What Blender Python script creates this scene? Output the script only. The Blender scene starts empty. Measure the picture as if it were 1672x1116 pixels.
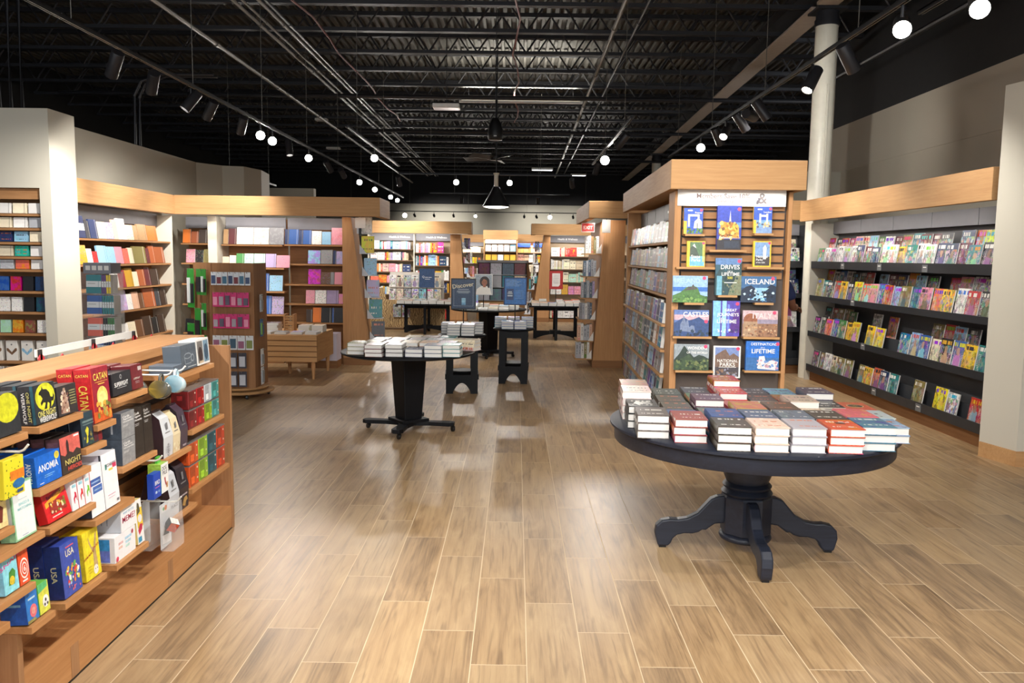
import bpy, bmesh, math, random
from mathutils import Matrix, Vector, Euler
random.seed(11)
C = bpy.context.scene.collection
PI = math.pi
rad = math.radians

# ---------------------------------------------------------------- materials
def lin(c):
    return tuple(((v/12.92) if v <= 0.04045 else ((v+0.055)/1.055)**2.4) for v in (x/255.0 for x in c))
def rgba(c): return (*lin(c), 1.0)
MATS = {}
def newmat(name):
    m = bpy.data.materials.new(name); m.use_nodes = True
    nt = m.node_tree; b = nt.nodes['Principled BSDF']
    return m, nt, b
def N(nt, t, **kw):
    n = nt.nodes.new(t)
    for k, v in kw.items():
        if k.startswith('i_'):
            key = k[2:]
            key = int(key) if key.isdigit() else key.replace('_', ' ')
            n.inputs[key].default_value = v
        else: setattr(n, k, v)
    return n
def LK(nt, a, b): nt.links.new(a, b)
def mathn(nt, op, a=None, b=None, c=None):
    n = nt.nodes.new('ShaderNodeMath'); n.operation = op
    for i, v in enumerate((a, b, c)):
        if v is None: continue
        if isinstance(v, (int, float)): n.inputs[i].default_value = v
        else: nt.links.new(v, n.inputs[i])
    return n.outputs[0]
def mixc(nt, f, a, b):
    n = nt.nodes.new('ShaderNodeMix'); n.data_type = 'RGBA'
    for i, v in ((0, f), (6, a), (7, b)):
        if isinstance(v, (int, float)): n.inputs[i].default_value = v
        elif isinstance(v, tuple): n.inputs[i].default_value = v
        else: nt.links.new(v, n.inputs[i])
    return n.outputs[2]

def flat(c, rough=0.45, metal=0.0, spec=0.4, var=0.10):
    """printed / painted colour with a slight procedural unevenness"""
    key = ('flat', c, rough, metal)
    if key in MATS: return MATS[key]
    m, nt, b = newmat('paint_%d_%d_%d' % tuple(c))
    tc = N(nt, 'ShaderNodeTexCoord')
    no = N(nt, 'ShaderNodeTexNoise', i_Scale=9.0, i_Detail=3.0)
    LK(nt, tc.outputs['Object'], no.inputs['Vector'])
    col = lin(c)
    d = tuple(v*(1-var) for v in col); e = tuple(min(1, v*(1+var)+0.004) for v in col)
    LK(nt, mixc(nt, no.outputs['Fac'], (*d, 1), (*e, 1)), b.inputs['Base Color'])
    b.inputs['Roughness'].default_value = rough; b.inputs['Metallic'].default_value = metal
    b.inputs['Specular IOR Level'].default_value = spec
    MATS[key] = m
    return m

def prt(c):
    """ink of a printed picture: mottled like a photograph"""
    key = ('prt', c)
    if key in MATS: return MATS[key]
    m, nt, b = newmat('ink_%d_%d_%d' % tuple(c))
    tc = N(nt, 'ShaderNodeTexCoord'); no = N(nt, 'ShaderNodeTexNoise', i_Scale=46.0, i_Detail=4.0, i_Roughness=0.65)
    LK(nt, tc.outputs['Object'], no.inputs['Vector'])
    f = N(nt, 'ShaderNodeClamp'); LK(nt, mathn(nt, 'MULTIPLY_ADD', no.outputs['Fac'], 2.2, -0.6), f.inputs[0])
    col = lin(c); mx = max(c)-min(c); k = 0.30 if mx > 25 or max(c) < 200 else 0.05
    LK(nt, mixc(nt, f.outputs[0], (*[v*(1-k) for v in col], 1), (*[min(1, v*(1+k)+0.004) for v in col], 1)), b.inputs['Base Color'])
    b.inputs['Roughness'].default_value = 0.32
    MATS[key] = m
    return m

def emis(name, c, s):
    key = ('em', name)
    if key in MATS: return MATS[key]
    m, nt, b = newmat(name)
    b.inputs['Base Color'].default_value = rgba(c)
    b.inputs['Emission Color'].default_value = rgba(c)
    b.inputs['Emission Strength'].default_value = s
    MATS[key] = m
    return m

def wood(name, c1, c2, axis='X', rough=0.62, scale=1.0, spec=0.22):
    """veneer: fine grain stretched along one axis"""
    key = ('wood', name)
    if key in MATS: return MATS[key]
    m, nt, b = newmat(name)
    tc = N(nt, 'ShaderNodeTexCoord'); mp = N(nt, 'ShaderNodeMapping')
    s = {'X': (1.2, 22, 22), 'Y': (22, 1.2, 22), 'Z': (22, 22, 1.2)}[axis]
    mp.inputs['Scale'].default_value = tuple(v*scale for v in s)
    LK(nt, tc.outputs['Object'], mp.inputs['Vector'])
    no = N(nt, 'ShaderNodeTexNoise', i_Scale=2.2, i_Detail=6.0, i_Roughness=0.62, i_Distortion=0.6)
    LK(nt, mp.outputs[0], no.inputs['Vector'])
    n2 = N(nt, 'ShaderNodeTexNoise', i_Scale=0.35, i_Detail=2.0)
    LK(nt, mp.outputs[0], n2.inputs['Vector'])
    f = mathn(nt, 'MULTIPLY_ADD', no.outputs['Fac'], 1.5, -0.25)
    f2 = mathn(nt, 'MULTIPLY_ADD', n2.outputs['Fac'], 0.8, -0.4)
    ff = N(nt, 'ShaderNodeClamp'); LK(nt, mathn(nt, 'ADD', f, f2), ff.inputs[0])
    LK(nt, mixc(nt, ff.outputs[0], rgba(c1), rgba(c2)), b.inputs['Base Color'])
    b.inputs['Roughness'].default_value = rough; b.inputs['Specular IOR Level'].default_value = spec
    MATS[key] = m
    return m

def cover_mat(kind):
    """printed cover; colour from the object's own colour, art from the object's random number"""
    key = ('cover', kind)
    if key in MATS: return MATS[key]
    m, nt, b = newmat('printed_'+kind)
    oi = N(nt, 'ShaderNodeObjectInfo'); uv = N(nt, 'ShaderNodeUVMap'); uv.uv_map = 'UVMap'
    sx = N(nt, 'ShaderNodeSeparateXYZ'); LK(nt, uv.outputs[0], sx.inputs[0])
    u, v = sx.outputs[0], sx.outputs[1]
    rnd = oi.outputs['Random']; base = oi.outputs['Color']
    def wn(k):
        w = N(nt, 'ShaderNodeTexWhiteNoise', noise_dimensions='1D')
        LK(nt, mathn(nt, 'ADD', rnd, k), w.inputs['W']); return w.outputs['Value']
    r1, r2, r3 = wn(1.3), wn(5.7), wn(9.1)
    hs = N(nt, 'ShaderNodeHueSaturation'); LK(nt, base, hs.inputs['Color'])
    LK(nt, mathn(nt, 'MULTIPLY_ADD', r1, 0.30, 0.35), hs.inputs['Hue'])
    hs.inputs['Saturation'].default_value = 1.15
    hs2 = N(nt, 'ShaderNodeHueSaturation'); LK(nt, base, hs2.inputs['Color'])
    LK(nt, mathn(nt, 'MULTIPLY_ADD', r2, 1.2, 0.35), hs2.inputs['Value'])
    cb = N(nt, 'ShaderNodeCombineXYZ'); LK(nt, u, cb.inputs[0]); LK(nt, v, cb.inputs[1])
    LK(nt, mathn(nt, 'MULTIPLY', rnd, 83.0), cb.inputs[2])
    def noise(sc, det=3.0, sxy=(1, 1)):
        mp = N(nt, 'ShaderNodeMapping'); mp.inputs['Scale'].default_value = (sxy[0], sxy[1], 1)
        LK(nt, cb.outputs[0], mp.inputs['Vector'])
        n = N(nt, 'ShaderNodeTexNoise', i_Scale=sc, i_Detail=det); LK(nt, mp.outputs[0], n.inputs['Vector'])
        return n.outputs['Fac'], n.outputs['Color']
    def band(x, lo, hi):
        return mathn(nt, 'MULTIPLY', mathn(nt, 'GREATER_THAN', x, lo), mathn(nt, 'LESS_THAN', x, hi))
    def inv(x): return mathn(nt, 'SUBTRACT', 1.0, x)
    bw = N(nt, 'ShaderNodeRGBToBW'); LK(nt, base, bw.inputs[0])
    light = mathn(nt, 'GREATER_THAN', bw.outputs[0], 0.28)
    ink = mixc(nt, light, (0.80, 0.78, 0.72, 1), (0.035, 0.03, 0.04, 1))
    col = base
    if kind in ('book', 'magazine', 'photo'):
        f, c = noise(2.6 if kind != 'magazine' else 3.4, 4.0)
        f2, _ = noise(6.0, 3.0)
        th = mathn(nt, 'GREATER_THAN', f, mathn(nt, 'MULTIPLY_ADD', r2, 0.2, 0.44))
        amt = {'book': 0.75, 'magazine': 0.55, 'photo': 0.9}[kind]
        col = mixc(nt, mathn(nt, 'MULTIPLY', th, amt), col, hs.outputs[0])
        col = mixc(nt, mathn(nt, 'MULTIPLY', mathn(nt, 'GREATER_THAN', f2, 0.56), 0.6), col, hs2.outputs[0])
        if kind == 'magazine':
            f9, c9 = noise(7.5, 3.0)
            vz = N(nt, 'ShaderNodeTexVoronoi'); vz.inputs['Scale'].default_value = 5.0; LK(nt, cb.outputs[0], vz.inputs['Vector']); c9 = vz.outputs['Color']
            hv = N(nt, 'ShaderNodeHueSaturation'); LK(nt, c9, hv.inputs['Color']); hv.inputs['Saturation'].default_value = 0.85; hv.inputs['Value'].default_value = 0.6
            ph = mathn(nt, 'MULTIPLY', mathn(nt, 'MULTIPLY', mathn(nt, 'GREATER_THAN', f9, 0.47), band(v, 0.10, 0.78)), mathn(nt, 'MULTIPLY_ADD', r3, 0.75, 0.2))
            col = mixc(nt, ph, col, hv.outputs[0])
            col = mixc(nt, mathn(nt, 'MULTIPLY', mathn(nt, 'GREATER_THAN', f2, 0.58), 0.45), col, (0.03, 0.03, 0.04, 1))
            # a standing figure in the middle: soft oval head over a wider oval body
            uc = mathn(nt, 'SUBTRACT', u, mathn(nt, 'MULTIPLY_ADD', r3, 0.2, 0.40))
            def oval(cv, ru, rv):
                a = mathn(nt, 'POWER', mathn(nt, 'DIVIDE', uc, ru), 2.0)
                d = mathn(nt, 'POWER', mathn(nt, 'DIVIDE', mathn(nt, 'SUBTRACT', v, cv), rv), 2.0)
                return mathn(nt, 'LESS_THAN', mathn(nt, 'ADD', mathn(nt, 'ADD', a, d), mathn(nt, 'MULTIPLY_ADD', f2, 2.4, -1.2)), 1.0)
            fa, _ = noise(5.0, 2.0)
            w1 = wn(2.2)
            skin = mixc(nt, w1, (0.62, 0.36, 0.24, 1), (0.20, 0.10, 0.06, 1))
            dress = N(nt, 'ShaderNodeHueSaturation'); dress.inputs['Color'].default_value = (0.50, 0.20, 0.18, 1)
            LK(nt, r3, dress.inputs['Hue']); LK(nt, mathn(nt, 'MULTIPLY_ADD', r1, 1.3, 0.2), dress.inputs['Value'])
            on = mathn(nt, 'MULTIPLY', mathn(nt, 'GREATER_THAN', r2, 0.45), 0.8)
            col = mixc(nt, mathn(nt, 'MULTIPLY', oval(0.22, 0.27, 0.36), on), col, dress.outputs[0])
            col = mixc(nt, mathn(nt, 'MULTIPLY', oval(0.62, 0.125, 0.13), on), col, skin)
        tf, _ = noise(30.0, 1.0, (1.0, 0.16))
        rows = mathn(nt, 'GREATER_THAN', mathn(nt, 'SINE', mathn(nt, 'MULTIPLY', v, 120.0)), 0.1)
        glyph = mathn(nt, 'GREATER_THAN', tf, 0.5)
        if kind == 'magazine':
            head = band(v, 0.80, 0.93); hw = band(u, 0.08, mathn(nt, 'MULTIPLY_ADD', r1, 0.4, 0.55))
            tg, _ = noise(17.0, 0.0, (1.0, 0.03))
            mast = mathn(nt, 'MULTIPLY', mathn(nt, 'MULTIPLY', head, hw), mathn(nt, 'GREATER_THAN', tg, 0.45))
            mc = N(nt, 'ShaderNodeHueSaturation'); mc.inputs['Color'].default_value = (0.65, 0.03, 0.05, 1)
            LK(nt, mathn(nt, 'MULTIPLY', r2, 1.0), mc.inputs['Hue'])
            col = mixc(nt, mast, col, mixc(nt, mathn(nt, 'GREATER_THAN', r1, 0.5), ink, mc.outputs[0]))
            side = mathn(nt, 'ADD', band(u, 0.06, 0.28), band(u, 0.72, 0.93))
            lines = mathn(nt, 'MULTIPLY', mathn(nt, 'MULTIPLY', side, band(v, 0.12, 0.70)), mathn(nt, 'MULTIPLY', rows, glyph))
            col = mixc(nt, mathn(nt, 'MULTIPLY', lines, 0.85), col, ink)
        if kind == 'book':
            tg, _ = noise(15.0, 0.0, (1.0, 0.05))
            t1 = mathn(nt, 'MULTIPLY', band(v, mathn(nt, 'MULTIPLY_ADD', r1, 0.3, 0.48), mathn(nt, 'MULTIPLY_ADD', r1, 0.3, 0.59)), mathn(nt, 'GREATER_THAN', tg, 0.47))
            t2 = mathn(nt, 'MULTIPLY', band(v, 0.20, 0.27), mathn(nt, 'GREATER_THAN', tg, 0.5))
            t = mathn(nt, 'MULTIPLY', mathn(nt, 'ADD', t1, t2), band(u, 0.14, 0.88))
            warm = mixc(nt, mathn(nt, 'GREATER_THAN', r3, 0.6), ink, (0.60, 0.16, 0.06, 1))
            col = mixc(nt, mathn(nt, 'MULTIPLY', t, 0.9), col, warm)
    elif kind == 'pattern':
        vo = N(nt, 'ShaderNodeTexVoronoi'); vo.inputs['Scale'].default_value = 9.0
        LK(nt, cb.outputs[0], vo.inputs['Vector'])
        d = mathn(nt, 'LESS_THAN', vo.outputs['Distance'], mathn(nt, 'MULTIPLY_ADD', r1, 0.22, 0.18))
        pc = N(nt, 'ShaderNodeHueSaturation'); LK(nt, vo.outputs['Color'], pc.inputs['Color']); pc.inputs['Saturation'].default_value = 0.8; pc.inputs['Value'].default_value = 0.5
        col = mixc(nt, mathn(nt, 'MULTIPLY', d, 0.8), col, pc.outputs[0])
    elif kind == 'leather':
        f, _ = noise(7.0, 6.0)
        col = mixc(nt, mathn(nt, 'MULTIPLY', f, 0.5), col, hs2.outputs[0])
        edge = mathn(nt, 'MULTIPLY', band(u, 0.82, 0.86), 0.6)
        col = mixc(nt, edge, col, ink)
    elif kind == 'label':
        # cloth board with a white paper belt and one dark line of print
        belt = band(v, 0.34, 0.66)
        col = mixc(nt, belt, col, (0.78, 0.80, 0.80, 1))
        ln = mathn(nt, 'MULTIPLY', band(v, 0.52, 0.54), band(u, 0.1, 0.6))
        col = mixc(nt, ln, col, (0.1, 0.11, 0.13, 1))
        el = mathn(nt, 'MULTIPLY', band(u, 0.80, 0.83), 0.7)
        col = mixc(nt, el, col, hs2.outputs[0])
    elif kind == 'spine':
        f, _ = noise(4.0, 2.0)
        tg, _ = noise(26.0, 0.0, (0.08, 1.0))
        t = mathn(nt, 'MULTIPLY', mathn(nt, 'MULTIPLY', band(v, 0.25, 0.85), band(u, 0.35, 0.65)), mathn(nt, 'GREATER_THAN', tg, 0.5))
        col = mixc(nt, mathn(nt, 'MULTIPLY', t, 0.85), col, ink)
        col = mixc(nt, mathn(nt, 'MULTIPLY', band(v, 0.06, mathn(nt, 'MULTIPLY_ADD', r1, 0.2, 0.07)), 0.9), col, hs.outputs[0])
    LK(nt, col, b.inputs['Base Color'])
    b.inputs['Roughness'].default_value = 0.34 if kind != 'leather' else 0.5
    MATS[key] = m
    return m

def pages_mat():
    if 'pages' in MATS: return MATS['pages']
    m, nt, b = newmat('page_edges')
    tc = N(nt, 'ShaderNodeTexCoord'); mp = N(nt, 'ShaderNodeMapping'); mp.inputs['Scale'].default_value = (3, 3, 900)
    LK(nt, tc.outputs['Object'], mp.inputs['Vector'])
    no = N(nt, 'ShaderNodeTexNoise', i_Scale=1.0, i_Detail=1.0); LK(nt, mp.outputs[0], no.inputs['Vector'])
    LK(nt, mixc(nt, no.outputs['Fac'], (0.62, 0.60, 0.55, 1), (0.86, 0.85, 0.82, 1)), b.inputs['Base Color'])
    b.inputs['Roughness'].default_value = 0.75
    MATS['pages'] = m
    return m

def wall_mat(name, c):
    key = ('wall', name)
    if key in MATS: return MATS[key]
    m, nt, b = newmat(name)
    tc = N(nt, 'ShaderNodeTexCoord')
    no = N(nt, 'ShaderNodeTexNoise', i_Scale=1.1, i_Detail=4.0); LK(nt, tc.outputs['Object'], no.inputs['Vector'])
    col = lin(c)
    LK(nt, mixc(nt, no.outputs['Fac'], (*[v*0.94 for v in col], 1), (*[v*1.05 for v in col], 1)), b.inputs['Base Color'])
    n2 = N(nt, 'ShaderNodeTexNoise', i_Scale=160.0, i_Detail=2.0); LK(nt, tc.outputs['Object'], n2.inputs['Vector'])
    bp = N(nt, 'ShaderNodeBump', i_Strength=0.08, i_Distance=0.004); LK(nt, n2.outputs['Fac'], bp.inputs['Height'])
    LK(nt, bp.outputs[0], b.inputs['Normal'])
    b.inputs['Roughness'].default_value = 0.75
    MATS[key] = m
    return m

def clear_mat():
    if 'clear' in MATS: return MATS['clear']
    m, nt, b = newmat('clear_plastic')
    b.inputs['Base Color'].default_value = (0.95, 0.97, 0.98, 1)
    b.inputs['Roughness'].default_value = 0.06
    b.inputs['Alpha'].default_value = 0.16
    MATS['clear'] = m
    return m

def floor_mat():
    m, nt, b = newmat('wood_look_tile')
    W, Lt, X0, Y0 = 0.2283, 0.886, -1.0773, 4.30
    geo = N(nt, 'ShaderNodeNewGeometry'); sx = N(nt, 'ShaderNodeSeparateXYZ'); LK(nt, geo.outputs['Position'], sx.inputs[0])
    u = mathn(nt, 'DIVIDE', mathn(nt, 'SUBTRACT', sx.outputs[0], X0), W)
    i = mathn(nt, 'FLOOR', u); fu = mathn(nt, 'FRACT', u)
    v = mathn(nt, 'DIVIDE', mathn(nt, 'ADD', mathn(nt, 'SUBTRACT', sx.outputs[1], Y0), mathn(nt, 'MULTIPLY', i, Lt/3)), Lt)
    j = mathn(nt, 'FLOOR', v); fv = mathn(nt, 'FRACT', v)
    cb = N(nt, 'ShaderNodeCombineXYZ'); LK(nt, i, cb.inputs[0]); LK(nt, j, cb.inputs[1])
    w = N(nt, 'ShaderNodeTexWhiteNoise', noise_dimensions='2D'); LK(nt, cb.outputs[0], w.inputs['Vector'])
    ws = N(nt, 'ShaderNodeSeparateColor'); LK(nt, w.outputs['Color'], ws.inputs[0])
    # grain
    g = N(nt, 'ShaderNodeCombineXYZ')
    LK(nt, mathn(nt, 'MULTIPLY', fu, 1.0), g.inputs[0]); LK(nt, mathn(nt, 'MULTIPLY', fv, 0.55), g.inputs[1]); LK(nt, mathn(nt, 'MULTIPLY', w.outputs['Value'], 57.0), g.inputs[2])
    n1 = N(nt, 'ShaderNodeTexNoise', i_Scale=2.6, i_Detail=5.0, i_Roughness=0.6, i_Distortion=1.1); LK(nt, g.outputs[0], n1.inputs['Vector'])
    mp = N(nt, 'ShaderNodeMapping'); mp.inputs['Scale'].default_value = (7.0, 0.9, 1.0); LK(nt, g.outputs[0], mp.inputs['Vector'])
    n2 = N(nt, 'ShaderNodeTexNoise', i_Scale=3.0, i_Detail=6.0, i_Roughness=0.7, i_Distortion=0.7); LK(nt, mp.outputs[0], n2.inputs['Vector'])
    mp3 = N(nt, 'ShaderNodeMapping'); mp3.inputs['Scale'].default_value = (2.6, 0.9, 1.0); LK(nt, g.outputs[0], mp3.inputs['Vector'])
    n3 = N(nt, 'ShaderNodeTexNoise', i_Scale=2.0, i_Detail=2.0, i_Distortion=2.2); LK(nt, mp3.outputs[0], n3.inputs['Vector'])
    cr = N(nt, 'ShaderNodeValToRGB'); el = cr.color_ramp.elements
    el[0].position = 0.30; el[0].color = rgba((112, 88, 62)); el[1].position = 0.72; el[1].color = rgba((194, 164, 122))
    e = el.new(0.5); e.color = rgba((170, 139, 101))
    t = mathn(nt, 'ADD', mathn(nt, 'MULTIPLY', n1.outputs['Fac'], 0.6), mathn(nt, 'MULTIPLY', n2.outputs['Fac'], 0.4))
    t = mathn(nt, 'ADD', t, mathn(nt, 'MULTIPLY_ADD', ws.outputs[0], 0.16, -0.05))
    LK(nt, t, cr.inputs[0])
    # darker heartwood streaks and knots
    st = N(nt, 'ShaderNodeValToRGB'); st.color_ramp.elements[0].position = 0.54; st.color_ramp.elements[1].position = 0.70
    LK(nt, n3.outputs['Fac'], st.inputs[0])
    col = mixc(nt, mathn(nt, 'MULTIPLY', st.outputs[0], 0.46), cr.outputs[0], rgba((104, 80, 56)))
    grey = mixc(nt, mathn(nt, 'MULTIPLY', ws.outputs[1], 0.22), col, rgba((158, 140, 120)))
    # grout
    gx = 0.0021/W; gy = 0.0021/Lt
    def edge(f, gg): return mathn(nt, 'ADD', mathn(nt, 'LESS_THAN', f, gg), mathn(nt, 'GREATER_THAN', f, 1-gg))
    gr = mathn(nt, 'MINIMUM', mathn(nt, 'ADD', edge(fu, gx), edge(fv, gy)), 1.0)
    LK(nt, mixc(nt, gr, grey, rgba((216, 194, 160))), b.inputs['Base Color'])
    rr = mathn(nt, 'MULTIPLY_ADD', n2.outputs['Fac'], 0.16, 0.29)
    LK(nt, mathn(nt, 'ADD', rr, mathn(nt, 'MULTIPLY', gr, 0.4)), b.inputs['Roughness'])
    bp = N(nt, 'ShaderNodeBump', i_Strength=0.25, i_Distance=0.0015)
    LK(nt, mathn(nt, 'SUBTRACT', mathn(nt, 'MULTIPLY', n2.outputs['Fac'], 0.4), gr), bp.inputs['Height'])
    LK(nt, bp.outputs[0], b.inputs['Normal'])
    b.inputs['Specular IOR Level'].default_value = 0.45
    return m

OAK = wood('oak_veneer_along_x', (174, 130, 86), (202, 160, 112), 'X')
OAKY = wood('oak_veneer_along_y', (174, 130, 86), (202, 160, 112), 'Y')
OAKZ = wood('oak_veneer_upright', (168, 121, 80), (198, 152, 106), 'Z')
OAKD = wood('oak_back_panel', (128, 90, 58), (158, 114, 76), 'X')
BLACKW = wood('black_stained_wood', (10, 11, 14), (18, 20, 25), 'Z', rough=0.5)
NAVYW = wood('charcoal_stained_wood', (26, 29, 39), (42, 47, 61), 'X', rough=0.42, spec=0.4)
CREAM = wall_mat('cream_painted_wall', (204, 199, 184))
GREYW = wall_mat('grey_painted_wall', (170, 166, 152))
BEIGEW = wall_mat('warm_grey_wall', (186, 178, 162))
HEAD = flat((132, 131, 136), 0.6)
BLK = flat((16, 16, 18), 0.45)
DKG = flat((58, 60, 64), 0.5)
STEEL = flat((70, 72, 76), 0.35, 0.6)
CHROME = flat((200, 202, 206), 0.25, 0.9)
WHITE = flat((236, 234, 228), 0.5)
PAGES = pages_mat()

# ---------------------------------------------------------------- mesh builder
class MB:
    def __init__(s):
        s.v = []; s.f = []; s.m = []; s.uv = []; s.mats = []
    def mi(s, mat):
        if mat not in s.mats: s.mats.append(mat)
        return s.mats.index(mat)
    def face(s, pts, mat, uv=None):
        b = len(s.v); s.v += [tuple(p) for p in pts]
        s.f.append(tuple(range(b, b+len(pts)))); s.m.append(s.mi(mat)); s.uv.append(uv)
    def raw(s, verts, faces, mat, M=None, uvs=None):
        b = len(s.v); k = s.mi(mat)
        for p in verts:
            p = Vector(p)
            s.v.append(tuple(M @ p if M is not None else p))
        for q, f in enumerate(faces):
            s.f.append(tuple(b+i for i in f)); s.m.append(k); s.uv.append(uvs[q] if uvs else None)
        return s
    def box(s, x0, x1, y0, y1, z0, z1, mat, M=None, front=None, top=None):
        """front = other material for the -y face, top = for the +z face (both with 0..1 uv)"""
        v = [(x0,y0,z0),(x1,y0,z0),(x1,y1,z0),(x0,y1,z0),(x0,y0,z1),(x1,y0,z1),(x1,y1,z1),(x0,y1,z1)]
        F = [(0,3,2,1),(4,5,6,7),(0,1,5,4),(1,2,6,5),(2,3,7,6),(3,0,4,7)]
        b = len(s.v); k = s.mi(mat)
        for p in v: s.v.append(tuple(M @ Vector(p)) if M is not None else p)
        uvq = [(0,0),(1,0),(1,1),(0,1)]
        for q, f in enumerate(F):
            s.f.append(tuple(b+i for i in f))
            mm = k
            if q == 2 and front is not None: mm = s.mi(front)
            if q == 1 and top is not None: mm = s.mi(top)
            s.m.append(mm); s.uv.append(uvq)
        return s
    def prism(s, pts, axis, a0, a1, mat, M=None):
        """closed polygon (2-D, counter-clockwise) swept along axis from a0 to a1"""
        def P(p, a): return {'x': (a, p[0], p[1]), 'y': (p[0], a, p[1]), 'z': (p[0], p[1], a)}[axis]
        n = len(pts)
        v = [P(p, a0) for p in pts]+[P(p, a1) for p in pts]
        F = [tuple(range(n-1, -1, -1)), tuple(range(n, 2*n))]+[(i, (i+1) % n, n+(i+1) % n, n+i) for i in range(n)]
        return s.raw(v, F, mat, M)
    def lathe(s, prof, n, mat, M=None, a0=0.0, a1=2*PI):
        v = []; F = []
        full = abs(a1-a0-2*PI) < 1e-6
        k = n if full else n+1
        for r, z in prof:
            for i in range(k):
                a = a0+(a1-a0)*i/n; v.append((r*math.cos(a), r*math.sin(a), z))
        for j in range(len(prof)-1):
            for i in range(n):
                i2 = (i+1) % k
                F.append((j*k+i, j*k+i2, (j+1)*k+i2, (j+1)*k+i))
        if full:
            if prof[0][0] > 1e-6: F.append(tuple(range(k-1, -1, -1)))
            if prof[-1][0] > 1e-6: F.append(tuple((len(prof)-1)*k+i for i in range(k)))
        return s.raw(v, F, mat, M)
    def tube(s, pts, r, n, mat, cap=True, M=None):
        pts = [Vector(p) for p in pts]; v = []; F = []
        up = Vector((0, 0, 1))
        for i, p in enumerate(pts):
            d = (pts[min(i+1, len(pts)-1)]-pts[max(i-1, 0)]).normalized()
            a = d.cross(up)
            if a.length < 1e-4: a = d.cross(Vector((0, 1, 0)))
            a.normalize(); c = a.cross(d)
            rr = r[i] if isinstance(r, (list, tuple)) else r
            for k in range(n):
                t = 2*PI*k/n; v.append(p+a*rr*math.cos(t)+c*rr*math.sin(t))
        for i in range(len(pts)-1):
            for k in range(n):
                k2 = (k+1) % n
                F.append((i*n+k, i*n+k2, (i+1)*n+k2, (i+1)*n+k))
        if cap: F.append(tuple(range(n-1, -1, -1))); F.append(tuple((len(pts)-1)*n+k for k in range(n)))
        return s.raw(v, F, mat, M)
    def mesh(s, name):
        me = bpy.data.meshes.new(name); me.from_pydata(s.v, [], s.f)
        for m in s.mats: me.materials.append(m)
        me.polygons.foreach_set('material_index', s.m)
        ul = me.uv_layers.new(name='UVMap'); k = 0; data = []
        for f, u in zip(s.f, s.uv):
            if u is None or len(u) != len(f): data += [0.5, 0.5]*len(f)
            else:
                for a in u: data += [a[0], a[1]]
        ul.data.foreach_set('uv', data)
        me.update()
        return me
    def build(s, name, parent=None, loc=(0,0,0), rz=0.0, bevel=0.0, smooth=0.0, M=None):
        o = bpy.data.objects.new(name, s.mesh(name)); C.objects.link(o)
        if parent is not None: o.parent = parent
        if M is not None: o.matrix_basis = M
        else: o.location = loc; o.rotation_euler = (0, 0, rz)
        if smooth:
            for p in o.data.polygons: p.use_smooth = True
            o.data.set_sharp_from_angle(angle=rad(smooth))
        if bevel:
            b = o.modifiers.new('edge', 'BEVEL'); b.width = bevel; b.segments = 2; b.limit_method = 'ANGLE'; b.angle_limit = rad(50)
        return o

LABELS = {}
def tag(o, label, cat, group=None):
    o['label'] = label; o['category'] = cat
    if group: o['group'] = group
    LABELS.setdefault(label.lower(), []).append(o.name)
    return o
def struct(o):
    o['kind'] = 'structure'; return o
def empty(name, loc=(0,0,0), rz=0.0, M=None):
    o = bpy.data.objects.new(name, None); C.objects.link(o); o.empty_display_size = 0.1
    if M is not None: o.matrix_basis = M
    else: o.location = loc; o.rotation_euler = (0, 0, rz)
    return o
def inst(me, name, M, color=None, parent=None):
    o = bpy.data.objects.new(name, me); C.objects.link(o); o.matrix_basis = M
    if parent is not None: o.parent = parent
    if color is not None: o.color = color
    return o
def T(x, y, z): return Matrix.Translation((x, y, z))
def RZ(a): return Matrix.Rotation(a, 4, 'Z')
def RX(a): return Matrix.Rotation(a, 4, 'X')
def RY(a): return Matrix.Rotation(a, 4, 'Y')
def SC(x, y, z): return Matrix.Diagonal((x, y, z, 1))
ORD = ['first','second','third','fourth','fifth','sixth','seventh','eighth','ninth','tenth','eleventh','twelfth','thirteenth','fourteenth','fifteenth','sixteenth','seventeenth','eighteenth','nineteenth','twentieth','twenty-first','twenty-second','twenty-third','twenty-fourth','twenty-fifth','twenty-sixth','twenty-seventh','twenty-eighth','twenty-ninth','thirtieth']

PAL = dict(navy=(34,50,92), blue=(52,96,168), sky=(150,196,226), teal=(40,128,136), turquoise=(70,180,180), mint=(176,220,200), green=(66,128,70),
  lime=(190,208,50), olive=(134,124,70), yellow=(238,206,50), mustard=(214,164,50), orange=(222,120,44), rust=(160,84,44), red=(190,44,44), crimson=(150,30,48),
  maroon=(96,34,40), pink=(226,150,166), magenta=(206,60,130), purple=(98,62,128), lilac=(184,166,206), brown=(104,68,44), dark_brown=(60,42,32), tan=(190,150,104),
  cream=(236,224,196), white=(240,238,234), grey=(150,150,154), charcoal=(62,62,68), black=(28,28,32), slate=(80,98,116), peach=(236,190,160), coral=(226,104,84), silver=(186,190,196), beige=(210,190,160))
def P(c): return rgba(PAL[c])
def word(c): return c.replace('_', ' ')

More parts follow.
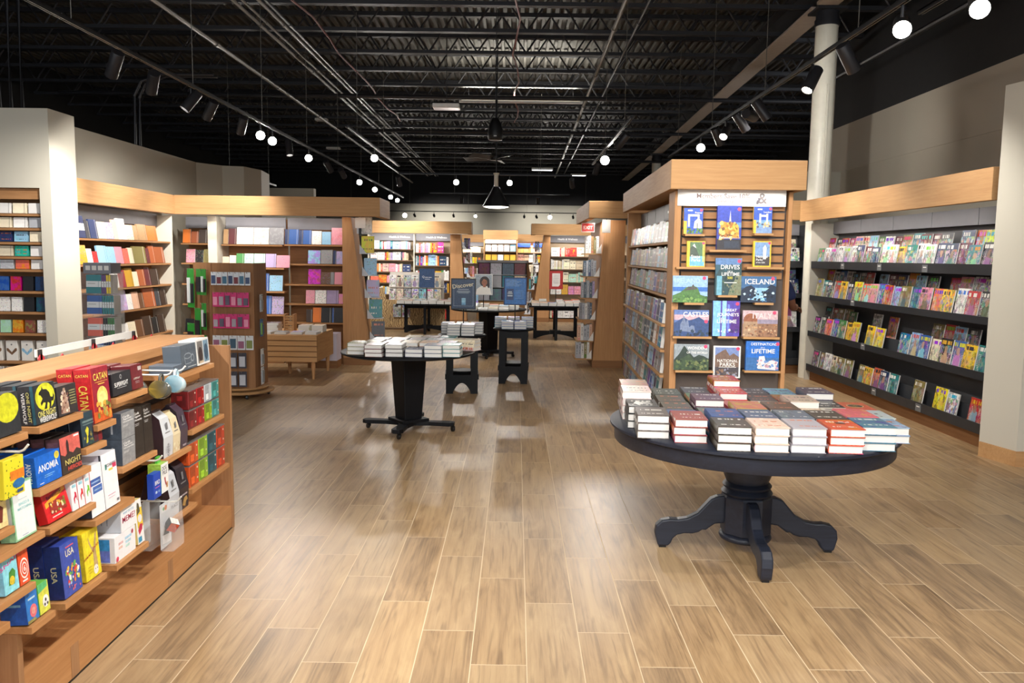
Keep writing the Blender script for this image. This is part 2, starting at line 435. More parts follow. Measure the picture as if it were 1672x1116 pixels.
# ---------------------------------------------------------------- lettering
_txt = {}
def text_geo(s):
    if s in _txt: return _txt[s]
    cu = bpy.data.curves.new('lettering', 'FONT'); cu.body = s; cu.align_x = 'CENTER'; cu.align_y = 'CENTER'; cu.size = 1.0; cu.offset = 0.012; cu.resolution_u = 3; cu.space_line = 0.85
    o = bpy.data.objects.new('lettering', cu); C.objects.link(o)
    dg = bpy.context.evaluated_depsgraph_get(); dg.update()
    me = bpy.data.meshes.new_from_object(o.evaluated_get(dg))
    v = [tuple(p.co) for p in me.vertices]; f = [tuple(p.vertices) for p in me.polygons]
    bpy.data.objects.remove(o); bpy.data.curves.remove(cu); bpy.data.meshes.remove(me)
    xs = [p[0] for p in v]; ys = [p[1] for p in v]
    cx = (min(xs)+max(xs))/2; cy = (min(ys)+max(ys))/2
    v = [(p[0]-cx, p[1]-cy) for p in v]
    _txt[s] = (v, f, max(xs)-min(xs), max(ys)-min(ys))
    return _txt[s]

def art(mb, ops, w, h, M, step=0.0003):
    """printed artwork: ops in 0..1 cover coordinates; M maps (x right, y up, z out of the cover), origin at the lower left corner"""
    z = step
    for op in ops:
        k = op[0]
        if k == 'r':
            _, u0, v0, u1, v1, c = op; pts = [(u0, v0), (u1, v0), (u1, v1), (u0, v1)]
        elif k == 'p': _, pts, c = op
        elif k == 'e':
            _, cu, cv, ru, rv, c = op; pts = [(cu+ru*math.cos(2*PI*i/18), cv+rv*math.sin(2*PI*i/18)) for i in range(18)]
        elif k == 'ridge':       # a jagged skyline from v0 up to heights in list
            _, v0, hs, c = op
            n = len(hs); pts = [(0, v0)]+[(1, v0)]+[((n-1-i)/(n-1), hs[n-1-i]) for i in range(n)]
        elif k == 'blobs':
            _, n, u0, v0, u1, v1, r, cols, seed = op
            rg = random.Random(seed)
            for i in range(n):
                cu, cv = rg.uniform(u0, u1), rg.uniform(v0, v1); rr = r*rg.uniform(0.5, 1.2)
                q = rg.randint(4, 7); a0 = rg.uniform(0, 6)
                P2 = [(cu+rr*math.cos(a0+2*PI*j/q)*rg.uniform(.6, 1.2)*(h/w)**.5, cv+rr*math.sin(a0+2*PI*j/q)*rg.uniform(.6, 1.2)) for j in range(q)]
                P2 = [(min(max(a, 0.0), 1.0), min(max(b_, 0.0), 1.0)) for a, b_ in P2]
                mb.face([M @ Vector((a*w, b_*h, z+0.00004*(i % 7))) for a, b_ in P2], prt(rg.choice(cols)))
            z += step; continue
        elif k == 't':           # text: string, centre u, v, width as share of w, colour, rotation, max height share
            s_, cu, cv, tw, c = op[1:6]; rot = op[6] if len(op) > 6 else 0; mh = op[7] if len(op) > 7 else None
            v, f, gw, gh = text_geo(s_)
            ww = w if not rot else h
            sc = tw*ww/gw; sy = sc
            if mh: sy = mh*(h if not rot else w)/gh
            A = M @ T(cu*w, cv*h, z) @ RZ(rad(rot))
            mb.raw([(p[0]*sc, p[1]*sy, 0) for p in v], f, flat(c), A)
            z += step; continue
        mb.face([M @ Vector((a*w, b_*h, z)) for a, b_ in pts], prt(c)); z += step

# ---------------------------------------------------------------- camera
def make_camera():
    yaw, pitch, roll = -0.00404456, 0.10564237, 0.01315129
    cy, sy, cp, sp, cr, sr = math.cos(yaw), math.sin(yaw), math.cos(pitch), math.sin(pitch), math.cos(roll), math.sin(roll)
    F = Vector((sy*cp, cy*cp, -sp)); R = Vector((cy, -sy, 0)); U = R.cross(F)
    R2 = R*cr+U*sr; U2 = U*cr-R*sr
    cam = bpy.data.objects.new('camera', bpy.data.cameras.new('camera')); C.objects.link(cam)
    cam.matrix_world = Matrix(((R2.x, U2.x, -F.x, 0), (R2.y, U2.y, -F.y, 0), (R2.z, U2.z, -F.z, 1.65), (0, 0, 0, 1)))
    cam.data.sensor_width = 36.0; cam.data.lens = 36.0*1320/1672; cam.data.clip_end = 200
    bpy.context.scene.camera = cam
make_camera()
_cm = bpy.context.scene.camera.matrix_world
def at_y(px, py, Y):
    """point of the photograph carried out to the upright plane y = Y"""
    d = (_cm.to_3x3() @ Vector(((px-836)/1320, (558-py)/1320, -1)))
    return Vector((0, 0, 1.65))+d*(Y/d.y)
def at_x(px, py, X):
    d = (_cm.to_3x3() @ Vector(((px-836)/1320, (558-py)/1320, -1)))
    return Vector((0, 0, 1.65))+d*(X/d.x)

# ---------------------------------------------------------------- the setting
fm = floor_mat()
struct(MB().box(-11, 9, -6, 40, -0.05, 0, fm).build('floor'))

deckm, nt, b_ = newmat('black_painted_deck')
tc = N(nt, 'ShaderNodeTexCoord'); no = N(nt, 'ShaderNodeTexNoise', i_Scale=1.2, i_Detail=6.0, i_Roughness=0.7)
LK(nt, tc.outputs['Object'], no.inputs['Vector'])
LK(nt, mixc(nt, no.outputs['Fac'], (0.045, 0.043, 0.040, 1), (0.135, 0.128, 0.115, 1)), b_.inputs['Base Color']); b_.inputs['Roughness'].default_value = 0.6
JOI = flat((46, 47, 52), 0.5); JOI2 = flat((56, 56, 60), 0.5); FLG = flat((196, 184, 172), 0.6)
mb = MB()
prof = []
x = -11.0
while x < 9.0:
    prof += [(x, 5.80), (x+0.05, 5.80), (x+0.065, 5.87), (x+0.135, 5.87)]; x += 0.15
vv = []; ff = []
for (px, pz) in prof: vv += [(px, -6, pz), (px, 40, pz)]
for i in range(len(prof)-1): ff.append((2*i, 2*i+1, 2*i+3, 2*i+2))
mb.raw(vv, ff, deckm)
mb.box(-11, 9, -6, 40, 5.9, 5.95, deckm)
struct(mb.build('ceiling'))

def joist_mesh():
    m = MB()
    for z0, z1 in ((5.10, 5.155), (5.72, 5.79)):
        m.box(-10.9, 8.9, -0.055, -0.008, z0, z1, JOI); m.box(-10.9, 8.9, 0.008, 0.055, z0, z1, JOI)
    x = -10.8; up = True
    while x < 8.6:
        a = (x, 0, 5.13 if up else 5.75); b = (x+0.42, 0, 5.75 if up else 5.13)
        m.tube([a, b], 0.016, 5, JOI2); x += 0.42; up = not up
    return m.mesh('ceiling_joist')
jm = joist_mesh()
for i in range(22):
    struct(inst(jm, 'ceiling_joist', T(0, 7.6+1.36*i, 0)))
for (x0, y0, x1, y1) in ((3.75, -5.0, 4.06, 11.1), (4.06, 11.3, 4.52, 26.8), (4.52, 26.8, 4.8, 39.5)):
    d = Vector((x1-x0, y1-y0, 0)); L = d.length; a = math.atan2(-d.x, d.y)
    m = MB().box(-0.015, 0.015, 0, L, 5.04, 5.46, JOI).box(-0.14, 0.14, 0, L, 5.44, 5.47, JOI).box(-0.14, 0.14, 0, L, 5.0, 5.035, FLG)
    struct(m.build('ceiling_beam', loc=(x0, y0, 0), rz=a))
PIL = flat((232, 228, 212), 0.35)
for (x, y) in ((4.15, 11.32), (4.52, 26.8)):
    m = MB().lathe([(0.148, 0), (0.148, 4.78)], 28, PIL).lathe([(0.165, 4.78), (0.165, 4.86), (0.15, 4.88), (0.15, 5.0)], 28, JOI)
    m.box(-0.2, 0.2, -0.2, 0.2, 4.97, 5.0, JOI).box(-0.012, 0.012, -0.16, -0.142, 2.1, 4.0, PIL)
    struct(m.build('pillar', loc=(x, y, 0), smooth=40))

# left side: niche wall, recess, return pier, far partition
m = MB()
m.box(-4.94, -4.82, 8.45, 8.95, 0, 3.09, CREAM)
m.box(-7.5, -4.94, 8.45, 8.95, 2.285, 3.09, CREAM)
m.box(-7.5, -4.94, 8.80, 8.95, 0, 2.285, OAKD)
m.box(-7.5, -7.0, 8.45, 8.80, 0, 2.285, CREAM)
struct(m.build('wall_left'))
struct(MB().box(-5.36, -5.21, 8.95, 13.6, 0, 3.09, GREYW).build('wall_left_recess'))
struct(MB().prism([(-5.21, 13.3), (-4.95, 13.75), (-4.62, 13.85), (-4.50, 14.4), (-4.6, 15.2), (-5.36, 15.2), (-5.36, 13.3)], 'z', 0, 3.09, GREYW).build('wall_left_return'))
struct(MB().box(-9.0, -4.55, 18.3, 18.5, 0, 3.09, GREYW).build('wall_left_far'))
BKW = flat((26, 26, 28), 0.7)
struct(MB().box(-11, -10.8, -6, 40, 0, 5.8, BKW).build('wall_left_outer'))
struct(MB().box(-10.8, 8.8, 36.0, 36.2, 0, 3.88, GREYW).box(-10.8, 8.8, 36.05, 36.2, 3.88, 5.8, BKW).build('wall_back'))
# right side
m = MB().box(5.30, 5.45, -6, 14.6, 0, 3.10, BEIGEW).box(5.29, 5.45, -6, 14.6, 3.10, 3.83, BEIGEW).box(5.34, 5.45, -6, 14.6, 3.83, 5.8, BKW)
struct(m.build('wall_right'))
struct(MB().box(3.0, 5.30, 13.5, 13.65, 0, 3.09, GREYW).build('wall_right_return'))
struct(MB().box(8.8, 8.95, 14.6, 40, 0, 5.8, BKW).build('wall_right_outer'))
struct(MB().prism([(4.076, 6.45), (5.29, 6.42), (5.29, 6.82), (3.985, 6.82)], 'z', 0, 3.09, CREAM).build('wall_right_pier'))
struct(MB().prism([(4.066, 6.435), (5.29, 6.405), (5.29, 6.44), (4.09, 6.465), (4.005, 6.80), (3.972, 6.80)], 'z', 0, 0.125, OAK).build('baseboard_right'))

# ---------------------------------------------------------------- roof services
def tagc(o, l, c, g=None): return tag(o, l, c, g)
PIPE = flat((116, 113, 106), 0.4, 0.2); PIPED = flat((44, 44, 48), 0.4, 0.3); REDP = flat((120, 50, 42), 0.5)
def pipe(x, z, y0, y1, r, mat, label, x2=None):
    x2 = x if x2 is None else x2
    m = MB().tube([(x, y0, z), (x2, y1, z)], r, 8, mat)
    L = (y1-y0)
    for k in range(int(L/3.0)+1):
        t = k*3.0/L; m.tube([(x+(x2-x)*t, y0+k*3.0-0.05, z), (x+(x2-x)*t, y0+k*3.0+0.05, z)], r*1.35, 8, mat)
    return tag(m.build('ceiling_conduit', smooth=40), label, 'pipe', 'conduit pipes under the roof')
pipe(-3.72, 4.90, 3, 34, 0.024, PIPE, 'grey steel conduit, outermost of the bundle left of the roof centre')
pipe(-3.63, 4.93, 3, 34, 0.018, PIPE, 'thin grey conduit, second in the bundle left of the roof centre')
pipe(-3.38, 4.90, 3, 34, 0.024, PIPE, 'grey steel conduit, third in the bundle left of the roof centre')
pipe(-3.29, 4.90, 3, 34, 0.020, PIPED, 'dark conduit, innermost of the bundle left of the roof centre')
pipe(-4.35, 4.62, 3, 34, 0.030, PIPE, 'single grey sprinkler pipe running above the left spotlight track')
pipe(1.28, 4.90, 3, 34, 0.032, PIPE, 'single pale conduit running to the back, right of the roof centre', 1.55)
pipe(1.62, 4.98, 3, 34, 0.020, PIPED, 'thin dark conduit beside the pale one right of the roof centre', 1.9)
pipe(4.9, 4.45, 3, 14, 0.035, PIPED, 'dark pipe under the roof close to the right wall')
for k, (x, ya) in enumerate(((-3.0, 'left of'), (-0.05, 'over'))):
    pts = [(x+0.06*math.sin(i*1.7+k), 8+i*1.0, 5.0+0.03*math.sin(i*2.1)) for i in range(14)]
    tag(MB().tube(pts, 0.016, 6, REDP).build('ceiling_cable', smooth=50), 'dull red cable sagging along the roof joists, %s the middle of the store' % ya, 'cable')
for k, (y, z) in enumerate(((16.2, 4.72), (20.6, 4.72), (26.5, 4.72))):
    tag(MB().tube([(-9, y, z), (8, y, z)], 0.04, 8, PIPED).build('sprinkler_main', smooth=40), 'dark cross pipe spanning the roof, %s from the entrance' % ORD[k], 'pipe', 'cross pipes under the roof')
for k in range(3):
    m = MB()
    x = -5.22-0.12*k
    m.tube([(x, 8.7, 3.05), (x, 8.7, 4.3), (x+0.08, 8.78, 4.5), (x+0.3, 9.0, 4.58), (x+0.7, 9.4, 4.60)], 0.022, 8, PIPED)
    tag(m.build('bent_conduit', smooth=40), 'dark bent conduit rising off the cream wall top, %s from the corner' % ORD[k], 'pipe', 'bent conduits on the cream wall')
for k in range(2):
    x = -5.05+0.0*k; yy = 11.3+0.14*k
    m = MB().tube([(x-0.2, yy, 3.05), (x-0.2, yy, 3.75), (x-0.1, yy, 3.95), (x+0.2, yy, 4.05), (x+0.9, yy, 4.05)], 0.02, 8, PIPED)
    tag(m.build('bent_conduit', smooth=40), 'thin dark conduit elbow above the side journal bay, %s of two' % ORD[k], 'pipe', 'conduit elbows above the journal bay')

# ---------------------------------------------------------------- track lighting
RAIL = flat((30, 30, 33), 0.35, 0.3)
def rail(x0, y0, x1, y1, z, label):
    d = Vector((x1-x0, y1-y0, 0)); L = d.length; a = math.atan2(-d.x, d.y)
    e = empty('track_rail', (x0, y0, 0), a); tag(e, label, 'light track', 'spotlight tracks')
    MB().box(-0.018, -0.006, 0, L, z, z+0.03, RAIL).box(0.006, 0.018, 0, L, z, z+0.03, RAIL).box(-0.018, 0.018, 0, L, z+0.022, z+0.034, RAIL).build('rail', e)
    y = 0.7
    while y < L:
        MB().tube([(0, y, z+0.03), (0, y, 5.15)], 0.004, 5, PIPE).build('hanger_wire', e); y += 2.4
    return e
rail(-3.47, 1.0, -3.55, 25.5, 3.40, 'black light track over the left side of the aisle')
rail(2.60, 1.0, 2.66, 14.5, 3.40, 'black light track over the right side of the aisle')
rail(2.86, 0.5, 2.86, 6.0, 3.40, 'short black light track near the right wall pier')
rail(-2.38, 11.5, -2.38, 16.5, 3.40, 'short black light track above the low slatted bench')
rail(-5.37, 14.6, -5.37, 18.2, 3.12, 'short black light track above the far left partition')
rail(1.44, 10.5, 1.44, 15.8, 3.40, 'short black light track left of the travel island canopy')
rail(-7.5, 33.5, 5.5, 33.5, 3.40, 'long black cross track in front of the back wall')
rail(-2.6, 18.0, 1.2, 18.0, 3.40, 'short black cross track over the square display tables')
rail(-3.47, -4.0, -3.47, 0.9, 3.40, 'black light track over the entrance on the left')
rail(2.60, -4.0, 2.60, 0.9, 3.40, 'black light track over the entrance on the right')

LENS = emis('lit_lens', (255, 250, 240), 28.0); LENSD = flat((120, 120, 118), 0.2)
HEADM = flat((40, 40, 44), 0.4)
SPOTK = 0.80
def head(x, y, z, tgt, label, on=True, W=300, lit=True, ang=84, size=1.2, colr=(1.0, 0.95, 0.89)):
    """track spotlight: bracket on the rail, turned cylinder, lens; the lamp sits at the mouth of the cylinder"""
    d = (Vector(tgt)-Vector((x, y, z))).normalized()
    q = d.to_track_quat('-Z', 'Y')
    M = T(x, y, z) @ q.to_matrix().to_4x4() @ SC(size, size, size)
    e = empty('track_spotlight', M=M); tag(e, label, 'spotlight', 'track spotlights')
    MB().lathe([(0.0, 0.10), (0.042, 0.10), (0.046, 0.095), (0.046, -0.10), (0.040, -0.10), (0.038, -0.07)], 20, HEADM).build('housing', e, smooth=40)
    g = 'glow' in label
    MB().lathe([(0.0, -0.101 if g else -0.0715), (0.048 if g else 0.038, -0.101 if g else -0.0715)], 20, LENS if lit else LENSD).build('lens', e)
    Mi = M.inverted()
    top = Mi @ Vector((x, y, z+0.135)); a = Mi @ Vector((x, y, z+0.06))
    MB().tube([top, a, (0, 0, 0.03)], 0.011, 6, RAIL).build('bracket', e, smooth=40)
    if on:
        L = bpy.data.lights.new('spot', 'SPOT'); L.energy = W*SPOTK; L.spot_size = rad(ang); L.spot_blend = 0.85; L.shadow_soft_size = 0.05; L.color = colr
        o = bpy.data.objects.new('spot_lamp', L); C.objects.link(o); o.parent = e; o.location = (0, 0, -0.108)
    return e
# left track
lt = [(7.17, (-5.1, 8.6, 1.0), 0), (7.91, (-5.0, 10.2, 1.2), 0), (8.84, (-5.0, 8.0, 1.0), 0), (9.38, (-5.0, 10.6, 1.3), 0), (10.46, (-4.6, 12.0, 1.3), 0),
      (11.2, (-1.2, 4.2, 1.2), 1), (11.75, (-1.4, 4.6, 1.3), 1), (12.6, (-3.2, 12.2, 1.2), 0), (13.8, (-1.4, 5.0, 1.3), 1), (18.3, (-1.6, 6.0, 1.0), 1), (20.3, (-1.6, 7.0, 1.0), 1), (22.9, (-2.0, 9, 1.0), 1), (24.2, (-2.0, 10, 1.0), 1)]
for k, (y, t, face) in enumerate(lt):
    head(-3.47-0.003*(y-1), y, 3.25, t, 'black spotlight on the left track, %s from its near end%s' % (ORD[k], ', lens glowing towards us' if face else ''), W=110 if face else 300)
head(-3.45, 5.3, 3.25, (-1.3, 2.9, 1.0), 'black spotlight at the top left corner, lens glowing', W=150)
# right track
rt = [(5.74, (1.3, 2.6, 1.6), 1, 0.55), (6.65, (4.3, 7.6, 1.1), 0, 1), (7.44, (1.7, 6.9, 1.5), 2, 1), (8.96, (4.3, 9.0, 1.1), 0, 1), (9.76, (4.3, 10.2, 1.1), 0, 1), (10.47, (1.4, 8.6, 1.3), 0, 1), (11.9, (1.2, 4.5, 1.2), 1, 1), (10.9, (3.9, 11.8, 1.0), 0, 1.1)]  # last head is added to light the rack behind the pillar
for k, (y, t, face, wf) in enumerate(rt):
    head(2.60+0.003*(y-1), y, 3.25, t, 'black spotlight on the right track, %s from its near end%s' % (ORD[k], ', lens glowing towards us' if face == 1 else ''), W=120 if face == 1 else 185*wf)
head(2.60, 9.3, 3.25, (4.0, 11.1, 3.2), 'added spotlight on the right track brightening the white pillar', W=160)  # extra head, added to brighten the pillar
head(2.86, 5.25, 3.25, (1.6, 2.4, 1.5), 'black spotlight glowing at the top edge near the right wall', W=120)
head(-2.38, 13.67, 3.25, (-1.0, 4.5, 1.0), 'glowing spotlight on the short track above the slatted bench', W=110)
head(1.44, 13.6, 3.25, (0.4, 4.0, 1.3), 'brightest glowing spotlight left of the travel island canopy', W=300, size=1.5)
head(-5.37, 17.3, 2.97, (-2.4, 6.0, 1.3), 'glowing spotlight over the far left partition wall', W=200)
head(-5.37, 16.1, 2.97, (-5.2, 18.2, 1.2), 'dark spotlight beside the glowing one over the far left partition', W=120)
head(-1.34, 18.0, 3.25, (-0.7, 6.0, 1.2), 'left of the two glowing spotlights over the square tables', W=140)
head(-0.17, 18.0, 3.25, (0.0, 6.0, 1.2), 'right of the two glowing spotlights over the square tables', W=140)
bt = [(-4.6, (-1.5, 9.0, 1.2), 1, 1.9), (-4.2, (-4, 35.9, 2.5), 0, 1), (-3.4, (-3.4, 35.9, 2.6), 0, 1), (-2.6, (-2.6, 35.9, 2.6), 0, 1), (-1.7, (-0.7, 9.0, 1.2), 1, 1.2), (0.3, (0.3, 35.9, 2.6), 0, 1), (0.8, (1.2, 35.9, 2.6), 0, 1), (1.35, (0.5, 9, 1.2), 1, 1.7), (2.3, (2.6, 35.9, 2.6), 0, 1), (2.95, (1.0, 9.0, 1.2), 1, 2.4)]
for k, (x, t, face, s) in enumerate(bt):
    head(x, 33.5, 3.25, t, '%s spotlight on the cross track by the back wall, %s from the left' % ('glowing' if face else 'dark', ORD[k]), W=240, size=s)
# the tracks over the entrance, behind the photographer
for k, (x, y, t) in enumerate(((-3.47, 3.4, (-1.85, 3.6, 0.7)), (-3.47, 1.6, (-1.9, 3.0, 0.6)), (-3.47, -0.6, (-1.6, 3.2, 0.5)), (2.6, 2.2, (1.4, 4.4, 0.6)), (2.6, 3.6, (1.6, 6.7, 1.4)), (2.6, 0.3, (2.6, 4.2, 0.0)), (-3.47, 2.5, (-0.4, 4.5, 0.0)), (2.6, -1.2, (0.5, 3.4, 0.0)))):
    head(x, y, 3.25, t, 'black spotlight on the %s track near the entrance, %s of its run' % ('left' if x < 0 else 'right', ORD[k]), W=190, ang=75)
rail(0.4, -4.0, 0.4, 4.6, 3.40, 'added unseen light track over the entrance in the middle')  # track and heads added out of view to light gondola, floor and tables
for k, (y, t, w) in enumerate(((4.3, (-1.6, 4.0, 0.6), 420), (3.4, (-1.6, 3.2, 0.6), 420), (2.6, (-1.6, 2.7, 0.6), 320), (1.8, (1.3, 4.3, 0.5), 380), (4.5, (1.6, 6.75, 1.5), 380), (1.0, (-0.4, 3.4, 0.0), 440), (0.2, (2.4, 3.8, 0.0), 420), (3.9, (4.4, 7.8, 1.0), 300), (3.0, (0.2, 7.5, 0.6), 420), (-0.6, (-1.8, 6.5, 0.2), 260))):
    head(0.4, y, 3.25, t, 'added spotlight on the unseen middle entrance track, %s from its far end' % ORD[k], W=w*0.5, ang=75)
for k, (x, y, t) in enumerate(((-3.5, 15.2, (-2.5, 17.6, 0.7)), (-3.5, 16.4, (-2.9, 19.4, 1.2)), (1.44, 14.9, (0.8, 16.6, 0.8)), (1.44, 11.4, (-0.4, 13.2, 0.8)))):  # heads added to lift the dim stretch before the far bookcases
    head(x, y, 3.25, t, 'added spotlight aimed deep into the store, %s of the %s' % (ORD[k % 2], 'left track' if x < 0 else 'short track left of the island'), W=320)
# interior lights deeper in the store: pairs of heads over the aisle
for k, (x, y, t) in enumerate(((-2.6, 18.0, (-2.4, 19.6, 1.2)), (1.2, 18.0, (1.6, 20.4, 1.2)))):
    head(x, y, 3.25, t, 'dark spotlight at the %s end of the cross track over the square tables' % ('left' if k == 0 else 'right'), W=260)
rail(-2.5, 23.5, 1.5, 23.5, 3.40, 'short black cross track in front of the centre display')
for k, x in enumerate((-1.6, -0.5, 0.6)):
    head(x, 23.5, 3.25, (x, 25.1, 1.4), 'dark spotlight over the centre display, %s of three from the left' % ORD[k], W=230)

# pendant, loudspeaker, disc and small white fittings
e = empty('pendant_lamp', (-0.36, 14.0, 0)); tag(e, 'black cone pendant lamp with pale neck hanging over the aisle', 'pendant lamp')
MB().lathe([(0.235, 2.48), (0.215, 2.52), (0.10, 2.72), (0.062, 2.80), (0.055, 2.82)], 32, BLK).build('shade', e, smooth=50)
MB().lathe([(0.036, 2.80), (0.036, 3.02), (0.05, 3.03), (0.05, 3.05)], 20, flat((206, 198, 178), 0.4)).build('neck', e, smooth=40)
MB().tube([(0, 0, 3.04), (0, 0, 5.75)], 0.008, 6, BLK).build('cord', e)
MB().lathe([(0.0, 2.452), (0.12, 2.458), (0.20, 2.474), (0.226, 2.486)], 32, emis('pendant_glow', (255, 247, 232), 9.0)).build('diffuser', e)
L = bpy.data.lights.new('pendant', 'SPOT'); L.energy = 150; L.spot_size = rad(140); L.spot_blend = 0.6; L.color = (1, .94, .86); L.shadow_soft_size = 0.15
o = bpy.data.objects.new('pendant_bulb', L); C.objects.link(o); o.parent = e; o.location = (0, 0, 2.50)
e = empty('hanging_loudspeaker', (-0.33, 12.0, 0)); tag(e, 'dark egg-shaped loudspeaker hanging above the pendant lamp', 'speaker')
MB().lathe([(0.0, 3.64), (0.05, 3.63), (0.09, 3.54), (0.11, 3.42), (0.108, 3.34), (0.09, 3.32), (0.0, 3.33)], 24, BLK).build('body', e, smooth=60)
MB().tube([(0, 0, 3.62), (0, 0, 5.75)], 0.006, 6, PIPED).build('cable', e)
MB().box(-0.02, 0.02, -0.115, -0.108, 3.36, 3.375, flat((170, 170, 168))).build('badge', e)
e = empty('ceiling_fan', (-0.45, 17.2, 0)); tag(e, 'large dark ceiling fan with wide blades over the square tables', 'ceiling fan')
MB().tube([(0, 0, 3.75), (0, 0, 5.75)], 0.02, 8, BLK).build('downrod', e, smooth=40)
MB().lathe([(0.0, 3.62), (0.12, 3.63), (0.14, 3.70), (0.10, 3.78), (0.02, 3.80)], 24, BLK).build('motor', e, smooth=50)
for k in range(5):
    a = 2*PI*k/5+0.2
    MB().box(0.10, 0.74, -0.10, 0.10, -0.008, 0.008, flat((36, 37, 42))).build('blade', e, M=T(0, 0, 3.68) @ RZ(a) @ RX(0.35), bevel=0.01)
def fixture(x, y, z, w, d, h, lit, label):
    e = empty('ceiling_fixture', (x, y, 0)); tag(e, label, 'ceiling light')
    MB().box(-w/2, w/2, -d/2, d/2, z, z+h, WHITE).build('body', e, bevel=0.008)
    MB().box(-w/2+0.02, w/2-0.02, -d/2+0.02, d/2-0.02, z-0.006, z, emis('tube_glow', (250, 252, 255), 5.0) if lit else flat((214, 214, 218))).build('diffuser', e)
    MB().tube([(0, 0, z+h), (0, 0, 5.7)], 0.006, 6, PIPED).build('hanger', e)
fixture(-1.25, 14.4, 4.18, 0.46, 0.3, 0.07, False, 'white flat fixture hanging high over the middle of the aisle')
fixture(0.72, 24.0, 4.15, 0.62, 0.2, 0.06, True, 'lit white strip light right of the pendant lamp')
fixture(-5.0, 21.0, 5.0, 0.3, 0.2, 0.06, False, 'small white fixture high up, left of the conduit bundle')
fixture(-5.6, 25.0, 4.8, 0.4, 0.2, 0.06, False, 'small white fixture low down, left of the conduit bundle')
fixture(2.0, 27.0, 4.3, 0.5, 0.2, 0.05, True, 'lit strip light far back by the second pillar')
# uplight on the deck above the aisle
e = empty('uplight', (0.05, 17.5, 0)); tag(e, 'slim lit bar washing the roof deck above the aisle', 'ceiling light')
MB().box(-1.3, 1.3, -0.05, 0.05, 4.86, 4.90, WHITE).build('body', e)
MB().box(-1.25, 1.25, -0.04, 0.04, 4.90, 4.905, emis('uplight_glow', (255, 246, 220), 1.5)).build('diffuser', e)
for s in (-1.1, 1.1): MB().tube([(s, 0, 4.9), (s, 0, 5.75)], 0.005, 5, PIPED).build('hanger', e)
L = bpy.data.lights.new('uplight', 'AREA'); L.shape = 'RECTANGLE'; L.size = 2.4; L.size_y = 0.08; L.energy = 90; L.color = (1, .95, .82)
o = bpy.data.objects.new('uplight_lamp', L); C.objects.link(o); o.parent = e; o.location = (0, 0, 4.93); o.rotation_euler = (PI, 0, 0)

def led(M, size, W, name='led_strip', colr=(1, .95, .88)):
    L = bpy.data.lights.new('led', 'AREA'); L.shape = 'RECTANGLE'; L.size = size; L.size_y = 0.03; L.energy = W*0.45; L.color = colr
    o = bpy.data.objects.new(name, L); C.objects.link(o); o.matrix_world = M
    return o

world = bpy.data.worlds.new('world'); bpy.context.scene.world = world; world.use_nodes = True
bg = world.node_tree.nodes['Background']; bg.inputs[0].default_value = (0.90, 0.95, 1.0, 1); bg.inputs[1].default_value = 2.3
vs = bpy.context.scene.view_settings
bpy.context.scene.display_settings.display_device = 'sRGB'
vs.view_transform = 'Standard'; vs.look = 'None'; vs.gamma = 1.0; vs.exposure = 0.0; vs.use_curve_mapping = False
cy = bpy.context.scene.cycles
cy.max_bounces = 6; cy.diffuse_bounces = 3; cy.glossy_bounces = 3; cy.transparent_max_bounces = 8; cy.use_denoising = True
cy.sample_clamp_indirect = 4.0

# ---------------------------------------------------------------- shelving
SHELF = wood('shelf_board', (150, 106, 68), (184, 138, 94), 'X')
def bookcase(name, label, M, w, rows, depth=0.30, z_top=2.15, header=True, kick=0.10, sides=(True, True), shelf_mat=None, back=None, side_mat=None, shelf_t=0.022, proj=0.0, headtext=None, lip=0.0, group=None):
    """free bay facing local -y: front edge of the shelves at y=0, width along x from 0 to w"""
    e = empty(name, M=M); tag(e, label, 'bookcase', group)
    sm = shelf_mat or SHELF; bm = back or OAKD; dm = side_mat or CREAM
    MB().box(0, w, depth, depth+0.03, 0, z_top, bm).build('back_panel', e)
    for k, s in enumerate(sides):
        if s:
            x0 = -0.03 if k == 0 else w
            MB().box(x0, x0+0.03, -0.02, depth+0.03, 0, z_top, dm).build('side_panel', e)
    for z in rows:
        m = MB().box(0, w, -proj, depth, z-shelf_t, z, sm)
        if lip: m.box(0, w, -proj-0.012, -proj, z-lip, z+0.012, sm)
        m.build('shelf', e)
    if kick: MB().box(0, w, 0.0, depth, 0, kick, OAKD).build('kick_board', e)
    if header:
        m = MB().box(0, w, depth-0.10, depth-0.08, z_top-0.15, z_top+0.02, HEAD, M=T(0, 0, 0))
        m.build('header_panel', e)
        if headtext:
            for (cx, s) in headtext:
                t = MB(); art(t, [('t', s, 0.5, 0.5, 0.8, (248, 248, 246))], 0.62, 0.13, T(cx-0.31, depth-0.101, z_top-0.13) @ RX(PI/2)); t.build('header_lettering', e)
    return e
def canopy(label, M, w, z0=2.175, z1=2.44, d=0.09, ret0=0, ret1=0, mat=None, soffit=0.0):
    """wooden fascia board running along local x, front face at y=0; ret = return boards turning back at the ends"""
    e = empty('wood_canopy', M=M); tag(e, label, 'canopy', None)
    MB().box(0, w, 0, d, z0, z1, mat or OAK).build('fascia_board', e, bevel=0.004)
    for k, r in enumerate((ret0, ret1)):
        if r: MB().box((0 if k == 0 else w-d), (d if k == 0 else w), d, r, z0, z1, mat or OAKY).build('return_board', e, bevel=0.004)
    if soffit: MB().box(0.0, w, d, soffit, z0+0.03, z0+0.05, mat or OAK).build('soffit_panel', e)
    return e

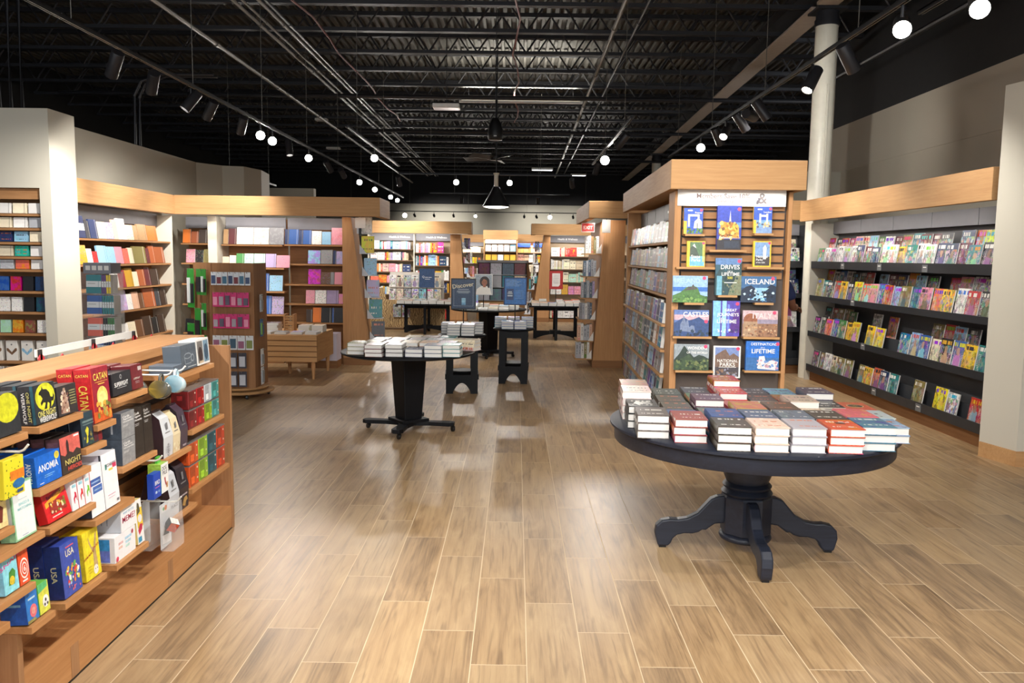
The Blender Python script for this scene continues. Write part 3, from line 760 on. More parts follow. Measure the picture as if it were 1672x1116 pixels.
# face-out unit meshes: x -0.5..0.5, y 0 (cover) .. 1, z 0..1 ; scaled per copy
_fo = {}
def faceout_mesh(kind, pages=True):
    key = (kind, pages)
    if key not in _fo:
        cm = cover_mat(kind); m = MB()
        v = [(-.5,0,0),(.5,0,0),(.5,1,0),(-.5,1,0),(-.5,0,1),(.5,0,1),(.5,1,1),(-.5,1,1)]
        uvq = [(0,0),(1,0),(1,1),(0,1)]
        pm = PAGES if pages else cm
        z4 = [(0.05, 0.02)]*4
        m.raw(v, [(0,1,5,4)], cm, uvs=[uvq]); m.raw(v, [(2,3,7,6)], cm, uvs=[z4]); m.raw(v, [(3,0,4,7)], cm, uvs=[z4]); m.raw(v, [(0,3,2,1)], cm, uvs=[z4])
        m.raw(v, [(1,2,6,5)], pm, uvs=[z4]); m.raw(v, [(4,5,6,7)], pm, uvs=[z4])
        _fo[key] = m.mesh('faceout_'+kind)
    return _fo[key]
def spine_mesh():
    if 'sp' not in _fo:
        cm = cover_mat('spine'); m = MB()
        v = [(-.5,0,0),(.5,0,0),(.5,1,0),(-.5,1,0),(-.5,0,1),(.5,0,1),(.5,1,1),(-.5,1,1)]
        uvq = [(0,0),(1,0),(1,1),(0,1)]; z4 = [(0.02, 0.5)]*4
        m.raw(v, [(0,1,5,4)], cm, uvs=[uvq]); m.raw(v, [(1,2,6,5),(3,0,4,7),(0,3,2,1)], cm, uvs=[z4]*3)
        m.raw(v, [(4,5,6,7),(2,3,7,6)], PAGES, uvs=[z4]*2)
        _fo['sp'] = m.mesh('spine_book')
    return _fo['sp']
def faceout(name, kind, FM, x, y, z, w, h, t, color, label, cat, group=None, tilt=10, turn=0.0, pages=True):
    """stands at x on a shelf whose top is z, leaning back by tilt; FM = frame of the fixture"""
    M = FM @ T(x, y, z+0.002+t*math.sin(rad(tilt))) @ RZ(rad(turn)) @ RX(rad(-tilt)) @ SC(w, t, h)
    c = P(color) if isinstance(color, str) else rgba(color)
    return tag(inst(faceout_mesh(kind, pages), name, M, c), label, cat, group)
def spine(name, FM, x, y, z, t, h, d, color, label, cat, group=None, lean=0.0):
    M = FM @ T(x, y, z+0.002) @ RY(rad(lean)) @ SC(t, d, h)
    c = P(color) if isinstance(color, str) else rgba(color)
    return tag(inst(spine_mesh(), name, M, c), label, cat, group)

# ---- side journal bay (faces the aisle, runs along y)
SJ = T(-4.90, 8.98, 0) @ RZ(PI/2)          # local x = world y, local -y = world +x
sj_rows = [1.785, 1.485, 1.19, 0.90, 0.53]
bookcase('bookcase', 'long journal bookcase with cream end panel beside the cream wall corner', SJ, 2.52, sj_rows, depth=0.28, sides=(False, True), back=OAKD)
canopy('oak canopy board over the long journal bookcase', T(-4.83, 8.955, 0) @ RZ(PI/2), 2.62)
led(T(-4.93, 10.2, 2.16) @ RZ(PI/2) @ RX(rad(-18)), 2.3, 16)
def jrow(FM, z, x0, items, where, y=0.012, gap=0.008, tilt=9, depth_t=0.022, catn='journal'):
    x = x0
    used = {}
    for k, it in enumerate(items):
        c, kind, w, h = it[:4]; d = it[4] if len(it) > 4 else ''
        x += w/2
        what = (word(c)+' '+d).strip() if isinstance(c, str) else d
        lab = '%s %s, %s along %s' % (what, 'notebook' if kind == 'label' else ('album' if kind == 'photo' else 'journal'), ORD[k], where)
        faceout('journal', {'plain': 'leather'}.get(kind, kind), FM, x, y, z, w-gap, h, depth_t, c, lab, catn, 'journals', tilt=tilt, turn=random.uniform(-0.8, 0.8))
        x += w/2
J = 'leather'; PT = 'pattern'; PH = 'photo'
jrow(SJ, sj_rows[0], 0.10, [('navy','label',.2,.25),('charcoal',J,.10,.2),('navy',J,.18,.22),('cream',PT,.2,.2,'floral'),('lilac',PT,.17,.2,'floral'),('peach',PT,.12,.24,'floral'),('white',PT,.2,.26,'leaf print'),('cream',PT,.2,.19,'bow print'),('tan',J,.12,.19),('tan',J,.26,.21,'wide'),('orange',J,.3,.2,'leather')], 'the top shelf of the long journal bookcase')
jrow(SJ, sj_rows[1], 0.08, [('mustard',PT,.24,.22,'sunflower'),('white',J,.12,.18),('red',PT,.12,.15),('sky',J,.22,.22),('sky',PT,.2,.21),('pink',PT,.2,.21),('coral',PT,.15,.19),('cream',J,.12,.2),('olive',J,.36,.22,'wide'),('maroon',PT,.1,.2),('rust',J,.16,.24),('rust',J,.3,.22,'wide')], 'the second shelf of the long journal bookcase')
jrow(SJ, sj_rows[2], 0.88, [('white',PT,.16,.22,'heart print'),('crimson',PT,.18,.22,'heart print'),('mustard',J,.2,.24),('cream',J,.14,.19),('rust',J,.2,.22),('maroon',J,.16,.24),('dark_brown',J,.26,.22,'buckled')], 'the third shelf of the long journal bookcase')
jrow(SJ, sj_rows[3], 0.80, [('sky',PT,.12,.2),('lilac',PH,.32,.25,'ombre'),('white',PT,.14,.2,'floral'),('peach',J,.18,.22),('brown',J,.14,.2),('rust',J,.34,.25,'clasped'),('charcoal',J,.16,.24),('dark_brown',J,.2,.22)], 'the fourth shelf of the long journal bookcase')
jrow(SJ, sj_rows[4], 0.72, [('purple',J,.18,.2),('pink',J,.16,.2),('white',PT,.2,.2,'lettered'),('cream',PT,.2,.21,'dotted'),('brown',J,.22,.22),('dark_brown',J,.26,.25,'ornate'),('black',J,.18,.22),('dark_brown',J,.22,.24)], 'the lowest visible shelf of the long journal bookcase')

# ---- frontal bays
B2 = T(-4.96, 12.0, 0)
b2r = [1.775, 1.485, 1.18, 0.88, 0.45]
bookcase('bookcase', 'narrow corner bookcase of brown journals behind the green peg rack', B2, 0.46, b2r, depth=0.30, sides=(False, False))
MB_ = MB().box(-4.50, -4.37, 11.85, 12.33, 0, 2.17, CREAM)
struct(MB_.build('trim_1'))
jrow(B2, b2r[0], 0.02, [('orange',J,.12,.2),('rust',J,.12,.17),('dark_brown',J,.13,.2),('rust',PT,.09,.19)], 'the top shelf of the narrow corner bookcase')
jrow(B2, b2r[1], 0.06, [('pink',PT,.14,.2),('black',PT,.12,.19),('olive',PT,.14,.2)], 'the second shelf of the narrow corner bookcase')
jrow(B2, b2r[2], 0.02, [('dark_brown',J,.14,.22),('charcoal',J,.1,.2),('grey',J,.1,.2)], 'the third shelf of the narrow corner bookcase')
jrow(B2, b2r[3], 0.02, [('dark_brown',J,.16,.2),('charcoal',J,.13,.2)], 'the fourth shelf of the narrow corner bookcase')
jrow(B2, b2r[4], 0.02, [('black',PH,.18,.2,'gold moon'),('cream',J,.1,.19)], 'the lowest shelf of the narrow corner bookcase')
B3 = T(-4.36, 12.0, 0)
b3r = [1.765, 1.43, 1.085, 0.745, 0.40]
bookcase('bookcase', 'bookcase of pastel journals with stepped lower shelves behind the pegboard rack', B3, 0.90, b3r[:1], depth=0.30, sides=(False, False))
B3E = bpy.data.objects[-1] if False else None
e3 = [o for o in C.objects if o.get('label', '').startswith('bookcase of pastel')][0]
for z in b3r[1:]: MB().box(0.02, 0.90, -0.005, 0.30, z-0.025, z, SHELF).box(0.02, 0.96, -0.14, -0.005, z-0.025, z, SHELF).build('shelf', e3)
jrow(B3, b3r[0], 0.02, [('tan',J,.08,.22),('maroon',J,.12,.23),('white',PH,.25,.25,'bridge photo'),('white',PH,.23,.25,'skyline photo'),('grey',PH,.22,.25,'tower photo')], 'the top shelf of the pastel bookcase')
jrow(B3, b3r[1], 0.05, [('beige',PT,.1,.15),('cream',J,.1,.17),('green',J,.12,.2),('mint',PT,.14,.2,'speckled'),('mint',J,.17,.2),('lilac',J,.16,.2),('pink',PT,.2,.18)], 'the second shelf of the pastel bookcase', y=-0.12)
jrow(B3, b3r[2], 0.10, [('mint',J,.1,.24),('mint',J,.16,.24,'tall'),('white',PT,.16,.24,'spotted'),('navy',J,.07,.26),('blue',J,.14,.26),('sky',PT,.2,.23,'cartoon print')], 'the third shelf of the pastel bookcase', y=-0.12)
jrow(B3, b3r[3], 0.20, [('mint',J,.1,.27),('lime',J,.08,.27),('mint',J,.14,.27,'tall'),('lime',J,.08,.27,'slim'),('blue',J,.16,.27,'tall'),('lilac',PT,.18,.26)], 'the fourth shelf of the pastel bookcase', y=-0.12)
jrow(B3, b3r[4], 0.26, [('white',PT,.14,.12),('lilac',J,.16,.1),('coral',J,.16,.12)], 'the lowest shelf of the pastel bookcase', y=-0.12)
B4 = T(-3.43, 12.0, 0)
b4r = [1.775, 1.49, 1.19, 0.90, 0.62, 0.2]
bookcase('bookcase', 'bookcase of pink and blue journals beside the tapered oak post', B4, 0.86, b4r, depth=0.30, sides=(False, False))
jrow(B4, b4r[0], -0.0, [('navy',J,.06,.22),('blue',J,.15,.22),('navy',J,.06,.21),('blue',J,.13,.21,'smaller'),('white',PT,.15,.2,'bug print'),('sky',PT,.14,.19),('pink',PH,.18,.25,'flower')], 'the top shelf by the tapered oak post')
jrow(B4, b4r[1], 0.34, [('sky',PH,.19,.2,'cloud'),('grey',PT,.18,.21),('navy',J,.05,.2),('lilac',PH,.14,.19)], 'the second shelf by the tapered oak post')
jrow(B4, b4r[2], 0.34, [('magenta',PH,.19,.22),('brown',PT,.14,.18),('grey',J,.06,.18),('pink',J,.14,.18)], 'the third shelf by the tapered oak post')
jrow(B4, b4r[3], 0.30, [('pink',PT,.14,.2),('white',PT,.17,.2,'grid print'),('lilac',J,.18,.2),('pink',PH,.1,.15)], 'the fourth shelf by the tapered oak post')
jrow(B4, b4r[4], 0.30, [('dark_brown',J,.1,.19),('orange',J,.13,.22,'bright'),('black',J,.16,.22),('blue',J,.03,.22,'thin'),('black',PH,.17,.22,'gold print')], 'the fifth shelf by the tapered oak post')
canopy('oak canopy board over the frontal journal bookcases', T(-4.83, 11.50, 0), 2.90, d=0.10, ret1=0.9)
led(T(-4.55, 11.72, 2.15) @ RX(rad(-20)) @ RX(0), 0.7, 7); led(T(-3.5, 11.72, 2.15) @ RX(rad(20)), 1.7, 14)

def tapered_post(label, M, wt, wb, top, d=0.42, flip=False, kick=True):
    """board end panel, upright on the x=0 side and splayed towards the floor on the other"""
    e = empty('tapered_post', M=M); tag(e, label, 'shelf end post')
    s = -1 if flip else 1
    pts = [(0, 0.11), (s*wb, 0.11), (s*wt, top), (0, top)]
    if flip: pts = pts[::-1]
    MB().prism(pts, 'y', 0, 0.05, OAKZ).build('front_board', e, bevel=0.003)
    kp = sorted((0, s*(wb+0.01)))
    MB().box(kp[0], kp[1], -0.006, d, 0, 0.11, OAKD).build('kick_board', e)
    pts2 = [(s*(wb-0.04), 0.11), (s*wb, 0.11), (s*wt, top), (s*(wt-0.04), top)]
    if flip: pts2 = pts2[::-1]
    MB().prism(pts2, 'y', 0.05, d, OAKZ).build('side_board', e)
    return e
tapered_post('tapered oak end post splaying to the floor beside the pink and blue journals', T(-2.555, 11.92, 0), 0.13, 0.40, 2.18)
# books standing on clear brackets up the splayed side
BR = flat((206, 210, 216), 0.3)
wing = [(1.955,'white',PH,.19,.23),(1.66,'yellow','book',.18,.25),(1.335,'sky',PT,.18,.25),(1.01,'lilac','book',.18,.25),(0.70,'teal','book',.19,.27),(0.37,'charcoal','book',.19,.27)]
for k, (z, c, kd, w, h) in enumerate(wing):
    x = -2.36+0.037*k
    e = empty('shelf_bracket', (x, 12.02, z)); tag(e, 'small bracket shelf on the splayed post, %s from the top' % ORD[k], 'shelf bracket', 'bracket shelves on the tapered post')
    MB().box(0, 0.22, 0, 0.16, -0.012, 0, BR).build('ledge', e)
    MB().prism([(0.0, 0.0), (0.0, 0.13), (0.10, 0.0)], 'y', 0.0, 0.006, BR).build('gusset', e)
    for q in range(2):
        faceout('pocket_book', kd, Matrix.Identity(4), x+0.115, 12.055+0.045*q, z, w, h, 0.03, c, '%s %s book on the splayed post, %s bracket shelf down' % ('front' if q == 0 else 'rear', word(c), ORD[k]), 'book', 'books on the tapered post', tilt=6, turn=8)
e = empty('hanging_sign', (-2.27, 11.80, 2.02)); tag(e, 'small white card hanging under the journal canopy end', 'sign')
MB().box(-0.07, 0.08, 0, 0.006, 0, 0.15, WHITE).build('card', e); MB().box(-0.02, 0.02, 0.006, 0.012, -0.10, 0.0, BLK).build('clip', e)

# ---- low slatted bench
e = empty('slatted_bench', (-3.9, 10.45, 0)); tag(e, 'low oak display bench with slatted front and tapered legs', 'bench')
m = MB()
for k in range(5): m.box(0.0, 1.315, 0.0, 0.02, 0.235+0.071*k, 0.235+0.071*k+0.058, OAK)
m.box(0, 1.315, 0.02, 0.03, 0.235, 0.575, OAKD)
m.build('slatted_front', e)
MB().box(0, 1.315, 0.03, 0.95, 0.565, 0.587, OAK).build('top', e, bevel=0.003)
MB().box(1.285, 1.315, 0.03, 0.95, 0.235, 0.565, OAKY).build('end_panel', e); MB().box(0, 0.03, 0.03, 0.95, 0.235, 0.565, OAKY).build('end_panel', e)
for (x, y) in ((0.05, 0.04), (1.23, 0.04), (0.79, 0.50), (0.05, 0.85), (1.23, 0.85)):
    MB().lathe([(0.018, 0), (0.032, 0.235)], 10, OAKZ).build('leg', e, loc=(x+0.02, y+0.03, 0), smooth=40)
e = empty('display_block', (-2.99, 11.55, 0)); tag(e, 'white and lilac display block behind the slatted bench', 'display block')
MB().box(0, 0.42, 0, 0.30, 0.11, 0.50, flat((214, 208, 224), 0.5)).build('body', e); MB().box(0, 0.42, 0, 0.30, 0, 0.11, OAKD).build('kick_board', e)
e = empty('slatted_crate', (-3.12, 10.9, 0.59)); tag(e, 'small upright slatted oak crate on the low bench', 'crate')
m = MB()
for k in range(6): m.box(0, 0.10, 0, 0.012, 0.012+0.036*k, 0.036*k+0.036, OAK)
m.build('slatted_side', e)
for x in (-0.02, 0.10): MB().box(x, x+0.02, -0.01, 0.14, 0, 0.235, OAKZ).build('post', e)

# ---- clear notebook spinner near the cream wall
e = empty('notebook_rack', (-3.845, 7.2, 0)); tag(e, 'clear acrylic notebook tower with grey header in front of the journals', 'display rack')
MB().box(-0.02, 0.26, 0.16, 0.17, 0.02, 1.46, clear_mat()).build('back_sheet', e)
m = MB()
for z in (0.505, 0.69, 0.88, 1.08, 1.265): m.box(-0.02, 0.26, -0.01, 0.16, z-0.008, z, clear_mat())
m.build('shelf_sheet', e)
for x in (-0.026, 0.26): MB().box(x, x+0.006, -0.01, 0.17, 0.02, 1.46, clear_mat()).build('side_sheet', e)
m = MB().box(0.0, 0.245, -0.015, 0.17, 1.445, 1.54, flat((128, 130, 138), 0.4)); m.build('header_box', e)
m = MB()
for k in range(4): m.box(0.022+0.055*k, 0.062+0.055*k, -0.017, -0.015, 1.475, 1.515, WHITE)
m.build('header_icon', e)
MB().box(-0.03, 0.27, -0.02, 0.18, 0, 0.02, BLK).build('base', e)
for k, (z, c, sc_) in enumerate(((1.265, 'teal', ['purple', 'purple', 'yellow', 'yellow']), (1.08, 'blue', ['teal', 'teal', 'teal', 'teal', 'teal']), (0.88, 'coral', ['black', 'black', 'green', 'green', 'green']), (0.69, 'blue', ['navy', 'navy', 'navy', 'navy', 'navy']), (0.505, 'grey', ['slate', 'slate', 'slate', 'slate', 'slate']))):
    F_ = T(-3.845, 7.2, 0)
    faceout('notebook', 'label', F_, 0.072, 0.01, z, 0.135, 0.165, 0.02, c, '%s notebook with white belt facing out, %s row of the acrylic tower' % (word(c), ORD[k]), 'notebook', 'notebooks in the acrylic tower', tilt=4)
    for q, s in enumerate(sc_):
        M = F_ @ T(0.155+0.021*q, 0.01, z+0.002) @ SC(0.017, 0.13, 0.165)
        me = faceout_mesh('label')
        tag(inst(me, 'notebook', M, P(s)), '%s notebook spine, %s from left in the %s row of the acrylic tower' % (word(s), ORD[q], ORD[k]), 'notebook', 'notebooks in the acrylic tower')

# ---- rotating peg rack
PEGB = wood('peg_rack_board', (138, 98, 66), (168, 122, 84), 'Z')
e = empty('peg_rack', (-3.16, 9.05, 0)); tag(e, 'rotating brown peg rack on a round castered base', 'display rack')
MB().lathe([(0, 0.06), (0.36, 0.06), (0.37, 0.075), (0.36, 0.085), (0, 0.085)], 36, OAK, M=T(0, 0.18, 0)).build('turntable', e, smooth=40)
MB().lathe([(0, 0.10), (0.30, 0.10), (0.31, 0.115), (0.30, 0.125), (0, 0.125)], 36, OAK, M=T(0, 0.18, 0)).build('turntable', e, smooth=40)
for a in (20, 110, 200, 300):
    cx, cy_ = 0.30*math.cos(rad(a)), 0.18+0.30*math.sin(rad(a))
    MB().lathe([(0, -0.012), (0.026, -0.012), (0.028, 0), (0.026, 0.012), (0, 0.012)], 14, STEEL, M=T(cx, cy_, 0.029) @ RY(PI/2)).build('caster', e, smooth=40)
MB().box(-0.23, 0.235, -0.035, -0.012, 0.125, 1.53, PEGB).build('front_panel', e)
MB().box(0.21, 0.235, -0.012, 0.42, 0.125, 1.53, PEGB).build('side_panel', e)
LF = T(-0.23, -0.012, 0) @ RZ(rad(142))       # splayed left face
MB().box(0, 0.36, 0.0, 0.022, 0.125, 1.53, PEGB, M=LF).build('side_panel', e)
FRP = T(-3.16, 9.05, 0)
def peg_pack(F, x, z, w, h, d, card, blob, label, group, cat='pack', y0=-0.04, name='blister_pack', n=1):
    e = empty(name, M=F @ T(x, y0, z)); tag(e, label, cat, group)
    MB().box(-w/2, w/2, -d-0.003, -d, 0, h, flat(card, 0.35)).build('backing_card', e)
    m = MB()
    if isinstance(blob, tuple): blob = [blob]
    rg = random.Random(int(abs(x*1000)+z*100))
    for k, b_ in enumerate(blob):
        u = (k+0.5)/len(blob)
        m.box(-w/2+w*(u-0.36/len(blob)), -w/2+w*(u+0.36/len(blob)), -d-0.016, -d-0.003, h*0.12, h*rg.uniform(0.6, 0.8), flat(b_, 0.3))
    m.build('contents', e)
    MB().tube([(0, 0.0, h-0.012), (0, -d-0.035, h-0.012), (0, -d-0.045, h+0.005)], 0.003, 5, CHROME).build('peg_hook', e)
PINK = (214, 48, 120); GRN = (44, 140, 52)
for k in range(7):
    peg_pack(FRP, -0.19+0.063*k, 1.285, 0.058, 0.145, 0.05+0.004*(k % 3), (232, 236, 240), [(50, 70, 110), (120, 40, 50), (60, 110, 140)][k % 3], 'white carded pen pack, %s along the top peg row of the brown rack' % ORD[k], 'white packs on the peg rack')
for r, z in enumerate((1.045, 0.805)):
    for k in range(6):
        peg_pack(FRP, -0.175+0.068*k, z, 0.064, 0.16, 0.05+0.004*(k % 2), PINK, [(236, 150, 180), (170, 160, 170), (90, 80, 100)][(k+r) % 3], 'bright pink pack, %s along the %s pink peg row' % (ORD[k], ('upper', 'lower')[r]), 'pink packs on the peg rack')
for k in range(5):
    peg_pack(FRP, -0.17+0.092*k, 0.565, 0.085, 0.16, 0.06+0.004*(k % 2), (228, 230, 232), [(150, 90, 120), (130, 140, 70), (60, 90, 110)][k % 3], 'white bagged charm pack, %s along the peg row above the dark packs' % ORD[k], 'bagged packs on the peg rack')
for r, z in enumerate((0.355, 0.145)):
    for k in range(3):
        peg_pack(FRP, -0.10+0.105*k, z, 0.09, 0.175, 0.05, (58, 56, 66), [(196, 198, 206)], 'dark pack with pale stripe, %s along the %s peg row' % (ORD[k], ('second lowest', 'lowest')[r]), 'dark packs on the peg rack')
FL = FRP @ LF @ RZ(PI) @ T(0, 0, 0)
k = 0
for (x, z, w, h) in ((0.30, 1.02, 0.14, 0.44), (0.13, 1.17, 0.10, 0.29), (0.03, 1.17, 0.09, 0.29), (0.17, 0.62, 0.12, 0.40), (0.04, 0.78, 0.09, 0.30), (0.32, 0.40, 0.15, 0.44), (0.05, 0.42, 0.09, 0.30), (0.30, 0.13, 0.18, 0.22)):
    peg_pack(FL, -x, z, w, h, 0.05, GRN, [(36, 38, 46)] if k % 2 else [(220, 224, 226), (36, 38, 46)], 'green carded magnifier pack, %s on the splayed left face of the peg rack' % ORD[k], 'green packs on the peg rack'); k += 1
FR2 = FRP @ T(0.235, 0.1, 0) @ RZ(PI/2)
for k, (z, c) in enumerate(((0.98, (214, 220, 222)), (0.70, (50, 120, 170)), (0.36, (236, 236, 236)), (0.15, (236, 236, 236)))):
    peg_pack(FR2, 0.0, z, 0.10, 0.20, 0.03, c, [(120, 170, 80), (40, 90, 150)] if k == 1 else [(150, 156, 160)], '%s pack, %s down the right edge of the peg rack' % (('pale grey', 'blue and green', 'white', 'white')[k], ORD[k]), 'packs on the right edge of the peg rack', y0=-0.006)

# ---- niche with boxed note cards
NI = T(-5.62, 8.47, 0)
nrows = [2.02, 1.872, 1.725, 1.575, 1.44, 1.212, 0.992, 0.765, 0.466, 0.2]
e = empty('card_shelving', M=NI); tag(e, 'oak shelving of boxed note cards set into the cream wall niche', 'shelving')
MB().box(0, 0.675, 0.30, 0.32, 0.0, 2.28, OAKD).build('back_panel', e)
for z in nrows: MB().box(0, 0.675, 0.02, 0.30, z-0.025, z, SHELF).build('shelf', e)
MB().box(0, 0.675, 0.02, 0.05, 2.17, 2.28, SHELF).build('top_rail', e)
nc = [['cream','white','cream','white'],['white','cream','white','silver'],['cream','navy','sky','cream'],['white','cream','turquoise','white'],['sky','silver','coral','white'],['teal','blue','red','black','navy'],['cream','white','white','black','navy'],['pink','mint','mustard','olive','white'],['white','white','white','white'],['white','beige','cream','silver']]
nh = [0.105,0.105,0.105,0.105,0.095,0.15,0.15,0.135,0.225,0.2]
fin = {8: [(132, 96, 70), (120, 90, 66), (140, 190, 222), (170, 150, 130)]}
for r, (z, cs) in enumerate(zip(nrows, nc)):
    n = len(cs); w = 0.655/n
    for k, c in enumerate(cs):
        xx = 0.01+w*(k+0.5)
        lab = '%s boxed note cards, %s from right on the %s niche shelf down' % (word(c), ORD[n-1-k], ORD[r])
        if r == 8:
            bx = empty('card_box', M=NI @ T(xx, 0.06, z+0.002)); tag(bx, 'white card box with %s chevron flap, %s from right in the niche' % (('brown', 'dark brown', 'pale blue', 'taupe')[k], ORD[n-1-k]), 'card box', 'note card boxes')
            MB().box(-0.062, 0.062, 0, 0.06, 0, 0.215, WHITE).build('box', bx, bevel=0.003)
            a = MB(); art(a, [('p', [(0.06, 0.62), (0.94, 0.62), (0.94, 0.5), (0.5, 0.28), (0.06, 0.5)], fin[8][k]), ('p', [(0.2, 0.62), (0.8, 0.62), (0.5, 0.42)], (236, 234, 230)), ('e', 0.5, 0.8, 0.07, 0.04, (110, 110, 112))], 0.124, 0.215, T(-0.062, -0.0002, 0) @ RX(PI/2)); a.build('printed_flap', bx)
        else:
            faceout('card_box', 'photo' if r in (4, 5, 6, 7) and c not in ('white', 'cream') else 'label' if False else ('pattern' if r in (5, 6, 7) else 'book' if c in ('navy', 'turquoise', 'sky') else 'leather'), NI, xx, 0.05, z, w-0.022, nh[r], 0.06, c, lab, 'card box', 'note card boxes', tilt=4, pages=False)

# ---------------------------------------------------------------- far bookcases
BOOKC = ['cream','white','red','sky','teal','orange','mustard','navy','pink','white','beige','green','lilac','cream','coral','silver','white','blue']
def shelf_books(FM, rows, w, where, seed, heights=(0.2, 0.25), face=0.35, x0=0.02, cols=None, spinew=(0.03, 0.055), y=0.03):
    rg = random.Random(seed)
    for r, z in enumerate(rows):
        x = x0; k = 0
        while True:
            c = rg.choice(cols[r] if cols else BOOKC)
            if rg.random() < face:
                ww = rg.uniform(0.14, 0.21)
                if x+ww > w-0.01: break
                faceout('shelf_book', 'book', FM, x+ww/2, y, z, ww-0.01, rg.uniform(*heights)*1.02, 0.03, c, '%s face-out book, %s from left, %s shelf, %s' % (word(c), ORD[k], ORD[r], where), 'book', 'books in the far bookcases', tilt=5); x += ww; k += 1
            else:
                for q in range(rg.randint(2, 4)):
                    t = rg.uniform(*spinew)
                    if x+t > w-0.01: break
                    c = rg.choice(cols[r] if cols else BOOKC)
                    spine('shelf_book', FM, x+t/2, y, z, t-0.003, rg.uniform(*heights), 0.15, c, '%s book spine, %s from left, %s shelf, %s' % (word(c), ORD[min(k, 29)], ORD[r], where), 'book', 'books in the far bookcases'); x += t; k += 1
                if x > w-0.06: break
DKS = wood('dark_shelf_board', (96, 74, 56), (120, 96, 74), 'X')
HL = T(-3.50, 19.3, 0)
bookcase('bookcase', 'left bay of the left health bookcase, grey lettered header', HL, 1.05, [1.772, 1.512, 1.236, 0.974, 0.70, 0.42, 0.15], depth=0.28, z_top=2.13, sides=(True, False), shelf_mat=DKS, back=wood('pale_back', (200, 176, 146), (214, 192, 164), 'X'), headtext=[(0.70, 'Health & Wellness')])
shelf_books(HL, [1.772, 1.512, 1.236, 0.974, 0.70], 1.04, 'the left health bay', 3, face=0.5, heights=(0.165, 0.195))
HM = T(-2.415, 19.3, 0)
bookcase('bookcase', 'middle bay of the left health bookcase beside the tapered post', HM, 0.84, [1.697, 1.393, 1.044, 0.752, 0.42, 0.12], depth=0.28, z_top=2.13, sides=(True, False), shelf_mat=DKS, back=MATS[('wood', 'pale_back')], headtext=[(0.5, 'Health & Wellness')])
shelf_books(HM, [1.697, 1.393, 1.044, 0.752, 0.12], 0.83, 'the middle health bay', 8, face=0.3)
canopy('oak canopy board over the left health bookcase', T(-3.55, 18.85, 0), 2.50, z0=2.14, z1=2.42, d=0.10, ret1=0.7)
tapered_post('tapered oak end post between the health bookcase and the centre display', T(-1.565, 19.2, 0), 0.24, 0.40, 2.14)
led(T(-2.6, 19.1, 2.10) @ RX(rad(20)), 1.9, 26)
for k, z in enumerate((1.80, 1.47, 1.14, 0.82, 0.5)):
    x = -1.275+0.05*k
    e = empty('shelf_bracket', (x, 19.26, z)); tag(e, 'small bracket shelf on the far tapered post, %s from the top' % ORD[k], 'shelf bracket', 'bracket shelves on the far tapered post')
    MB().box(0, 0.2, 0, 0.16, -0.012, 0, BR).build('ledge', e); MB().prism([(0, 0), (0, .12), (.1, 0)], 'y', 0, 0.006, BR).build('gusset', e)
    for q in range(3):
        c = (('navy','dark_brown','purple'), ('dark_brown','maroon','white'), ('maroon','rust','pink'), ('white','cream','olive'), ('blue','white','sky'))[k][q]
        spine('shelf_book', Matrix.Identity(4), x+0.05+0.05*q, 19.29, z, 0.045, 0.25, 0.15, c, '%s book, %s of three on the far post bracket, %s down' % (word(c), ORD[q], ORD[k]), 'book', 'books in the far bookcases')

HR = T(0.85, 20.4, 0)
bookcase('bookcase', 'left bay of the right health bookcase full of cookery books', HR, 0.98, [1.648, 1.327, 1.004, 0.696, 0.40, 0.10], depth=0.28, z_top=2.15, sides=(False, False), shelf_mat=DKS, back=MATS[('wood', 'pale_back')], headtext=[(0.44, 'Health & Wellness')])
COOK = [['red','white','coral','cream'],['cream','beige','white'],['cream','peach','mint'],['pink','mustard','white'],['cream','red','white'],['red','brown','navy','cream','white']]
shelf_books(HR, [1.648, 1.327, 1.004, 0.696, 0.10], 0.97, 'the cookery bay', 21, face=0.65, cols=COOK)
HR2 = T(1.87, 20.4, 0)
bookcase('bookcase', 'right bay of the right health bookcase behind the far island', HR2, 0.95, [1.70, 1.38, 1.06, 0.75, 0.42, 0.10], depth=0.28, z_top=2.15, sides=(True, True), shelf_mat=DKS, back=MATS[('wood', 'pale_back')], headtext=[(0.47, 'Health & Wellness')])
shelf_books(HR2, [1.70, 1.38, 1.06, 0.75, 0.10], 0.5, 'the bay beside the cookery bay', 33, face=0.75, cols=COOK)
canopy('oak canopy board over the right health bookcase', T(0.36, 19.95, 0), 2.6, z0=2.17, z1=2.44, d=0.10, ret0=0.6)
tapered_post('tapered oak end post left of the cookery books', T(0.84, 20.3, 0), 0.16, 0.42, 2.17, flip=True)
led(T(1.7, 20.2, 2.12) @ RX(rad(20)), 1.7, 24)
# narrow stack of books left of that post
for k, z in enumerate((1.76, 1.46, 1.14, 0.82, 0.5, 0.2)):
    x = 0.455-0.045*k
    e = empty('shelf_bracket', (x-0.02, 20.34, z)); tag(e, 'small bracket shelf left of the cookery post, %s from the top' % ORD[k], 'shelf bracket', 'bracket shelves left of the cookery post')
    MB().box(0, 0.16, 0, 0.16, -0.012, 0, BR).build('ledge', e); MB().prism([(0.16, 0), (0.16, .12), (.08, 0)], 'y', 0, 0.006, BR).build('gusset', e)
    for q in range(2):
        c = (('black','charcoal'), ('white','black'), ('cream','dark_brown'), ('teal','black'), ('grey','charcoal'), ('white','black'))[k][q]
        spine('shelf_book', Matrix.Identity(4), x+0.03+0.06*q, 20.37, z, 0.05, 0.25, 0.15, c, '%s book, %s of two on the bracket left of the cookery post, %s down' % (word(c), ORD[q], ORD[k]), 'book', 'books in the far bookcases')

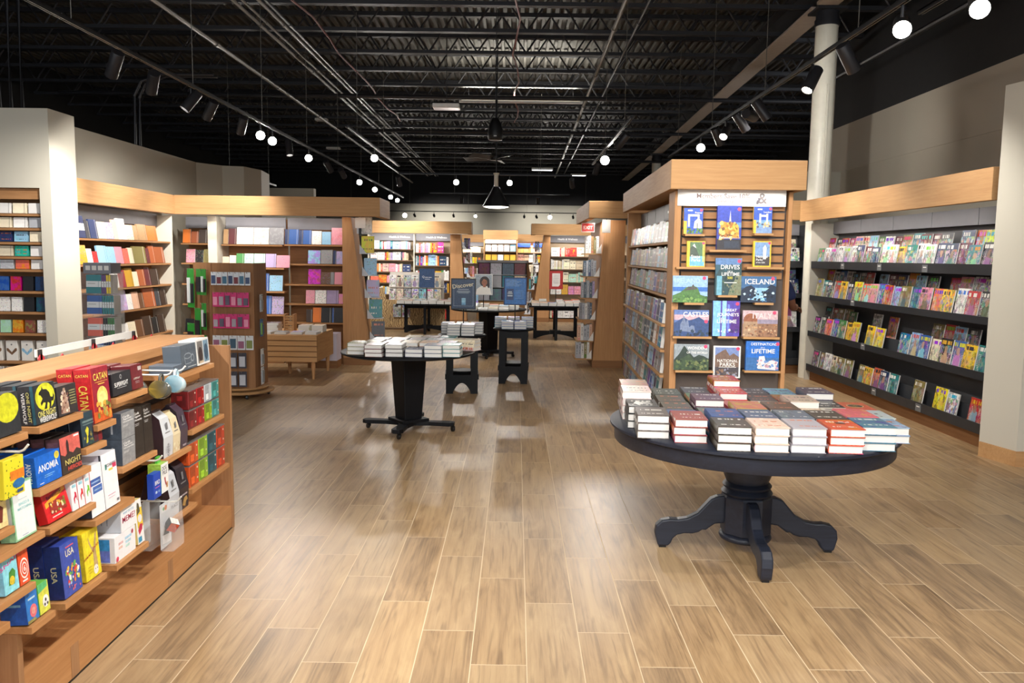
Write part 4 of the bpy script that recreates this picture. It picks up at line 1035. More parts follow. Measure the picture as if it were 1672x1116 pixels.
# ---------------------------------------------------------------- centre display deep in the store
CD = T(-0.98, 25.0, 0)
bookcase('bookcase', 'lit centre display with white boxes above yellow boxes', CD, 0.98, [1.78, 1.46, 1.1, 0.7, 0.3], depth=0.28, z_top=2.14, sides=(True, True), side_mat=OAKZ, shelf_mat=DKS, header=False)
e = [o for o in C.objects if o.get('label', '').startswith('lit centre')][0]
MB().box(0.02, 0.96, -0.02, 0.0, 2.03, 2.135, emis('lit_header', (255, 246, 230), 1.6)).build('lit_header', e)
canopy('highest oak canopy board over the lit centre display', T(-1.02, 24.8, 0), 1.06, z0=2.14, z1=2.42, d=0.1)
for k in range(5):
    faceout('gift_box', 'leather', CD, 0.11+0.19*k, 0.03, 1.78, 0.165, 0.215, 0.09, 'sky' if k == 4 else 'white', 'pale boxed item, %s from left on the lit centre display' % ORD[k], 'box', 'pale boxes on the centre display', tilt=3, pages=False)
    faceout('gift_box', 'leather', CD, 0.11+0.19*k, 0.03, 1.46, 0.165, 0.215, 0.09, 'white' if k == 2 else 'mustard', '%s boxed item, %s from left, lower shelf of the lit centre display' % ('white' if k == 2 else 'mustard', ORD[k]), 'box', 'yellow boxes on the centre display', tilt=3, pages=False)
CL = T(-2.0, 26.0, 0)
bookcase('bookcase', 'bookcase with bright pale back left of the centre display', CL, 0.95, [1.40, 1.06, 0.75, 0.4], depth=0.28, z_top=2.1, sides=(True, True), side_mat=CREAM, shelf_mat=DKS, back=MATS[('wood', 'pale_back')])
canopy('low oak canopy board left of the centre display', T(-2.1, 25.6, 0), 1.12, z0=2.06, z1=2.30, d=0.1)
shelf_books(CL, [1.74, 1.40, 1.06, 0.75], 0.9, 'the bookcase left of the centre display', 41, face=0.6, heights=(0.17, 0.195), cols=[['cream','beige'],['pink','orange','brown','yellow'],['sky','brown','white'],['brown','cream']])
MB_ = [o for o in C.objects if o.get('label', '').startswith('bookcase with bright')][0]; MB().box(0, 0.95, 0, 0.28, 1.718, 1.74, DKS).build('shelf', MB_)
CR = T(0.02, 25.6, 0)
bookcase('bookcase', 'warmly lit bookcase with blue header right of the centre display', CR, 0.95, [1.75, 1.45, 1.15, 0.8, 0.4], depth=0.28, z_top=2.1, sides=(False, True), side_mat=CREAM, shelf_mat=DKS, header=False)
e = [o for o in C.objects if o.get('label', '').startswith('warmly lit')][0]
MB().box(0.02, 0.42, 0.0, 0.02, 1.93, 2.05, flat((40, 70, 170), 0.4)).build('blue_header', e); MB().box(0.50, 0.92, 0.0, 0.02, 1.93, 2.05, flat((40, 70, 170), 0.4)).build('blue_header', e)
canopy('low oak canopy board right of the centre display', T(0.02, 25.3, 0), 1.05, z0=2.10, z1=2.32, d=0.1)
shelf_books(CR, [1.75, 1.45, 1.15, 0.8], 0.94, 'the bookcase right of the centre display', 47, face=0.6, cols=[['peach','tan','white'],['peach','orange','white'],['white','cream'],['teal','white']])
led(T(-0.5, 24.9, 2.12) @ RX(rad(10)), 1.0, 18); led(T(-1.5, 25.8, 2.05) @ RX(rad(20)), 0.9, 22); led(T(0.5, 25.5, 2.09) @ RX(rad(15)), 0.9, 26, colr=(1, .82, .62))

# ---------------------------------------------------------------- record browser (A-frame) with album sleeves
RB = T(-1.0, 21.0, 0)
e = empty('record_browser', M=RB); tag(e, 'A-frame oak record browser with grey top rail in the centre', 'display stand')
MB().box(0, 1.27, 0.02, 0.04, 0.48, 1.50, flat((52, 44, 40), 0.6)).build('back_board', e)
MB().box(-0.03, 1.32, -0.02, 0.10, 1.47, 1.535, flat((150, 148, 148), 0.5)).build('top_rail', e)
m = MB()
for z in (0.50, 0.84, 1.16): m.box(0, 1.27, -0.03, 0.02, z-0.012, z, flat((180, 186, 190), 0.3))
m.build('ledge', e)
MB().prism([(-0.02, 0.0), (1.62, 0.0), (1.31, 1.47), (-0.0, 1.47)], 'y', 0.10, 0.14, OAKZ).build('end_board', e)
MB().box(-0.02, 1.6, 0.02, 0.4, 0.0, 0.46, OAK).build('base', e)
alb = [('maroon','silver','slate','maroon'),('charcoal','grey','teal','beige'),('silver','slate','navy','brown')]
for r, z in enumerate((1.16, 0.84, 0.50)):
    for k in range(4):
        c = alb[r][k]
        faceout('record_album', 'photo', RB, 0.17+0.31*k, -0.022, z, 0.285, 0.29, 0.008, c, '%s record sleeve, %s from left in the %s row of the record browser' % (word(c), ORD[k], ORD[r]), 'record', 'record sleeves', tilt=4, pages=False)

# ---------------------------------------------------------------- patterned cardboard floor display
m_, nt, b_ = newmat('kraft_scroll_print')
tc = N(nt, 'ShaderNodeTexCoord'); wv = N(nt, 'ShaderNodeTexWave', i_Scale=7.0, i_Distortion=14.0, i_Detail=2.0); LK(nt, tc.outputs['Object'], wv.inputs['Vector'])
st = mathn(nt, 'GREATER_THAN', wv.outputs['Fac'], 0.55)
LK(nt, mixc(nt, st, rgba((196, 166, 118)), rgba((140, 112, 76))), b_.inputs['Base Color']); b_.inputs['Roughness'].default_value = 0.7
e = empty('cardboard_display', (-3.26, 17.7, 0)); tag(e, 'kraft cardboard floor display with scroll print and stepped left side', 'floor display')
MB().prism([(0, 0.06), (1.70, 0.06), (1.70, 0.66), (0.42, 0.66), (0.36, 0.92), (0.22, 0.92), (0.12, 0.70), (0.0, 0.50)], 'y', 0, 0.03, m_).build('printed_front', e)
MB().box(0.05, 1.68, 0.03, 0.38, 0.10, 0.62, m_).build('body', e)
MB().box(0.46, 1.66, 0.30, 0.33, 0.62, 1.26, flat((208, 200, 190), 0.6)).build('back_card', e)
for k, z in enumerate((0.62, 0.92)): MB().box(0.46, 1.66, 0.12-0.0, 0.30, z, z+0.02, flat((190, 180, 168), 0.6)).build('tray', e)
for x in (0.08, 0.80, 1.1, 1.6): MB().lathe([(0, -0.01), (0.03, -0.01), (0.03, 0.01), (0, 0.01)], 12, BLK, M=T(x, 0.1, 0.03) @ RY(PI/2)).build('caster', e)
KD = T(-3.26, 17.7, 0)
for r, z in enumerate((0.94, 0.64)):
    for k in range(7):
        c = ('white','cream','silver','white','sky','white','cream')[k]
        faceout('toy_pack', 'magazine', KD, 0.54+0.165*k, 0.13 if r == 0 else 0.125, z, 0.15, 0.26, 0.02, c, '%s carded toy, %s from left in the %s row of the cardboard display' % (word(c), ORD[k], ('upper', 'lower')[r]), 'toy pack', 'carded toys on the cardboard display', tilt=3, pages=False)
for k in range(2):
    faceout('toy_pack', 'magazine', KD, 0.66+0.20*k, -0.03, 0.28, 0.17, 0.28, 0.02, 'silver', 'carded toy clipped low on the cardboard display front, %s of two' % ORD[k], 'toy pack', 'carded toys on the cardboard display', tilt=0, pages=False)

# ---------------------------------------------------------------- dark tables
def cross_frame(mb, half, z_top, th=0.03, leg=0.085, axis='x', arch=True, zr=0.12):
    """flat frame: two legs, top rail, arched bottom rail"""
    def bx(a0, a1, z0, z1):
        if axis == 'x': mb.box(a0, a1, -th/2, th/2, z0, z1, BLACKW)
        else: mb.box(-th/2, th/2, a0, a1, z0, z1, BLACKW)
    bx(-half, -half+leg, 0, z_top); bx(half-leg, half, 0, z_top); bx(-half+leg, half-leg, z_top-0.09, z_top)
    n = 12; L = half-leg; pts = []
    for i in range(n+1):
        u = -L+2*L*i/n; pts.append((u, zr*0.15+zr*0.85*(1-(u/L)**2)))
    for i in range(n):
        (u0, a0), (u1, a1) = pts[i], pts[i+1]
        q = [(u0, a0), (u1, a1), (u1, zr*1.75), (u0, zr*1.75)]
        mb.prism(q, 'y' if axis == 'x' else 'x', -th/2, th/2, BLACKW)
def stand(label, x, y, z_top, half, disc, rz):
    e = empty('plant_stand_table', (x, y, 0), rz); e.name = 'pedestal_stand'; tag(e, label, 'display stand')
    MB().lathe([(0, z_top-0.03), (disc-0.02, z_top-0.03), (disc, z_top-0.02), (disc, z_top-0.006), (disc-0.01, z_top), (0, z_top)], 40, BLACKW).build('top', e, smooth=40)
    for yy in (-half, half):
        m = MB(); cross_frame(m, half, z_top-0.03, zr=0.13); m.build('leg_frame', e, loc=(0, yy, 0))
    for xx in (-half, half): MB().box(xx-0.012, xx+0.012, -half, half, 0.17, 0.235, BLACKW).build('side_rail', e)
    MB().lathe([(0, 0.235), (0.16, 0.235), (0.17, 0.25), (0.16, 0.262), (0, 0.262)], 28, BLACKW).build('lower_disc', e, smooth=40)
    return e
stand('black pedestal stand holding low book stacks and the dark blue framed sign', -0.645, 9.75, 0.70, 0.19, 0.29, rad(4))
stand('black pedestal stand holding low book stacks and the bright blue sign', -0.018, 10.55, 0.715, 0.185, 0.27, rad(-2))
def square_table(label, x, y, w, d, z, rz=0):
    e = empty('display_table', (x, y, 0), rz); tag(e, label, 'table')
    MB().box(-w/2, w/2, -d/2, d/2, z-0.03, z, BLACKW).build('table_top', e, bevel=0.004)
    for ax, hf in (('x', w/2-0.10), ('y', d/2-0.10)):
        m = MB(); cross_frame(m, hf, z-0.03, axis=ax, th=0.05, leg=0.07, zr=0.09); m.box(-0.11, 0.11, -0.11, 0.11, 0.10, 0.17, BLACKW) if ax == 'x' else None; m.build('leg_frame', e)
    return e
square_table('square black table with crossed legs and a red sign, right of the aisle end', 0.80, 16.25, 1.08, 1.05, 0.685)
square_table('square black table with crossed legs and a small navy sign, left of the aisle end', -1.88, 17.1, 1.16, 1.05, 0.64)

def caster(e, x, y, s=1.0):
    MB().lathe([(0, -0.011), (0.022, -0.011), (0.024, 0), (0.022, 0.011), (0, 0.011)], 12, BLK, M=T(x, y, 0.025) @ RY(PI/2) @ SC(s, s, s)).build('caster', e, smooth=40)
def column_table(label, x, y, R, z, wt, wb, rz, base=0.30):
    e = empty('round_table', (x, y, 0), rz); tag(e, label, 'table')
    MB().lathe([(0, z-0.03), (R-0.03, z-0.03), (R, z-0.018), (R, z-0.004), (R-0.006, z), (0, z)], 56, BLACKW).build('table_top', e, smooth=40)
    v = [(-wb, -wb, 0.11), (wb, -wb, 0.11), (wb, wb, 0.11), (-wb, wb, 0.11), (-wt, -wt, z-0.03), (wt, -wt, z-0.03), (wt, wt, z-0.03), (-wt, wt, z-0.03)]
    MB().raw(v, [(0,3,2,1),(4,5,6,7),(0,1,5,4),(1,2,6,5),(2,3,7,6),(3,0,4,7)], BLACKW).build('column', e, bevel=0.006)
    MB().box(-wb-0.05, wb+0.05, -wb-0.05, wb+0.05, 0.085, 0.115, BLACKW).build('plinth', e, bevel=0.004)
    for k in range(4):
        a = rad(45+90*k)
        pts = [(-0.07, -0.10), (-0.07, 0.10), (base*0.6, 0.045), (base+0.06, 0.055), (base+0.10, 0.03), (base+0.10, -0.03), (base+0.06, -0.055), (base*0.6, -0.045)]
        MB().prism(pts[::-1], 'z', 0.052, 0.088, BLACKW, M=RZ(a)).build('foot', e, bevel=0.004)
        caster(e, (base+0.07)*math.cos(a), (base+0.07)*math.sin(a)-0.03)
        caster(e, (base+0.07)*math.cos(a)+0.04, (base+0.07)*math.sin(a)+0.03)
    return e
column_table('round black table on a tapered square column crowded with white hardcovers', -1.00, 7.53, 0.625, 0.755, 0.125, 0.092, rad(38), base=0.34)
column_table('round black column table with stacked books at the far end of the aisle', -0.44, 13.2, 0.62, 0.79, 0.12, 0.105, rad(40), base=0.32)

# ---- big round pedestal table
e = empty('pedestal_table', (1.325, 4.48, 0)); tag(e, 'large round charcoal pedestal table with four scrolled feet', 'table')
Rt = 0.78; zt = 0.735
MB().lathe([(0, zt-0.028), (Rt-0.012, zt-0.028), (Rt, zt-0.018), (Rt, zt-0.006), (Rt-0.008, zt), (0, zt)], 96, NAVYW).build('table_top', e, smooth=40)
MB().lathe([(Rt-0.055, zt-0.105), (Rt-0.03, zt-0.105), (Rt-0.026, zt-0.10), (Rt-0.026, zt-0.028), (Rt-0.055, zt-0.028), (Rt-0.055, zt-0.105)], 96, NAVYW).build('apron', e, smooth=40)
MB().lathe([(0.14, 0.66), (0.118, 0.64), (0.12, 0.61), (0.131, 0.56), (0.136, 0.50), (0.132, 0.44), (0.118, 0.405), (0.114, 0.398), (0.128, 0.390), (0.136, 0.380), (0.130, 0.368), (0.120, 0.362), (0.134, 0.352), (0.142, 0.340), (0.136, 0.328), (0.12, 0.322)], 40, NAVYW).build('turned_neck', e, smooth=60)
MB().lathe([(0.134, 0.324), (0.140, 0.312), (0.140, 0.11), (0.130, 0.10)], 8, NAVYW, M=RZ(PI/8)).build('column_block', e, bevel=0.004)
MB().lathe([(0.125, 0.105), (0.142, 0.095), (0.146, 0.082), (0.140, 0.070), (0.125, 0.062), (0.0, 0.06)], 40, NAVYW).build('base_ring', e, smooth=60)
foot = [(0.10, 0.315), (0.165, 0.31), (0.20, 0.295), (0.235, 0.255), (0.275, 0.208), (0.33, 0.178), (0.385, 0.168), (0.43, 0.170), (0.475, 0.160), (0.505, 0.130), (0.512, 0.085), (0.50, 0.035), (0.492, 0.012), (0.435, 0.012), (0.42, 0.03), (0.41, 0.055), (0.385, 0.078), (0.345, 0.088), (0.30, 0.088), (0.265, 0.098), (0.245, 0.112), (0.225, 0.112), (0.205, 0.128), (0.175, 0.150), (0.10, 0.16)]
for k in range(4):
    a = rad(-93+90*k)
    MB().prism(foot[::-1], 'y', -0.030, 0.030, NAVYW, M=RZ(a)).build('leg', e, bevel=0.009)
    MB().box(0.445, 0.485, -0.018, 0.018, 0.0, 0.013, BLK, M=RZ(a)).build('foot_pad', e)

# ---------------------------------------------------------------- sign holders
def sign(label, x, y, z_table, w, h, zc, ops, frame=(30, 32, 36), rz=0, back=None, base=True):
    e = empty('table_sign', (x, y, 0), rz); tag(e, label, 'sign')
    MB().tube([(0, 0.012, z_table), (0, 0.012, zc)], 0.007, 8, BLK).build('pole', e, smooth=40)
    if base: MB().lathe([(0, z_table), (0.018, z_table), (0.016, z_table+0.008), (0, z_table+0.012)], 24, BLK, M=T(0, 0.012, 0)).build('base', e, smooth=40)
    b = 0.014
    m = MB(); m.box(-w/2, w/2, -0.006, 0.006, zc-h/2, zc+h/2, flat(frame, 0.4)); m.build('frame', e)
    m = MB(); art(m, ops, w-2*b, h-2*b, T(-w/2+b, -0.0062, zc-h/2+b) @ RX(PI/2)); m.build('poster', e)
    return e
NV = (40, 62, 92); SG = (196, 206, 214)
sign('tall dark blue framed sign with script heading on the front pedestal stand', -0.632, 9.75, 0.70, 0.30, 0.375, 1.185,
     [('r',0,0,1,1,NV),('r',.07,.08,.93,.085,SG),('r',.07,.08,.078,.80,SG),('r',.922,.08,.93,.80,SG),('t','Discover',.48,.80,.74,(226,214,180),8),('t','GREAT NEW READS',.5,.64,.6,SG),('t','chosen by our booksellers',.5,.57,.66,SG),('t','for you to enjoy',.5,.52,.5,SG),('r',.42,.12,.60,.36,(150,196,216)),('r',.42,.12,.60,.20,(110,160,196))][:-5]+[('r',.26,.655,.74,.672,SG),('r',.22,.60,.78,.612,SG),('r',.20,.565,.80,.577,SG),('r',.26,.53,.74,.542,SG),('r',.42,.12,.60,.36,(150,196,216)),('r',.42,.12,.60,.20,(110,160,196))])
sign('bright blue sign with a dark panel on the rear pedestal stand', -0.008, 10.55, 0.715, 0.30, 0.36, 1.19,
     [('r',0,0,1,1,(44,120,196))]+[('r',.06,.93-.045*k,.06+.5+.3*((k*37)%10)/10,.945-.045*k,(150,190,226)) for k in range(6)]+[('r',.08,.16,.42,.60,(34,66,120)),('r',.16,.46,.34,.50,SG),('r',.13,.40,.37,.44,SG),('r',.13,.30,.37,.36,SG)]+[('r',.5,.52-.06*k,.9,.535-.06*k,(120,170,216)) for k in range(6)], frame=(30, 60, 110))
sign('small navy sign with white script on the left square table', -1.87, 17.0, 0.70, 0.32, 0.40, 1.16,
     [('r',0,0,1,1,(58,84,124)),('t','Q',.24,.56,.16,(226,230,236)),('r',.36,.53,.58,.565,(206,214,224)),('r',.62,.53,.84,.565,(206,214,224)),('r',.36,.43,.72,.465,(206,214,224))], frame=(50, 74, 112))
sign('red framed sign with white notched card on the right square table', 0.79, 16.0, 0.76, 0.27, 0.36, 1.185,
     [('r',0,0,1,1,(170,36,32)),('p',[(.18,.12),(.70,.12),(.82,.22),(.82,.90),(.18,.90)],(232,226,220))]+[('r',.27,.78-.09*k,.73,.80-.09*k,(150,140,140)) for k in range(6)], frame=(160, 34, 30))
def portrait():
    sk = (150, 96, 66); hr = (46, 32, 28)
    return [('r',0,0,1,1,(150,160,168)),('e',.56,.66,.30,.27,hr),('p',[(.02,0),(.98,0),(.92,.30),(.70,.42),(.34,.42),(.08,.26)],(226,222,214)),('p',[(.46,.36),(.64,.36),(.62,.52),(.48,.52)],sk),('e',.55,.62,.17,.185,sk),('e',.49,.65,.022,.014,hr),('e',.62,.65,.022,.014,hr),('e',.555,.53,.06,.02,(176,90,84)),('p',[(.36,.60),(.40,.84),(.58,.88),(.72,.78),(.66,.74),(.50,.80),(.42,.70)],hr),('e',.80,.50,.07,.18,hr)]
sign('portrait poster of a dark-haired woman in white on the far round table', -0.52, 13.0, 0.80, 0.29, 0.335, 1.185, portrait(), frame=(206, 206, 204))

# ---------------------------------------------------------------- far island (tapered end) on the right
TI = T(1.60, 12.0, 0)
tapered_post('tall tapered oak end board of the second island, right side of the aisle', TI, 0.30, 0.44, 2.19, d=2.2, flip=True)
canopy('oak canopy board over the second island end', T(1.02, 11.6, 0), 1.4, z0=2.20, z1=2.44, d=0.1, ret0=2.4)
e = empty('exit_sign', (1.10, 12.6, 2.03)); tag(e, 'small red lit exit sign under the second island canopy', 'sign')
MB().box(-0.10, 0.10, 0, 0.03, 0, 0.14, flat((214, 210, 206))).build('housing', e); m = MB(); art(m, [('r', .03, .06, .97, .94, (196, 40, 34)), ('t', 'EXIT', .5, .5, .7, (250, 236, 230))], 0.2, 0.14, T(-0.10, -0.0005, 0) @ RX(PI/2)); m.build('face', e)
e = empty('hanging_sign', (1.24, 11.85, 2.0)); tag(e, 'white card sign hanging at the second island canopy corner', 'sign')
MB().box(0, 0.12, 0, 0.006, 0.0, 0.19, WHITE).build('card', e); MB().box(0.05, 0.07, 0.0, 0.006, 0.19, 0.2, BLK).build('clip', e)
for r, z in enumerate((1.70, 1.36, 1.04, 0.72, 0.40, 0.13)):
    xr = 1.255-0.022*r
    e = empty('shelf_bracket', (xr-0.25, 12.03, z)); tag(e, 'small oak shelf with white bookends, %s up the second island side' % ORD[5-r], 'shelf bracket', 'bracket shelves on the second island')
    MB().box(0.0, 0.25, 0, 0.55, -0.016, 0, OAK).build('ledge', e); MB().prism([(0.25, 0.0), (0.25, 0.14), (0.17, 0.0)], 'y', 0.0, 0.006, WHITE).build('bookend', e)
    rg = random.Random(70+r); x = xr-0.235
    for q in range(5):
        t = rg.uniform(0.034, 0.046); c = rg.choice([['cream','tan','white','olive'],['slate','silver','grey','mint'],['lilac','silver','slate','white'],['silver','white','slate','grey'],['peach','white','silver','slate'],['olive','orange','white','silver']][r])
        if x+t > xr-0.02: break
        spine('shelf_book', Matrix.Identity(4), x+t/2, 12.06, z, t-0.003, rg.uniform(.22, .26), 0.17, c, '%s book, %s from left, second island side shelf, %s up' % (word(c), ORD[q], ORD[5-r]), 'book', 'books on the second island'); x += t
led(T(1.2, 12.2, 2.17) @ RZ(PI/2), 0.8, 8)

# ---------------------------------------------------------------- travel island with end display
IA = rad(-1.4)
TIS = T(1.30, 6.75, 0) @ RZ(IA)
IW, IL = 0.965, 3.45
SLATW = wood('slat_panel_oak', (150, 108, 72), (180, 136, 94), 'X'); SLATD = flat((84, 74, 68), 0.5); GRV = flat((40, 32, 28), 0.7)
e = empty('book_island', M=TIS); tag(e, 'oak book island with travel books on its slatted end', 'bookcase')
MB().box(0, 0.055, 0, 0.30, 0, 2.20, OAKZ).build('corner_post', e, bevel=0.003)
MB().box(IW-0.035, IW, 0, 0.30, 0, 2.20, OAKZ).build('corner_post', e, bevel=0.003)
MB().box(0.0, 0.32, IL-0.05, IL, 0, 2.20, OAKZ).build('end_post', e, bevel=0.003)
MB().box(-0.0, 0.055, IL, IL+0.04, 0, 2.20, OAKZ).build('end_post', e, bevel=0.003)
MB().box(0.055, IW-0.035, 0.06, 0.09, 0.0, 2.20, SLATD).build('end_panel', e)
m = MB()
k = 0; z = 2.10
while z > 1.50:
    m.box(0.075, IW-0.055, 0.035, 0.06, z-0.052, z, SLATW); z -= 0.0703
m.build('slat_boards', e)
m = MB()
for z in (1.44, 1.29, 1.02, 0.72, 0.44): m.box(0.11, IW-0.11, 0.057, 0.06, z-0.012, z+0.012, GRV)
m.build('slat_grooves', e)
MB().box(0.30, 0.32, 0.09, IL-0.05, 0, 2.20, OAKY).build('side_back_panel', e)
srows = [1.79, 1.555, 1.32, 1.07, 0.845, 0.62, 0.395, 0.17]
for z in srows: MB().box(0.012 if z > 1.2 else -0.035, 0.30, 0.30, IL-0.05, z-0.02, z, OAKY).build('shelf', e)
MB().box(IW-0.36, IW-0.34, 0.09, IL-0.05, 0, 2.2, OAKY).build('side_back_panel', e)
for z in srows: MB().box(IW-0.34, IW-0.03, 0.30, IL-0.05, z-0.02, z, OAKY).build('shelf', e)
MB().box(0.02, 0.30, 0.09, IL-0.05, 0, 0.10, OAKD).build('kick_board', e)
m = MB()
for q in range(5): m.box(0.16, 0.175, 0.34+0.62*q, 0.34+0.62*q+0.60, 2.02, 2.18, flat((92, 90, 92), 0.5))
m.build('header_panel', e)
ec = empty('wood_canopy', M=TIS @ T(-0.06, -0.13, 0)); tag(ec, 'oak canopy board wrapping the top of the travel island', 'canopy')
MB().box(0.0, IW+0.12, 0, 0.05, 2.205, 2.44, OAK).build('fascia_board', ec, bevel=0.004)
MB().box(0.0, 0.05, 0.05, IL+0.18, 2.205, 2.44, OAKY).build('return_board', ec, bevel=0.004)
MB().box(IW+0.07, IW+0.12, 0.05, IL+0.18, 2.205, 2.44, OAKY).build('return_board', ec, bevel=0.004)
MB().box(0.05, IW+0.07, 0.05, IL+0.18, 2.235, 2.25, OAKY).build('soffit_panel', ec)
led(TIS @ T(IW/2, -0.07, 2.19), 0.8, 3); led(TIS @ T(-0.02, 1.8, 2.19) @ RZ(PI/2), 2.8, 4)
# the white members sign
es = empty('header_sign', M=TIS @ T(0.02, 0, 0)); tag(es, 'white member savings sign across the top of the travel display', 'sign')
a0 = at_y(1103, 336, 6.74); a1 = at_y(1279.5, 311, 6.74)
sw = a1.x-a0.x; sh = a1.z-a0.z
MB().box(0, sw, -0.012, 0.0, a0.z, a1.z+0.01, WHITE).build('board', es)
SGC = (112, 96, 94)
sgn = [('t', 'Members Save 10%', .42, .60, .49, SGC), ('t', 'on Almost Everything in Store', .42, .28, .45, SGC), ('t', '&', .785, .48, .085, (120, 112, 112), 0)]
sgn += [('p', [(.725, .14), (.745, .14), (.755, .30), (.765, .50), (.757, .52), (.748, .38), (.735, .40), (.728, .30)], (92, 88, 96)), ('e', .748, .46, .010, .07, (92, 88, 96))]
m = MB(); art(m, sgn, sw, sh, T(0, -0.0122, a0.z) @ RX(PI/2)); m.build('lettering', es)
for k in range(2):
    x = 0.16+0.62*k
    eh = empty('shelf_header', M=TIS @ T(0.155, 0.34+0.62*k, 2.03)); tag(eh, 'small grey category strip over the travel side shelves, %s from the corner' % ORD[k], 'sign')
    MB().box(0, 0.003, 0, 0.58, 0, 0.14, flat((92, 90, 92), 0.5)).build('strip', eh)
    m = MB(); art(m, [('r', .36, .40, .50, .56, (236, 236, 232)), ('r', .53, .40, .64, .56, (236, 236, 232))], 0.58, 0.14, T(-0.0004, 0.58, 0) @ RZ(-PI/2) @ RX(PI/2)); m.build('lettering', eh)

# travel books facing the aisle, each with its cover art
YB = 6.70
W_ = (240, 240, 236); PK = (214, 70, 110)
def travel(px, py, qx, qy, label, ops, t=0.03, spc=None, ledge=None, badge=(.90, .93)):
    a = at_y(px, qy, YB); b = at_y(qx, py, YB)
    w, h = b.x-a.x, b.z-a.z
    M = T(a.x, YB+0.0, a.z) @ RZ(IA) @ RX(rad(-2.5))
    c0 = ops[0][-1]
    eb = empty('travel_book', M=M); tag(eb, label, 'book', 'travel books on the island end')
    sp = spc or c0
    MB().box(0, w, 0, 0.004, 0, h, flat(c0, 0.3)).box(0, 0.004, 0.004, t-0.004, 0, h, flat(sp, 0.3)).box(0, w, t-0.004, t, 0, h, flat(sp, 0.3)).build('cover', eb)
    MB().box(0.004, w-0.004, 0.004, t-0.004, 0.004, h-0.004, PAGES).build('pages', eb)
    if badge: ops = ops+[('e', badge[0], badge[1]-0.01, .075*min(1, .2/w), .075*min(1, .2/w)*w/h, PK)]
    m = MB(); art(m, ops, w, h, T(0, 0, 0) @ RX(PI/2)); m.build('cover_art', eb)
    if ledge:
        l0 = at_y(ledge[0], qy, YB).x; l1 = at_y(ledge[1], qy, YB).x
        el = empty('wood_ledge', M=T(l0, YB-0.012, a.z-0.004) @ RZ(IA)); tag(el, 'oak ledge under the %s' % label, 'ledge', 'oak ledges on the travel display')
        MB().box(0, l1-l0, 0, 0.082, -0.014, 0, OAK).box(0, l1-l0, -0.004, 0, -0.014, 0.004, OAK).build('board', el)
SK = (40, 84, 190); GR = (70, 110, 50)
travel(1116, 340, 1148.5, 382, 'blue guide book with a white arch and green lawn', [('r',0,0,1,1,SK),('r',0,0,.16,.5,(236,196,50)),('r',.22,.28,.32,.72,W_),('r',.72,.50,.82,.72,W_),('r',.22,.68,.82,.76,W_),('p',[(.52,.22),(.95,.22),(.95,.48),(.76,.62),(.56,.48)],W_),('r',.68,.22,.72,.42,(60,60,70)),('blobs',30,.2,.02,1,.22,.06,[GR,(96,140,60),(50,84,40)],1),('t','France',.76,.82,.36,W_),('r',.2,.88,.45,.93,W_)], spc=(236,196,50), ledge=(1118,1150))
travel(1170, 336, 1212, 408, 'tall blue book with a golden cathedral and spire', [('r',0,0,1,1,(36,60,170)),('r',0,.50,1,.62,(90,140,210)),('r',0,0,1,.24,(30,24,34)),('p',[(.48,.60),(.58,.60),(.535,.90)],(196,196,206)),('p',[(.12,.26),(.92,.26),(.90,.52),(.70,.62),(.40,.62),(.14,.66)],(206,146,40)),('blobs',46,.12,.26,.9,.62,.06,[(236,180,60),(176,110,30),(120,76,30),(230,200,110)],4),('r',.3,.04,.92,.20,(38,46,64)),('t','Cathedrals',.34,.28,.5,W_),('t','of the world',.76,.28,.4,(190,180,170))], t=0.04, ledge=(1158,1218))
travel(1230, 338, 1261.6, 381, 'blue guide book with a white castle over water', [('r',0,0,1,1,SK),('r',0,0,.14,.5,(236,196,50)),('r',.14,0,1,.26,(130,160,206)),('r',.14,.26,1,.50,(120,170,220)),('r',.30,.36,.40,.74,W_),('r',.68,.36,.78,.74,W_),('r',.30,.62,.78,.70,W_),('blobs',24,.15,.24,.98,.42,.05,[(236,216,160),(206,180,120),(90,90,110)],6),('t','London',.74,.80,.4,W_),('r',.2,.88,.45,.93,W_)], spc=(236,196,50), ledge=(1231,1262))
travel(1121, 394, 1152, 436, 'yellow-bordered guide book with a green mountain lake', [('r',0,0,1,1,(236,196,50)),('r',.16,.04,.96,.96,(84,120,80)),('r',.16,.04,.96,.42,(110,180,220)),('p',[(.16,.40),(.70,.40),(.50,.72),(.34,.86),(.16,.70)],(70,84,70)),('p',[(.30,.82),(.52,.72),(.40,.90)],(226,228,226)),('t','State',.48,.40,.5,W_),('t','Parks',.50,.27,.5,W_),('r',.86,.2,.93,.9,(236,216,90))], ledge=(1104,1166.6))
travel(1229, 394, 1260, 436, 'yellow-bordered guide book with a white geyser', [('r',0,0,1,1,(236,196,50)),('r',.10,.05,.92,.95,(126,160,206)),('r',.10,.05,.92,.40,(70,62,60)),('p',[(.56,.30),(.72,.30),(.74,.74),(.66,.86),(.54,.74)],W_),('t','National',.50,.40,.62,W_),('t','Parks',.36,.28,.36,W_),('t','of the USA',.42,.17,.5,W_)], ledge=(1219,1279))
travel(1167, 422, 1212, 482, 'dark teal book of scenic drives with white title', [('r',0,0,1,1,(44,86,100)),('r',0,.82,1,1,(92,130,180)),('ridge',.0,[.5,.75,.62,.85,.7,.9],(40,70,74)),('r',.06,.0,.26,.52,(110,170,190)),('p',[(.5,0),(1,0),(1,.55),(.72,.5),(.6,.25)],(120,128,100)),('blobs',30,.3,.02,.98,.5,.05,[(70,96,70),(120,120,90),(40,60,60)],9),('e',.56,.46,.2,.14,(30,56,58)),('t','DRIVES',.56,.76,.72,W_),('t','OF A',.56,.64,.2,W_),('t','LIFETIME',.58,.57,.68,W_),('t','500',.56,.47,.2,(214,206,70)),('r',.34,.33,.82,.35,W_)], t=0.03, ledge=(1172,1203))
